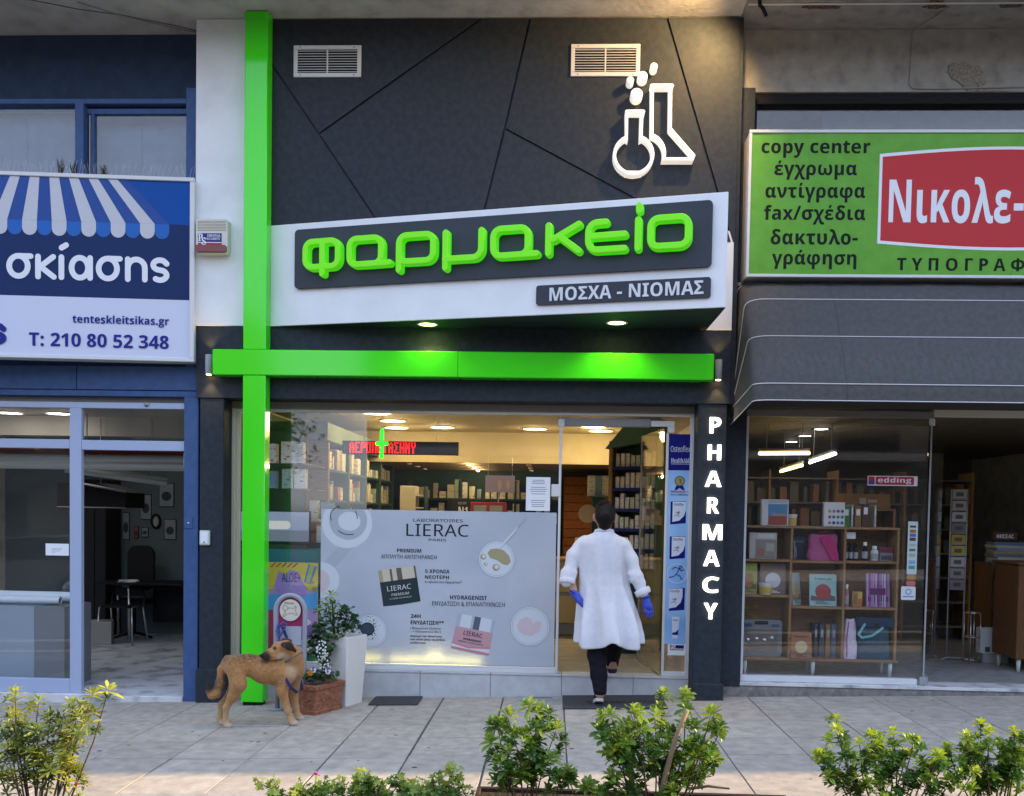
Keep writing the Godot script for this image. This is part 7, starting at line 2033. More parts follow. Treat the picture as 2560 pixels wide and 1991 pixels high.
	put(l, "loop", tube([Vector3(-2.235, 0.63, -7.845), Vector3(-2.27, 0.655, -7.83), Vector3(-2.28, 0.60, -7.83), Vector3(-2.255, 0.55, -7.83), Vector3(-2.235, 0.585, -7.83), Vector3(-2.20, 0.66, -7.835), Vector3(-2.23, 0.675, -7.84), Vector3(-2.265, 0.64, -7.84), Vector3(-2.262, 0.53, -7.835), Vector3(-2.27, 0.49, -7.83)], 0.008, 6), paint("rope_blue", lin(0.05, 0.09, 0.30), 0.6))

func person() -> void:
	var base := Vector3(0.40, gy(0.40), -7.98)
	var o := thing("person", "person in white coat and blue gloves stepping up into the pharmacy", "person", base)
	var V := func(x: float, y: float, z: float) -> Vector3: return Vector3(x, y, z) - base
	# body
	var b := []
	b.append([V.call(0.423, 1.615, -8.03), V.call(0.421, 1.60, -8.045), 0.086, 0.084])
	b.append([V.call(0.421, 1.565, -8.065), V.call(0.420, 1.535, -8.085), 0.064, 0.045])
	chain(b, [V.call(0.421, 1.55, -8.035), V.call(0.42, 1.42, -8.04)], [0.054, 0.056])
	b.append([V.call(0.419, 1.585, -8.128), V.call(0.419, 1.572, -8.140), 0.010, 0.013])
	for s in [-1.0, 1.0]:
		b.append([V.call(0.423 + s * 0.086, 1.598, -8.035), V.call(0.423 + s * 0.088, 1.568, -8.04), 0.016, 0.011])
	chain(b, [V.call(0.415, 1.33, -8.05), V.call(0.42, 1.10, -8.05), V.call(0.43, 0.86, -8.04)], [0.085, 0.085, 0.10])
	chain(b, [V.call(0.24, 1.33, -8.04), V.call(0.132, 1.12, -7.995), V.call(0.182, 0.945, -7.955)], [0.022, 0.034, 0.031])
	chain(b, [V.call(0.59, 1.32, -8.045), V.call(0.675, 1.11, -8.005), V.call(0.775, 0.918, -7.985)], [0.022, 0.033, 0.030])
	chain(b, [V.call(0.41, 0.76, -8.03), V.call(0.376, 0.45, -7.99), V.call(0.406, 0.13, -7.91)], [0.07, 0.055, 0.042])
	chain(b, [V.call(0.48, 0.76, -8.06), V.call(0.53, 0.50, -8.26), V.call(0.53, 0.29, -8.33)], [0.07, 0.055, 0.042])
	var skin := paint("skin", lin(0.42, 0.24, 0.165), 0.55)
	skin.subsurf_scatter_enabled = true
	skin.subsurf_scatter_strength = 0.1
	put(o, "body", nets(b, 0.011, 0.03), skin)
	for s in [-1.0, 1.0]:
		put(o, "eye", lathe([Vector2(0, 0.010), Vector2(0.008, 0.006), Vector2(0.011, 0)], 10), paint("eye_white", lin(0.5, 0.48, 0.45), 0.2), V.call(0.421 + s * 0.032, 1.602, -8.118), Vector3(-90, 0, 0))
	put(o, "mouth", tube([V.call(0.398, 1.540, -8.124), V.call(0.42, 1.537, -8.130), V.call(0.442, 1.540, -8.124)], 0.005, 6), paint("lips", lin(0.32, 0.12, 0.10), 0.5))
	# hair: a short cap with tufts
	var hr := [[V.call(0.423, 1.628, -8.022), V.call(0.423, 1.60, -8.0), 0.089, 0.085], [V.call(0.422, 1.575, -7.995), V.call(0.42, 1.525, -7.992), 0.074, 0.052], [V.call(0.423, 1.655, -8.05), V.call(0.423, 1.645, -8.085), 0.06, 0.045]]
	for i in 26:
		var a := rng.randf() * TAU
		var q := rng.randf() * 0.75
		var dir := Vector3(cos(a) * sin(q), cos(q), sin(a) * sin(q) + 0.15)
		var p: Vector3 = V.call(0.423, 1.628, -8.022) + dir * 0.080
		hr.append([p, p + dir * 0.016 + Vector3(rng.randf_range(-0.01, 0.01), 0.002, rng.randf_range(-0.006, 0.012)), 0.014, 0.005])
	put(o, "hair", nets(hr, 0.007, 0.014, null, 0.006), mottled("hair", [[0.0, lin(0.004, 0.003, 0.003)], [0.5, lin(0.009, 0.007, 0.006)], [1.0, lin(0.022, 0.016, 0.012)]], 0.06, 0.5, 0.05, 0.0, 139))
	# trousers
	var black := mottled("trouser_cloth", [[0.0, lin(0.006, 0.006, 0.009)], [1.0, lin(0.013, 0.013, 0.018)]], 0.2, 0.9, 0.03, 0.0, 149)
	var t := []
	chain(t, [V.call(0.40, 0.66, -8.03), V.call(0.375, 0.45, -7.985), V.call(0.395, 0.28, -7.945), V.call(0.406, 0.158, -7.915)], [0.075, 0.076, 0.066, 0.056])
	chain(t, [V.call(0.49, 0.66, -8.10), V.call(0.53, 0.50, -8.25), V.call(0.528, 0.42, -8.30), V.call(0.530, 0.325, -8.335)], [0.075, 0.076, 0.066, 0.055])
	for e in [[0.372, 0.40, -7.94], [0.385, 0.33, -7.93], [0.40, 0.22, -7.90], [0.41, 0.165, -7.885]]:
		t.append([V.call(e[0] - 0.04, e[1], e[2] + 0.022), V.call(e[0] + 0.04, e[1] - 0.02, e[2] + 0.022), 0.012, 0.010])
	put(o, "trousers", nets(t, 0.010, 0.03, null, 0.006), black)
	# coat
	var white := mottled("coat_cloth", [[0.0, lin(0.58, 0.58, 0.62)], [1.0, lin(0.66, 0.66, 0.69)]], 0.5, 0.8, 0.02, 0.0, 151)
	var rows := [[1.478, 0.42, -8.035, 0.072, 0.066], [1.458, 0.42, -8.035, 0.088, 0.078], [1.435, 0.418, -8.037, 0.125, 0.094], [1.405, 0.415, -8.04, 0.172, 0.106], [1.37, 0.412, -8.045, 0.203, 0.118], [1.30, 0.412, -8.05, 0.208, 0.130], [1.22, 0.412, -8.05, 0.202, 0.132], [1.12, 0.418, -8.048, 0.198, 0.130], [1.02, 0.428, -8.042, 0.205, 0.135], [0.92, 0.442, -8.036, 0.224, 0.15], [0.82, 0.455, -8.03, 0.240, 0.172], [0.72, 0.467, -8.022, 0.250, 0.19], [0.62, 0.479, -8.012, 0.256, 0.205], [0.47, 0.487, -8.006, 0.262, 0.215]]
	var cn := FastNoiseLite.new()
	cn.seed = 21
	cn.frequency = 9.0
	var shell := func(p: Vector3, d: float) -> float:
		var w := p + base
		var i := 0
		while i < rows.size() - 2 and rows[i + 1][0] > w.y:
			i += 1
		var tt := clampf((rows[i][0] - w.y) / (rows[i][0] - rows[i + 1][0]), 0.0, 1.0)
		var dx: float = w.x - lerpf(rows[i][1], rows[i + 1][1], tt)
		var dz: float = w.z - lerpf(rows[i][2], rows[i + 1][2], tt)
		var rx := lerpf(rows[i][3], rows[i + 1][3], tt)
		var rz := lerpf(rows[i][4], rows[i + 1][4], tt)
		var a := atan2(dz / rz, dx / rx)
		var f := clampf((1.33 - w.y) / 0.8, 0.0, 1.0)
		# folds fan out from the shoulder blades and deepen towards the hem
		var fold := f * (0.15 * sin(a * 7.0 + 1.2 + f * 2.4) + 0.08 * sin(a * 12.0 - f * 2.6 + 0.6))
		fold += 0.055 * smoothstep(1.40, 1.15, w.y) * sin(a * 5.0 + w.y * 7.5) * sin(a * 2.0 + 0.4)
		fold += 0.05 * cn.get_noise_2d(a * 0.05 + w.y * 0.04, w.y * 0.10 - a * 0.02)
		var e := (sqrt(dx * dx / (rx * rx) + dz * dz / (rz * rz)) - 1.0 - fold) * minf(rx, rz)
		e = maxf(e, w.y - 1.472)
		var h := maxf(0.025 - absf(d - e), 0.0) / 0.025
		var u := minf(d, e) - h * h * 0.00625
		u += 0.006 * cn.get_noise_3d(p.x * 0.7, p.y * 0.3, p.z * 0.7) + 0.004 * cn.get_noise_3d(p.x * 1.3 + p.y * 0.5, p.y * 0.35, p.z * 1.3)
		var hem := 0.505 + 0.06 * exp(-pow((w.x - 0.50) / 0.07, 2.0)) + (0.03 if dz < 0 else 0.0)
		return maxf(u, hem - w.y)
	var cb := []
	chain(cb, [V.call(0.415, 1.33, -8.05), V.call(0.42, 1.10, -8.045), V.call(0.45, 0.82, -8.03), V.call(0.48, 0.60, -8.01)], [0.10, 0.10, 0.12, 0.13])
	cb.append([V.call(0.27, 1.375, -8.045), V.call(0.56, 1.365, -8.05), 0.062, 0.062])
	chain(cb, [V.call(0.235, 1.355, -8.04), V.call(0.170, 1.26, -8.03), V.call(0.130, 1.12, -7.995), V.call(0.117, 1.045, -7.968)], [0.060, 0.058, 0.052, 0.048])
	chain(cb, [V.call(0.595, 1.345, -8.05), V.call(0.645, 1.24, -8.035), V.call(0.685, 1.10, -8.005), V.call(0.747, 0.972, -7.99)], [0.060, 0.058, 0.051, 0.047])
	# creases at the elbows
	for e in [[0.13, 1.13, -7.99, 0.068], [0.126, 1.09, -7.985, 0.066], [0.68, 1.12, -8.005, 0.066], [0.70, 1.07, -8.0, 0.064]]:
		cb.append([V.call(e[0] - 0.045, e[1], e[2] + 0.02), V.call(e[0] + 0.045, e[1] - 0.012, e[2] + 0.02), 0.022, 0.020])
	put(o, "coat", nets(cb, 0.0105, 0.03, null, 0.0, shell, 0.14), white)
	var clr := []
	for q in circle2(0, 0, 0.070, 0.062, 24):
		clr.append(V.call(0.42 + q.x, 1.472 + 0.012 * q.y / 0.062, -8.037 + q.y))
	put(o, "collar", tube(clr, 0.014, 8, true), white)
	# front edge of the coat blown out to the side
	var sf := begin(false)
	var grid := []
	for i in 11:
		var u := i / 10.0
		var row := []
		for j in 9:
			var v := j / 8.0
			var y := lerpf(0.98, lerpf(0.505, 0.455, v), u)
			var x := lerpf(0.62, 0.70, u * 0.3) + v * lerpf(0.02, 0.10, u) + 0.02 * sin(v * 7.0 + u * 2.0) * u
			var z := -8.10 - 0.04 * v + 0.035 * sin(v * 6.0 + 1.0) * u
			row.append(V.call(x, y, z))
		grid.append(row)
	for i in 10:
		for j in 8:
			quad(sf, grid[i][j], grid[i + 1][j], grid[i + 1][j + 1], grid[i][j + 1])
			var th := Vector3(0, 0, -0.004)
			quad(sf, grid[i][j + 1] + th, grid[i + 1][j + 1] + th, grid[i + 1][j] + th, grid[i][j] + th)
	put(o, "coat_front", done(sf), white)
	for s in [[[0.121, 1.075, -7.976], [0.116, 1.03, -7.962]], [[0.735, 1.0, -7.993], [0.757, 0.952, -7.988]]]:
		var p0: Vector3 = V.call(s[0][0], s[0][1], s[0][2])
		var p1: Vector3 = V.call(s[1][0], s[1][1], s[1][2])
		put(o, "cuff", tube([p0, p0.lerp(p1, 0.1), p0.lerp(p1, 0.9), p1], [0.058, 0.067, 0.066, 0.060], 20), white)
	# gloved hands, five fingers each
	var glove := paint("glove_blue", lin(0.055, 0.085, 0.46), 0.45)
	var hl := []
	chain(hl, [V.call(0.172, 0.962, -7.957), V.call(0.196, 0.932, -7.952), V.call(0.222, 0.900, -7.950)], [0.033, 0.032, 0.030])
	hl.append([V.call(0.205, 0.915, -7.950), V.call(0.235, 0.893, -7.965), 0.028, 0.026])
	for i in 4:
		var e := (i - 1.5) * 0.017
		chain(hl, [V.call(0.228 + e * 0.5, 0.892 + e * 0.5, -7.946 - e), V.call(0.252 + e * 0.4, 0.872 + e * 0.7, -7.956 - e), V.call(0.268 + e * 0.3, 0.850 + e * 0.6, -7.972 - e)], [0.0105, 0.0100, 0.0085])
	chain(hl, [V.call(0.196, 0.918, -7.93), V.call(0.222, 0.890, -7.918), V.call(0.244, 0.872, -7.925)], [0.014, 0.011, 0.009])
	put(o, "glove", nets(hl, 0.0035, 0.006), glove)
	var hr2 := []
	chain(hr2, [V.call(0.771, 0.930, -7.987), V.call(0.780, 0.895, -7.983), V.call(0.790, 0.862, -7.978)], [0.033, 0.031, 0.033])
	chain(hr2, [V.call(0.778, 0.870, -7.978), V.call(0.808, 0.850, -7.978)], [0.026, 0.024])
	for i in 4:
		var x := 0.764 + i * 0.0195
		var l: float = [0.060, 0.075, 0.078, 0.062][i]
		chain(hr2, [V.call(x, 0.846, -7.976), V.call(x + 0.006, 0.846 - l * 0.55, -7.966 - 0.004 * i), V.call(x + 0.012, 0.846 - l * 1.05, -7.980 - 0.004 * i)], [0.0095, 0.0088, 0.0075])
	chain(hr2, [V.call(0.768, 0.895, -7.985), V.call(0.757, 0.862, -8.0), V.call(0.761, 0.828, -8.008)], [0.014, 0.011, 0.009])
	put(o, "glove", nets(hr2, 0.0035, 0.005), glove)
	for e in [[0.173, 0.960, -7.957, 0.55], [0.772, 0.928, -7.987, -0.25]]:
		var rp := []
		for p in circle2(0, 0, 0.034, 0.034, 16):
			rp.append((V.call(e[0], e[1], e[2]) as Vector3) + Vector3(p.x, -p.x * e[3], p.y))
		put(o, "glove_hem", tube(rp, 0.005, 5, true), paint("glove_dark", lin(0.02, 0.025, 0.12), 0.5))
	# shoes
	var upper := paint("shoe_dark", lin(0.020, 0.024, 0.034), 0.7)
	var sole := paint("shoe_sole", lin(0.52, 0.50, 0.48), 0.6)
	var g := gy(0.4)
	var pitch_up := [[0.400, g, -7.885, 16.0, 0.0], [0.530, 0.2005, -8.30, 3.0, 0.0]]
	for e in pitch_up:
		var hold := Basis.from_euler(Vector3(deg_to_rad(-e[3]), 0, 0))
		var toe := Vector3(e[0], e[1] + 0.0, e[2] - 0.21)
		var W := func(x: float, y: float, z: float) -> Vector3: return toe + hold * Vector3(x, y, z) - base
		var ss := begin()
		var outline := []
		for q in [[-0.028, 0.215], [-0.036, 0.18], [-0.033, 0.12], [-0.042, 0.04], [-0.036, -0.03], [-0.012, -0.06], [0.016, -0.058], [0.040, -0.025], [0.044, 0.03], [0.036, 0.12], [0.036, 0.18], [0.027, 0.215], [0.0, 0.226]]:
			outline.append(Vector2(q[0], q[1]))
		for lay in [[0.0, 0.026]]:
			for k in outline.size():
				var a: Vector2 = outline[k]
				var c: Vector2 = outline[(k + 1) % outline.size()]
				quad(ss, W.call(c.x, lay[0], c.y), W.call(a.x, lay[0], a.y), W.call(a.x * 1.04, lay[1], a.y * 1.01), W.call(c.x * 1.04, lay[1], c.y * 1.01))
				tri(ss, W.call(0, lay[0], 0.08), W.call(a.x, lay[0], a.y), W.call(c.x, lay[0], c.y))
				tri(ss, W.call(0, lay[1], 0.08), W.call(c.x * 1.04, lay[1], c.y), W.call(a.x * 1.04, lay[1], a.y))
		put(o, "shoe_sole", done(ss), sole)
		var u := []
		chain(u, [W.call(0, 0.052, 0.185), W.call(0, 0.050, 0.09), W.call(0.0, 0.040, -0.01)], [0.036, 0.036, 0.034])
		chain(u, [W.call(0, 0.055, 0.178), W.call(0, 0.100, 0.172)], [0.038, 0.038])
		put(o, "shoe_upper", nets(u, 0.007, 0.02), upper)

# ---------------------------------------------------------------- plants and things on the pavement
func add_leaf(st: SurfaceTool, at: Vector3, dir: Vector3, up: Vector3, l: float, w: float, droop: float, tipness := 0.6) -> void:
	var side := dir.cross(up).normalized()
	var nn := side.cross(dir).normalized()
	var c := []
	var e := [[0.0, 0.10], [0.35, 0.72], [tipness, 1.0], [0.86, 0.62], [1.0, 0.04]]
	for q in e:
		var t: float = q[0]
		c.append([at + dir * l * t - nn * droop * l * t * t, w * 0.5 * float(q[1])])
	for i in 4:
		var a: Vector3 = c[i][0]
		var b: Vector3 = c[i + 1][0]
		var fa := nn * float(c[i][1]) * 0.35
		var fb := nn * float(c[i + 1][1]) * 0.35
		var sa := side * float(c[i][1])
		var sb := side * float(c[i + 1][1])
		quad(st, a, a + sa + fa, b + sb + fb, b)
		quad(st, a - sa + fa, a, b, b - sb + fb)

func rosette(seed_: int, n: int, l: float, w: float, tipness: float, open := 1.0) -> ArrayMesh:
	var r := RandomNumberGenerator.new()
	r.seed = seed_
	var st := begin(false)
	for i in n:
		var t := float(i) / n
		var a := i * 2.39996 + r.randf_range(-0.25, 0.25)
		var el := deg_to_rad(lerpf(-8.0, 78.0, t) / open + r.randf_range(-10, 10))
		var dir := Vector3(cos(a) * cos(el), sin(el), sin(a) * cos(el))
		var up := Vector3(-cos(a) * sin(el), cos(el), -sin(a) * sin(el))
		add_leaf(st, Vector3(0, t * l * 0.25, 0) + dir * 0.004, dir, up, l * r.randf_range(0.75, 1.15) * lerpf(1.0, 0.62, t), w * r.randf_range(0.85, 1.15) * lerpf(1.0, 0.7, t), r.randf_range(0.05, 0.35), tipness)
	return done(st)

# one lobed leaf seen from above, slightly cupped
func add_lobed(st: SurfaceTool, at: Vector3, basis: Basis, r: float, lobes: int, cut: float) -> void:
	var n := lobes * 4
	var pts := []
	for i in n + 1:
		var a := lerpf(-2.75, 2.75, float(i) / n) + PI / 2
		var k := 1.0 - cut * (0.5 + 0.5 * cos(float(i) / 4.0 * TAU)) - 0.25 * absf(float(i) / n - 0.5)
		pts.append(at + basis * Vector3(cos(a) * r * k, 0.22 * r * k * k, -sin(a) * r * k))
	for i in n:
		tri(st, at, pts[i], pts[i + 1])

func lobed_cluster(seed_: int, n: int, r: float, lobes: int, cut: float, spread: float) -> ArrayMesh:
	var g := RandomNumberGenerator.new()
	g.seed = seed_
	var st := begin(false)
	for i in n:
		var at := Vector3(g.randf_range(-1, 1), g.randf_range(-0.6, 1), g.randf_range(-1, 1)) * spread
		var bs := Basis.from_euler(Vector3(g.randf_range(-0.3, 1.1), g.randf() * TAU, g.randf_range(-0.6, 0.6)))
		add_lobed(st, at, bs, r * g.randf_range(0.6, 1.15), lobes, cut)
		add_tube(st, [at, Vector3(at.x * 0.2, -spread * 0.9, at.z * 0.2)], 0.0012, 3)
	return done(st)

func leaf_mat(key: String, c: Color, back: Color, rough := 0.4) -> StandardMaterial3D:
	var m := paint(key, c, rough)
	m.cull_mode = BaseMaterial3D.CULL_DISABLED
	m.backlight_enabled = true
	m.backlight = back
	return m

func bush(called: String, label: String, category: String, base: Vector3, tips: Array, kinds: Array, colours: Array, stem: Material, per_branch: int, size: float, depth: float) -> Node3D:
	var b := thing(called, label, category, base, "shrubs in the planting strip")
	for t in tips:
		var z := rng.randf_range(-depth, depth * 0.7)
		var tip := Vector3(t[0] - base.x, t[1] - base.y, z)
		var root := Vector3(clampf(tip.x * 0.35, -0.14, 0.14) + rng.randf_range(-0.03, 0.03), 0, z * 0.4)
		var mid := root.lerp(tip, 0.55) + Vector3(rng.randf_range(-0.03, 0.03), 0.02, rng.randf_range(-0.03, 0.03))
		var th := 0.0035 + 0.003 * tip.length()
		put(b, "stem", tube([root, root.lerp(mid, 0.6), mid, mid.lerp(tip, 0.6), tip], [th, th * 0.85, th * 0.7, th * 0.55, th * 0.4], 6), stem)
		var n := per_branch + int(tip.y * 3.0)
		for k in n:
			var u := 1.0 - 0.62 * float(k) / n if k > 0 else 1.0
			var p := mid.lerp(tip, (u - 0.5) * 2.0) if u > 0.5 else root.lerp(mid, u * 2.0)
			if k > 0:
				p += Vector3(rng.randf_range(-1, 1), rng.randf_range(-0.5, 0.6), rng.randf_range(-1, 1)) * 0.06
			var o := put(b, "leaf_cluster", kinds[rng.randi() % kinds.size()], colours[-1] if k == 0 else colours[rng.randi() % (colours.size() - 1)], p)
			var out := (tip - mid).normalized()
			o.rotation = Vector3(rng.randf_range(-0.5, 0.5) + out.z * 0.5, rng.randf() * TAU, rng.randf_range(-0.5, 0.5) - out.x * 0.5)
			o.scale = Vector3.ONE * size * (rng.randf_range(0.85, 1.15) if k == 0 else rng.randf_range(0.65, 1.0))
	return b

func shrubs() -> void:
	# planting strip: a low concrete edge, soil, plants
	var edge := struct("planter_kerb", box(Vector3(60, 0.34, 0.10), 0.012), M.concrete, Vector3(0, -0.135, -5.30), Vector3(0, 0, rad_to_deg(atan(SLOPE))))
	struct("planter_soil", box(Vector3(60, 0.2, 0.95), 0.0), mottled("soil", [[0.0, lin(0.03, 0.022, 0.015)], [1.0, lin(0.09, 0.07, 0.05)]], 0.6, 1.0, 0.03, 0.8, 47), Vector3(0, -0.09, -4.77), Vector3(0, 0, rad_to_deg(atan(SLOPE))))
	var box_ := thing("plant_trough", "dark brown plant trough at the picture's lower edge under the middle shrubs", "trough", Vector3(0.45, gy(0.45), -4.98))
	slab(box_, "front", Vector3(-0.85, 0.0, -0.29), Vector3(0.85, 0.075, -0.265), paint("trough_brown", lin(0.05, 0.035, 0.028), 0.8), 0.006)
	slab(box_, "front", Vector3(-0.85, 0.0, 0.265), Vector3(0.85, 0.075, 0.29), mats["trough_brown"], 0.006)
	slab(box_, "end", Vector3(-0.85, 0.0, -0.264), Vector3(-0.825, 0.075, 0.264), mats["trough_brown"], 0.006)
	slab(box_, "end", Vector3(0.825, 0.0, -0.264), Vector3(0.85, 0.075, 0.264), mats["trough_brown"], 0.006)
	slab(box_, "earth", Vector3(-0.824, 0.0, -0.264), Vector3(0.824, 0.05, 0.264), mats["soil"], 0.0)
	var pit := []
	for i in 4:
		pit.append(rosette(20 + i, 17, 0.076, 0.034, 0.66))
	var sharp := []
	for i in 4:
		sharp.append(rosette(40 + i, 14, 0.082, 0.024, 0.5, 1.15))
	var greens := [leaf_mat("leaf_deep", lin(0.05, 0.10, 0.024), lin(0.08, 0.16, 0.015), 0.3), leaf_mat("leaf_mid", lin(0.075, 0.15, 0.028), lin(0.09, 0.18, 0.02), 0.3), leaf_mat("leaf_fresh", lin(0.15, 0.23, 0.03), lin(0.22, 0.34, 0.03), 0.32), leaf_mat("leaf_tip", lin(0.17, 0.24, 0.04), lin(0.24, 0.34, 0.035), 0.28)]
	var olives := [leaf_mat("leaf_dull", lin(0.075, 0.11, 0.035), lin(0.09, 0.13, 0.03), 0.45), leaf_mat("leaf_olive", lin(0.19, 0.22, 0.05), lin(0.26, 0.30, 0.05), 0.4), leaf_mat("leaf_yellow", lin(0.28, 0.31, 0.06), lin(0.34, 0.38, 0.06), 0.4), leaf_mat("leaf_pale", lin(0.34, 0.36, 0.08), lin(0.38, 0.42, 0.07), 0.4)]
	var bright := [greens[1], greens[2], greens[0], leaf_mat("leaf_lemon", lin(0.26, 0.32, 0.035), lin(0.32, 0.42, 0.03), 0.35)]
	var bark := mottled("bark", [[0.0, lin(0.07, 0.05, 0.035)], [1.0, lin(0.17, 0.125, 0.085)]], 0.1, 0.9, 0.03, 0.0, 157)
	var z := -4.95
	bush("yellow_shrub", "tall yellowish shrub with narrow leaves at the lower corner before the blue shop", "shrub", Vector3(-2.72, -0.05, z), [[-2.91, 0.58], [-2.81, 0.59], [-2.76, 0.54], [-2.69, 0.47], [-2.54, 0.54], [-2.44, 0.59], [-2.40, 0.60], [-2.49, 0.49], [-2.57, 0.47], [-2.62, 0.43], [-2.53, 0.36], [-2.88, 0.46], [-2.80, 0.42], [-2.73, 0.40], [-2.86, 0.31], [-2.69, 0.27], [-2.57, 0.26], [-2.60, 0.19], [-2.80, 0.23], [-2.71, 0.14], [-2.89, 0.16], [-2.56, 0.15], [-2.99, 0.50], [-3.02, 0.35]], sharp, olives, bark, 6, 0.9, 0.12)
	bush("small_pittosporum", "open glossy green shrub below the doormat, the smaller of the middle pair", "shrub", Vector3(-0.10, 0.05, z), [[-0.28, 0.47], [-0.22, 0.55], [-0.11, 0.60], [-0.06, 0.56], [-0.04, 0.44], [0.03, 0.46], [0.01, 0.33], [-0.22, 0.36], [-0.26, 0.32], [0.10, 0.28], [-0.15, 0.32], [-0.09, 0.24], [0.10, 0.21], [-0.21, 0.20]], pit, greens, bark, 6, 0.9, 0.13)
	var big := bush("large_pittosporum", "glossy green shrub with a cut pale branch below the letter pillar", "shrub", Vector3(0.56, 0.06, z), [[0.27, 0.56], [0.32, 0.54], [0.42, 0.60], [0.38, 0.52], [0.54, 0.56], [0.60, 0.65], [0.71, 0.66], [0.81, 0.59], [0.85, 0.59], [0.88, 0.48], [0.31, 0.44], [0.47, 0.43], [0.59, 0.47], [0.71, 0.43], [0.77, 0.39], [0.67, 0.31], [0.34, 0.34], [0.32, 0.27], [0.55, 0.30], [0.72, 0.24], [0.63, 0.20], [0.20, 0.20], [0.86, 0.33], [0.45, 0.22]], pit, greens, bark, 6, 0.9, 0.15)
	put(big, "cut_branch", tube([Vector3(0.0, 0.0, 0.02), Vector3(0.04, 0.25, 0.06), Vector3(0.075, 0.42, 0.10), Vector3(0.127, 0.57, 0.12)], [0.018, 0.015, 0.0125, 0.012], 9), mottled("cut_wood", [[0.0, lin(0.22, 0.15, 0.09)], [1.0, lin(0.34, 0.25, 0.16)]], 0.1, 0.8, 0.03, 0.0, 163))
	put(big, "twig", tube([Vector3(0.15, 0.15, 0.05), Vector3(0.25, 0.17, 0.06), Vector3(0.357, 0.163, 0.07)], [0.008, 0.007, 0.005], 6), bark)
	bush("hedge_shrub", "dense sunlit shrub with yellow tips before the copy shop window", "shrub", Vector3(1.76, 0.02, z), [[1.45, 0.53], [1.51, 0.54], [1.64, 0.50], [1.66, 0.45], [1.57, 0.46], [1.79, 0.49], [1.87, 0.47], [1.95, 0.42], [1.69, 0.47], [1.38, 0.39], [1.42, 0.37], [1.61, 0.27], [1.71, 0.25], [1.85, 0.38], [1.99, 0.38], [1.77, 0.36], [2.09, 0.35], [2.15, 0.33], [1.47, 0.29], [1.95, 0.30], [2.06, 0.26], [1.59, 0.21]], pit, bright, bark, 9, 0.66, 0.16)
	bush("corner_shrub", "dense shrub cut by the picture's lower corner below the copy shop door", "shrub", Vector3(2.33, 0.03, z - 0.1), [[2.13, 0.49], [2.23, 0.53], [2.29, 0.52], [2.37, 0.53], [2.41, 0.48], [2.19, 0.45], [2.33, 0.44], [2.41, 0.38], [2.09, 0.41], [2.25, 0.35], [2.38, 0.27], [2.30, 0.25], [2.49, 0.50], [2.49, 0.36]], pit, bright, bark, 11, 0.64, 0.16)
	var ger := []
	for i in 4:
		ger.append(lobed_cluster(60 + i, 11, 0.026, 5, 0.42, 0.035))
	var gm := [leaf_mat("geranium", lin(0.17, 0.24, 0.05), lin(0.22, 0.32, 0.04), 0.5), leaf_mat("geranium_deep", lin(0.08, 0.14, 0.035), lin(0.10, 0.18, 0.02), 0.5), leaf_mat("geranium_light", lin(0.25, 0.30, 0.06), lin(0.30, 0.38, 0.05), 0.5)]
	var ge := bush("geranium", "low spreading geranium with one pink flower at the picture's lower edge", "plant", Vector3(-0.98, -0.03, z), [[-1.50, 0.17], [-1.44, 0.12], [-1.34, 0.11], [-1.29, 0.14], [-1.20, 0.14], [-1.10, 0.16], [-1.01, 0.19], [-0.95, 0.21], [-0.87, 0.19], [-0.78, 0.18], [-1.03, 0.13], [-0.91, 0.13], [-0.68, 0.17], [-0.63, 0.13], [-0.51, 0.26], [-0.47, 0.21], [-0.55, 0.15], [-0.44, 0.14], [-0.74, 0.13]], ger, gm, bark, 5, 1.15, 0.10)
	flower(ge, Vector3(-1.226 + 0.98, 0.24, 0.0), 0.030, paint("petal_pink", lin(0.56, 0.20, 0.38), 0.6), 9)
	put(ge, "flower_stem", tube([Vector3(-0.26, 0.10, 0.0), Vector3(-0.25, 0.17, 0.0), Vector3(-0.246, 0.235, 0.0)], 0.003, 5), gm[0])
	var rose := thing("pink_rosebud", "single small coral flower beside the yellowish shrub", "flower", Vector3(-2.515, -0.08, z))
	flower(rose, Vector3(0, 0.20, 0), 0.022, paint("petal_coral", lin(0.58, 0.18, 0.14), 0.6), 10)
	put(rose, "flower_stem", tube([Vector3(0.02, 0, 0), Vector3(0.01, 0.1, 0), Vector3(0, 0.195, 0)], 0.003, 5), gm[2])
	put(rose, "leaf_cluster", ger[0], gm[0], Vector3(0.01, 0.12, 0))

func flower(parent: Node, at: Vector3, r: float, m: Material, n: int) -> void:
	var st := begin(false)
	for i in n:
		var a := TAU * i / n * 1.62
		var el := 0.2 + 0.9 * (i % 3) / 2.0
		var dir := Vector3(cos(a) * cos(el), sin(el), sin(a) * cos(el))
		add_leaf(st, at, dir, Vector3(-cos(a) * sin(el), cos(el), -sin(a) * sin(el)), r, r * 0.75, 0.2, 0.6)
	put(parent, "petals", done(st), m)

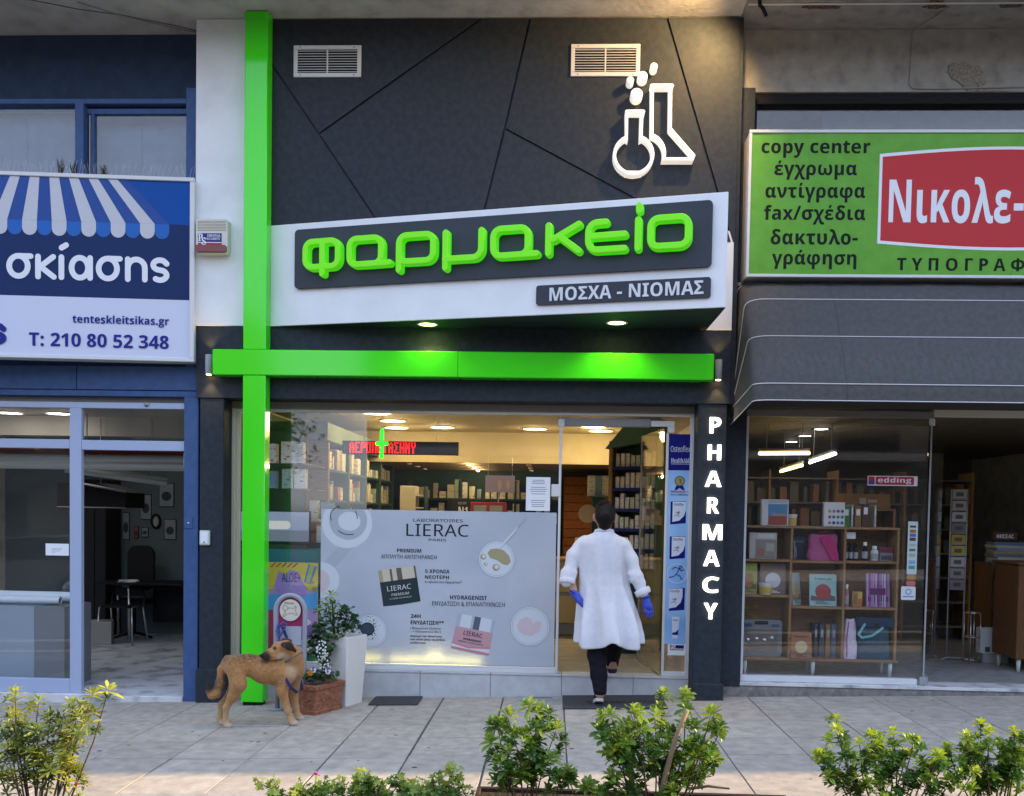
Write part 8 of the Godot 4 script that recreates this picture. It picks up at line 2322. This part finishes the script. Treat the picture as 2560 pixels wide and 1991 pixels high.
func pavement_things() -> void:
	# doormats and a metal plate
	var mat1 := mottled("mat_dark", [[0.0, lin(0.045, 0.045, 0.05)], [0.5, lin(0.065, 0.064, 0.068)], [1.0, lin(0.095, 0.093, 0.095)]], 0.25, 0.95, 0.05, 0.3, 167)
	var m := thing("doormat", "large dark grey doormat with faded lettering before the pharmacy step", "doormat", Vector3(0.10, gy(0.10) + 0.003, -8.40), "mats on the pavement")
	m.rotation_degrees.z = rad_to_deg(atan(SLOPE))
	slab(m, "mat", Vector3(0, 0, 0), Vector3(0.86, 0.012, 0.555), mat1, 0.004)
	var w1 := words(m, "lettering", "ΦΑΡΜΑΚΕΙΟ", 0.2, 0.0, 0.78, 0.10, 0.0, paint("mat_ink", lin(0.035, 0.035, 0.038), 0.9), 0.0012)
	w1.rotation_degrees.x = -90
	w1.position = Vector3(w1.position.x, 0.0135, 0.32)
	var m2 := thing("small_mat", "small dark rubber mat beside the white planter", "doormat", Vector3(-1.55, gy(-1.55) + 0.003, -8.395), "mats on the pavement")
	m2.rotation_degrees.z = rad_to_deg(atan(SLOPE))
	put(m2, "mat", prism(rrect(0.0, -0.36, 0.42, 0.0, 0.02), 0.010), mat1, Vector3(0, 0.010, 0), Vector3(-90, 0, 0))
	for i in 5:
		slab(m2, "rib", Vector3(0.05 + i * 0.07, 0.0105, 0.05), Vector3(0.075 + i * 0.07, 0.014, 0.31), mats["mat_dark"], 0.002)
	var pl := thing("drain_plate", "flat grey metal plate set in the pavement beside the doormat", "plate", Vector3(-0.285, gy(-0.28) + 0.002, -8.40))
	pl.rotation_degrees.z = rad_to_deg(atan(SLOPE))
	slab(pl, "plate", Vector3(0, 0, 0), Vector3(0.36, 0.006, 0.17), M.grey, 0.002)
	put(pl, "handle_slot", tube([Vector3(0.06, 0.0075, 0.10), Vector3(0.3, 0.0075, 0.10)], 0.004, 5), M.black)

	# arched tube stand with the round dog plate
	var s := thing("dog_stand", "arched grey tube stand with a round dog picture plate by the green post", "stand", Vector3(-2.18, gy(-2.2), -7.88))
	var arch := [Vector3(-0.105, 0.0, 0)]
	arch.append(Vector3(-0.12, 0.45, 0))
	for q in circle2(0, 0.83, 0.123, 0.13, 14, PI, 0):
		arch.append(Vector3(q.x, q.y, 0))
	arch.append(Vector3(0.12, 0.45, 0))
	arch.append(Vector3(0.115, 0.0, 0))
	var tube_grey := paint("tube_grey", lin(0.30, 0.32, 0.36), 0.35)
	put(s, "arch", tube(arch, 0.020, 12), tube_grey)
	for x in [-0.105, 0.115]:
		put(s, "foot", lathe([Vector2(0, 0.012), Vector2(0.055, 0.010), Vector2(0.062, 0.004), Vector2(0.062, 0.0), Vector2(0, 0.0)], 20), M.grey, Vector3(x, 0, 0))
	put(s, "crossbar", tube([Vector3(-0.118, 0.545, 0), Vector3(0.118, 0.545, 0)], 0.012, 8), tube_grey)
	put(s, "panel", prism(rrect(-0.075, 0.555, 0.095, 0.70, 0.004), 0.01), paint("panel_grey", lin(0.38, 0.40, 0.45), 0.4), Vector3(0, 0, 0.005))
	put(s, "back_plate", prism([Vector2(-0.10, 0.70), Vector2(0.10, 0.70)] + circle2(0, 0.84, 0.10, 0.10, 16, 0, PI), 0.006), paint("plate_red", lin(0.26, 0.03, 0.09), 0.5), Vector3(0, 0, -0.004))
	put(s, "round_plate", prism(circle2(0.0, 0.835, 0.088, 0.090, 30), 0.006), paint("plate_cream", lin(0.60, 0.57, 0.46), 0.5), Vector3(0, 0, 0.008))
	words(s, "lettering", "Welcome", -0.05, 0.885, 0.03, 0.905, 0.009, paint("plate_olive", lin(0.16, 0.14, 0.05), 0.6), 0.001, false, true)
	var doodle := begin()
	for line in [[[-0.055, 0.872], [-0.062, 0.85], [-0.052, 0.832], [-0.03, 0.838], [-0.02, 0.85], [0.0, 0.855], [0.03, 0.852], [0.045, 0.872], [0.052, 0.862], [0.045, 0.84], [0.05, 0.815], [0.062, 0.80], [0.05, 0.792], [0.036, 0.805], [0.02, 0.812], [-0.01, 0.806], [-0.03, 0.80], [-0.048, 0.782], [-0.06, 0.786], [-0.048, 0.805], [-0.036, 0.818], [-0.046, 0.826]], [[-0.055, 0.872], [-0.04, 0.878], [-0.03, 0.866], [-0.018, 0.862], [-0.02, 0.85]]]:
		var pts := []
		for q in line:
			pts.append(Vector2(q[0], q[1]))
		add_ribbon(doodle, pts, 0.0035, 0.001, false, 0.0002)
	put(s, "dog_outline", done(doodle), mats["plate_olive"], Vector3(0, 0, 0.0085))

	# terracotta box and the tall white planter, both set corner on
	var tc := Vector3(-1.898, gy(-1.9), -7.618)
	var tb := thing("terracotta_planter", "square terracotta planter with garland relief beside the dog", "planter", tc, "", 0.0)
	var clay := mottled("terracotta", [[0.0, lin(0.17, 0.065, 0.035)], [0.4, lin(0.25, 0.10, 0.055)], [0.65, lin(0.30, 0.125, 0.075)], [0.85, lin(0.36, 0.20, 0.14)], [1.0, lin(0.44, 0.30, 0.23)]], 0.4, 0.85, 0.016, 0.3, 173)
	tapered(tb, Vector2(0.154, -0.319), 0.354, 0.345, [[0.0, 0.0], [0.028, 0.0], [0.034, 0.012], [0.20, -0.004], [0.207, -0.016], [0.235, -0.018], [0.242, -0.006]], clay, "clay_box")
	var ax := Vector2(0.154, -0.319).normalized()
	var az := Vector2(-ax.y, ax.x) * -1.0
	for face in 2:
		var gar := begin(false)
		var along := Vector3(ax.x, 0, ax.y) if face == 0 else Vector3(-absf(ax.y), 0, -absf(ax.x))
		var out := Vector3(-along.z, 0, along.x) if face == 0 else Vector3(along.z, 0, -along.x)
		if out.z < 0:
			out = -out
		for seg in 2:
			var pts := []
			for i in 9:
				var u := i / 8.0
				pts.append(along * (0.05 + seg * 0.125 + u * 0.115) + Vector3(0, 0.145 - 0.04 * sin(PI * u), 0) - out * 0.006)
			add_tube(gar, pts, [0.004, 0.006, 0.008, 0.009, 0.010, 0.009, 0.008, 0.006, 0.004], 6)
			for i in 5:
				add_lathe(gar, [Vector2(0, -0.007), Vector2(0.006, -0.004), Vector2(0.007, 0.002), Vector2(0, 0.008)], 6, along * (0.06 + seg * 0.125 + i * 0.024) + Vector3(0, 0.142 - 0.035 * sin(PI * i / 4.0), 0) - out * 0.002)
		for x in [0.05, 0.175, 0.295]:
			add_tube(gar, [along * x + Vector3(0, 0.15, 0) - out * 0.006, along * (x + 0.006) + Vector3(0, 0.10, 0) - out * 0.008], [0.009, 0.004], 6)
		put(tb, "garland", done(gar), clay)
	slab(tb, "earth", Vector3(-0.12, 0.20, -0.32), Vector3(0.0, 0.225, -0.15), mats.get("soil", M.joint), 0.0)
	var wc := Vector3(-1.728, gy(-1.73), -7.985)
	var wp := thing("white_planter", "tall tapered white planter standing corner on beside the terracotta box", "planter", wc)
	tapered(wp, Vector2(0.095, -0.207), 0.228, 0.228, [[0.0, 0.0], [0.006, -0.001], [0.30, -0.018], [0.586, -0.030], [0.592, -0.026]], paint("planter_white", lin(0.68, 0.66, 0.62), 0.45), "planter_shell")
	# plants in the two planters
	var ivy := []
	for i in 3:
		ivy.append(lobed_cluster(80 + i, 16, 0.030, 5, 0.28, 0.05))
	var big_leaf := []
	for i in 3:
		big_leaf.append(rosette(90 + i, 9, 0.10, 0.040, 0.55, 1.4))
	var dk := [leaf_mat("ivy_deep", lin(0.022, 0.055, 0.020), lin(0.03, 0.08, 0.012), 0.35), leaf_mat("ivy_mid", lin(0.032, 0.075, 0.026), lin(0.05, 0.10, 0.015), 0.35)]
	var vg := [leaf_mat("variegated", lin(0.24, 0.30, 0.07), lin(0.16, 0.22, 0.03), 0.4), leaf_mat("variegated_green", lin(0.06, 0.12, 0.03), lin(0.09, 0.15, 0.02), 0.4)]
	var cluster := func(parent: Node, kinds: Array, ms: Array, spots: Array, size: float) -> void:
		for q in spots:
			var o := put(parent, "leaf_cluster", kinds[rng.randi() % kinds.size()], ms[rng.randi() % ms.size()], Vector3(q[0], q[1], q[2]) - (parent as Node3D).position)
			o.rotation = Vector3(rng.randf_range(-0.4, 0.6), rng.randf() * TAU, rng.randf_range(-0.4, 0.4))
			o.scale = Vector3.ONE * size * rng.randf_range(0.8, 1.2)
	var sch := thing("variegated_plant", "upright yellow variegated plant rising from the white planter", "plant", Vector3(-1.86, 0.53, -8.10))
	put(sch, "stem", tube([Vector3(0, 0, 0), Vector3(-0.01, 0.18, 0), Vector3(-0.02, 0.34, 0.02)], [0.012, 0.009, 0.005], 7), dk[0])
	cluster.call(sch, big_leaf, vg, [[-1.885, 0.87, -8.07], [-1.89, 0.80, -8.05], [-1.94, 0.79, -8.05], [-1.84, 0.80, -8.07], [-1.98, 0.745, -8.03], [-1.90, 0.735, -8.02], [-1.85, 0.74, -8.04], [-1.93, 0.70, -8.02], [-1.87, 0.70, -8.02]], 0.80)
	var iv := thing("dark_ivy", "dark green ivy and geranium leaves spilling over the white planter", "plant", Vector3(-1.80, 0.55, -8.1))
	cluster.call(iv, ivy, dk, [[-1.68, 0.68, -8.08], [-1.72, 0.70, -8.08], [-1.75, 0.66, -8.06], [-1.66, 0.63, -8.08], [-1.71, 0.61, -8.03], [-1.76, 0.61, -8.0], [-1.80, 0.64, -8.02], [-1.79, 0.75, -8.05], [-1.74, 0.745, -8.08], [-1.85, 0.62, -8.0], [-1.90, 0.66, -8.0], [-1.93, 0.60, -7.98], [-1.98, 0.63, -8.0], [-2.0, 0.56, -7.99], [-1.95, 0.54, -7.96], [-1.88, 0.56, -7.96], [-2.03, 0.50, -7.98], [-1.99, 0.48, -7.96], [-1.95, 0.47, -7.95], [-2.01, 0.42, -7.95], [-1.97, 0.40, -7.94], [-1.92, 0.42, -7.93], [-1.82, 0.57, -7.98], [-1.90, 0.48, -7.94], [-1.83, 0.69, -8.03], [-1.69, 0.65, -8.03]], 0.92)
	var al := thing("white_alyssum", "cascade of tiny white flowers hanging down the white planter's side", "flowers", Vector3(-1.91, 0.25, -7.93))
	cluster.call(al, ivy, dk, [[-1.93, 0.38, -7.93], [-1.90, 0.34, -7.925], [-1.87, 0.40, -7.925], [-1.90, 0.44, -7.925], [-1.87, 0.33, -7.91], [-1.85, 0.45, -7.93], [-1.885, 0.29, -7.905]], 0.70)
	for i in 60:
		var t := rng.randf()
		var p := Vector3(lerpf(-1.925, -1.875, t) + rng.randf_range(-0.042, 0.042), lerpf(0.52, 0.275, t) + rng.randf_range(-0.015, 0.015), -7.865 + 0.01 * t + rng.randf_range(-0.012, 0.012))
		put(al, "floret", meshes_floret(), paint("floret_white", lin(0.70, 0.71, 0.68), 0.7), p - al.position, Vector3(rng.randf_range(50, 110), rng.randf_range(-40, 40), 0))
	var pn := thing("pansies", "purple and white pansies with one orange bloom in the terracotta planter", "flowers", Vector3(-1.90, 0.17, -7.76))
	cluster.call(pn, ivy, dk, [[-1.96, 0.235, -7.72], [-1.91, 0.24, -7.70], [-1.86, 0.24, -7.72], [-1.82, 0.245, -7.76], [-1.79, 0.24, -7.82], [-1.88, 0.24, -7.78], [-1.98, 0.25, -7.76], [-1.94, 0.25, -7.80], [-2.02, 0.23, -7.78], [-1.84, 0.25, -7.84]], 0.72)
	for e in [[-1.938, 0.305, -7.70, lin(0.60, 0.56, 0.68), lin(0.05, 0.01, 0.12)], [-1.822, 0.293, -7.72, lin(0.62, 0.58, 0.70), lin(0.05, 0.01, 0.12)], [-1.962, 0.282, -7.69, lin(0.56, 0.20, 0.02), lin(0.40, 0.12, 0.01)]]:
		var fp: Vector3 = Vector3(e[0], e[1], e[2]) - pn.position
		var bl := put(pn, "bloom", prism(circle2(0, 0, 0.001, 0.001, 6), 0.0005), mats["floret_white"], fp)
		for q in [[0.0, 0.014, 0.014], [-0.014, 0.004, 0.012], [0.014, 0.004, 0.012], [-0.007, -0.012, 0.012], [0.007, -0.012, 0.012]]:
			put(bl, "petal", prism(circle2(q[0], q[1], q[2], q[2] * 0.9, 12), 0.0012), paint("pansy_" + (e[3] as Color).to_html(false) if q[1] < 0.01 else "pansy_top_" + (e[4] as Color).to_html(false), e[3] if q[1] < 0.01 else (e[3] as Color).lerp(e[4], 0.6), 0.6), Vector3(0, 0, 0.001 + 0.0013 * (q[0] + 0.02) * 20.0), Vector3(-12, 0, 0))
		put(bl, "face", prism(circle2(0, -0.003, 0.008, 0.007, 10), 0.001), paint("pansy_face_" + (e[4] as Color).to_html(false), e[4], 0.6), Vector3(0, 0, 0.005), Vector3(-12, 0, 0))

func meshes_floret() -> Mesh:
	if not meshes.has("floret"):
		meshes["floret"] = lathe([Vector2(0, 0.004), Vector2(0.006, 0.0035), Vector2(0.0085, 0.001), Vector2(0.006, -0.002), Vector2(0, -0.003)], 8)
	return meshes["floret"]

# box with its front corner at the origin; a runs along one side, profile gives (height, inset)
func tapered(parent: Node, a: Vector2, la: float, lb: float, prof: Array, m: Material, called: String) -> void:
	var u := a.normalized()
	var v := Vector2(u.y, -u.x)
	if v.x > 0:
		v = -v
	var st := begin()
	var rings := []
	for p in prof:
		var i: float = p[1]
		var ring := []
		var rc := 0.008
		for q in [Vector2(i + rc, i), Vector2(la - i - rc, i), Vector2(la - i, i + rc), Vector2(la - i, lb - i - rc), Vector2(la - i - rc, lb - i), Vector2(i + rc, lb - i), Vector2(i, lb - i - rc), Vector2(i, i + rc)]:
			var w: Vector2 = u * q.x + v * q.y
			ring.append(Vector3(w.x, p[0], w.y))
		rings.append(ring)
	# inner lip and earth
	var last: Array = rings[-1]
	var mid := Vector3.ZERO
	for q in last:
		mid += q / 8.0
	var inner := []
	var low := []
	for q in last:
		inner.append((q as Vector3).lerp(mid, 0.12))
		low.append((q as Vector3).lerp(mid, 0.14) - Vector3(0, 0.035, 0))
	rings.append(inner)
	rings.append(low)
	for r in rings.size() - 1:
		for k in 8:
			var n := (k + 1) % 8
			quad(st, rings[r][k], rings[r][n], rings[r + 1][n], rings[r + 1][k])
	for k in 8:
		var n := (k + 1) % 8
		tri(st, low[k], low[n], mid - Vector3(0, 0.035, 0))
	put(parent, called, done(st), m)

# the far side of the street: it is seen only mirrored in the shop glass
func across_the_street() -> void:
	struct("far_pavement", box(Vector3(60, 0.3, 4.0), 0.0), M.concrete, Vector3(0, -0.12, 7.1), Vector3(0, 0, rad_to_deg(atan(SLOPE))))
	var wall := mottled("opposite_render", [[0.0, lin(0.10, 0.09, 0.08)], [0.5, lin(0.15, 0.135, 0.115)], [1.0, lin(0.20, 0.18, 0.155)]], 3.0, 0.9, 0.01, 0.0, 179)
	for e in [[-34.0, -10.5, 8.5, "brown block across the street mirrored in the awning shop window"], [-5.5, 30.0, 7.5, "brown block across the street mirrored in the pharmacy and copy shop glass"]]:
		var b := thing("opposite_building", e[3], "building", Vector3(e[0], -0.6, 11.0))
		var w: float = e[1] - e[0]
		slab(b, "wall", Vector3(0, 0, 0), Vector3(w, e[2], 8.0), wall, 0.0)
		slab(b, "cornice", Vector3(-0.2, e[2] + 0.001, -0.3), Vector3(w + 0.2, e[2] + 0.25, 8.2), M.concrete)
		for i in int(w / 3.2):
			for f in 2:
				var x := 0.8 + i * 3.2
				var y := 0.8 + f * 3.4
				slab(b, "window", Vector3(x, y, -0.02), Vector3(x + 1.7, y + 1.8, -0.002), paint("far_window", lin(0.03, 0.035, 0.04), 0.15), 0.0)
				slab(b, "balcony", Vector3(x - 0.4, y - 0.35, -0.9), Vector3(x + 2.1, y - 0.15, -0.003), M.concrete, 0.01)
	var t := thing("street_tree", "leafy street tree across the road mirrored high in the pharmacy window", "tree", Vector3(-8.2, -0.3, 8.0))
	var bark: Material = mats["bark"]
	put(t, "trunk", tube([Vector3(0, 0, 0), Vector3(0.05, 1.2, 0), Vector3(0.0, 2.6, 0.05), Vector3(0.1, 4.2, 0.1)], [0.16, 0.13, 0.11, 0.04], 10), bark)
	var crown := begin(false)
	for i in 9:
		var a := TAU * i / 9
		var tip := Vector3(1.3 * cos(a), 3.6 + 0.5 * (i % 3), 1.3 * sin(a))
		put(t, "limb", tube([Vector3(0, 2.2, 0), Vector3(0.5 * cos(a), 2.9, 0.5 * sin(a)), tip], [0.06, 0.045, 0.015], 6), bark)
		for k in 130:
			var p := tip + Vector3(rng.randfn(), rng.randfn(), rng.randfn()) * 0.42
			var d := Vector3(rng.randf_range(-1, 1), rng.randf_range(-0.6, 0.6), rng.randf_range(-1, 1)).normalized()
			add_leaf(crown, p, d, d.cross(Vector3(0.3, 0.2, 0.9)).normalized(), 0.16, 0.09, 0.2)
	put(t, "crown", done(crown), leaf_mat("tree_leaf", lin(0.05, 0.09, 0.03), lin(0.06, 0.12, 0.02), 0.5))
	# a parked car, mirrored in the fixed blue window
	var c := thing("parked_car", "silver parked car mirrored in the fixed blue window", "car", Vector3(-11.2, gy(-11.2) - 0.14, 3.6))
	c.rotation_degrees.z = rad_to_deg(atan(SLOPE))
	var silver := paint("car_silver", lin(0.36, 0.37, 0.38), 0.25, 0.6)
	var side := [Vector2(-2.05, 0.35), Vector2(-2.08, 0.62), Vector2(-1.95, 0.80), Vector2(-1.0, 0.92), Vector2(0.85, 0.94), Vector2(1.85, 0.86), Vector2(2.05, 0.70), Vector2(2.08, 0.40), Vector2(1.9, 0.28), Vector2(-1.9, 0.28)]
	put(c, "body", prism(side, 1.66), silver, Vector3(0, 0, 0.83))
	var roof := [Vector2(-1.05, 0.921), Vector2(-0.35, 1.38), Vector2(0.75, 1.40), Vector2(1.55, 0.89)]
	put(c, "cabin", prism(roof, 1.46), paint("car_glass", lin(0.02, 0.025, 0.03), 0.08), Vector3(0, 0, 0.73))
	put(c, "roof", prism([Vector2(-0.42, 1.381), Vector2(0.80, 1.401), Vector2(0.72, 1.43), Vector2(-0.30, 1.42)], 1.40), silver, Vector3(0, 0, 0.70))
	for x in [-1.28, 1.30]:
		for z in [-0.80, 0.80]:
			var wh := put(c, "wheel", lathe([Vector2(0, -0.1), Vector2(0.22, -0.1), Vector2(0.31, -0.09), Vector2(0.31, 0.09), Vector2(0.22, 0.1), Vector2(0, 0.1)], 20), M.black, Vector3(x, 0.31, z), Vector3(90, 0, 0))
			put(wh, "rim", lathe([Vector2(0, 0.105), Vector2(0.19, 0.102), Vector2(0.2, 0.09)], 16), M.steel)
			put(wh, "rim", lathe([Vector2(0.2, -0.09), Vector2(0.19, -0.102), Vector2(0, -0.105)], 16), M.steel)
	for z in [-0.6, 0.6]:
		slab(c, "headlight", Vector3(-2.09, 0.60, z - 0.16), Vector3(-2.0, 0.72, z + 0.16), M.paper, 0.02)
		slab(c, "tail_lamp", Vector3(2.02, 0.62, z - 0.16), Vector3(2.09, 0.74, z + 0.16), mats["strobe_red"], 0.02)
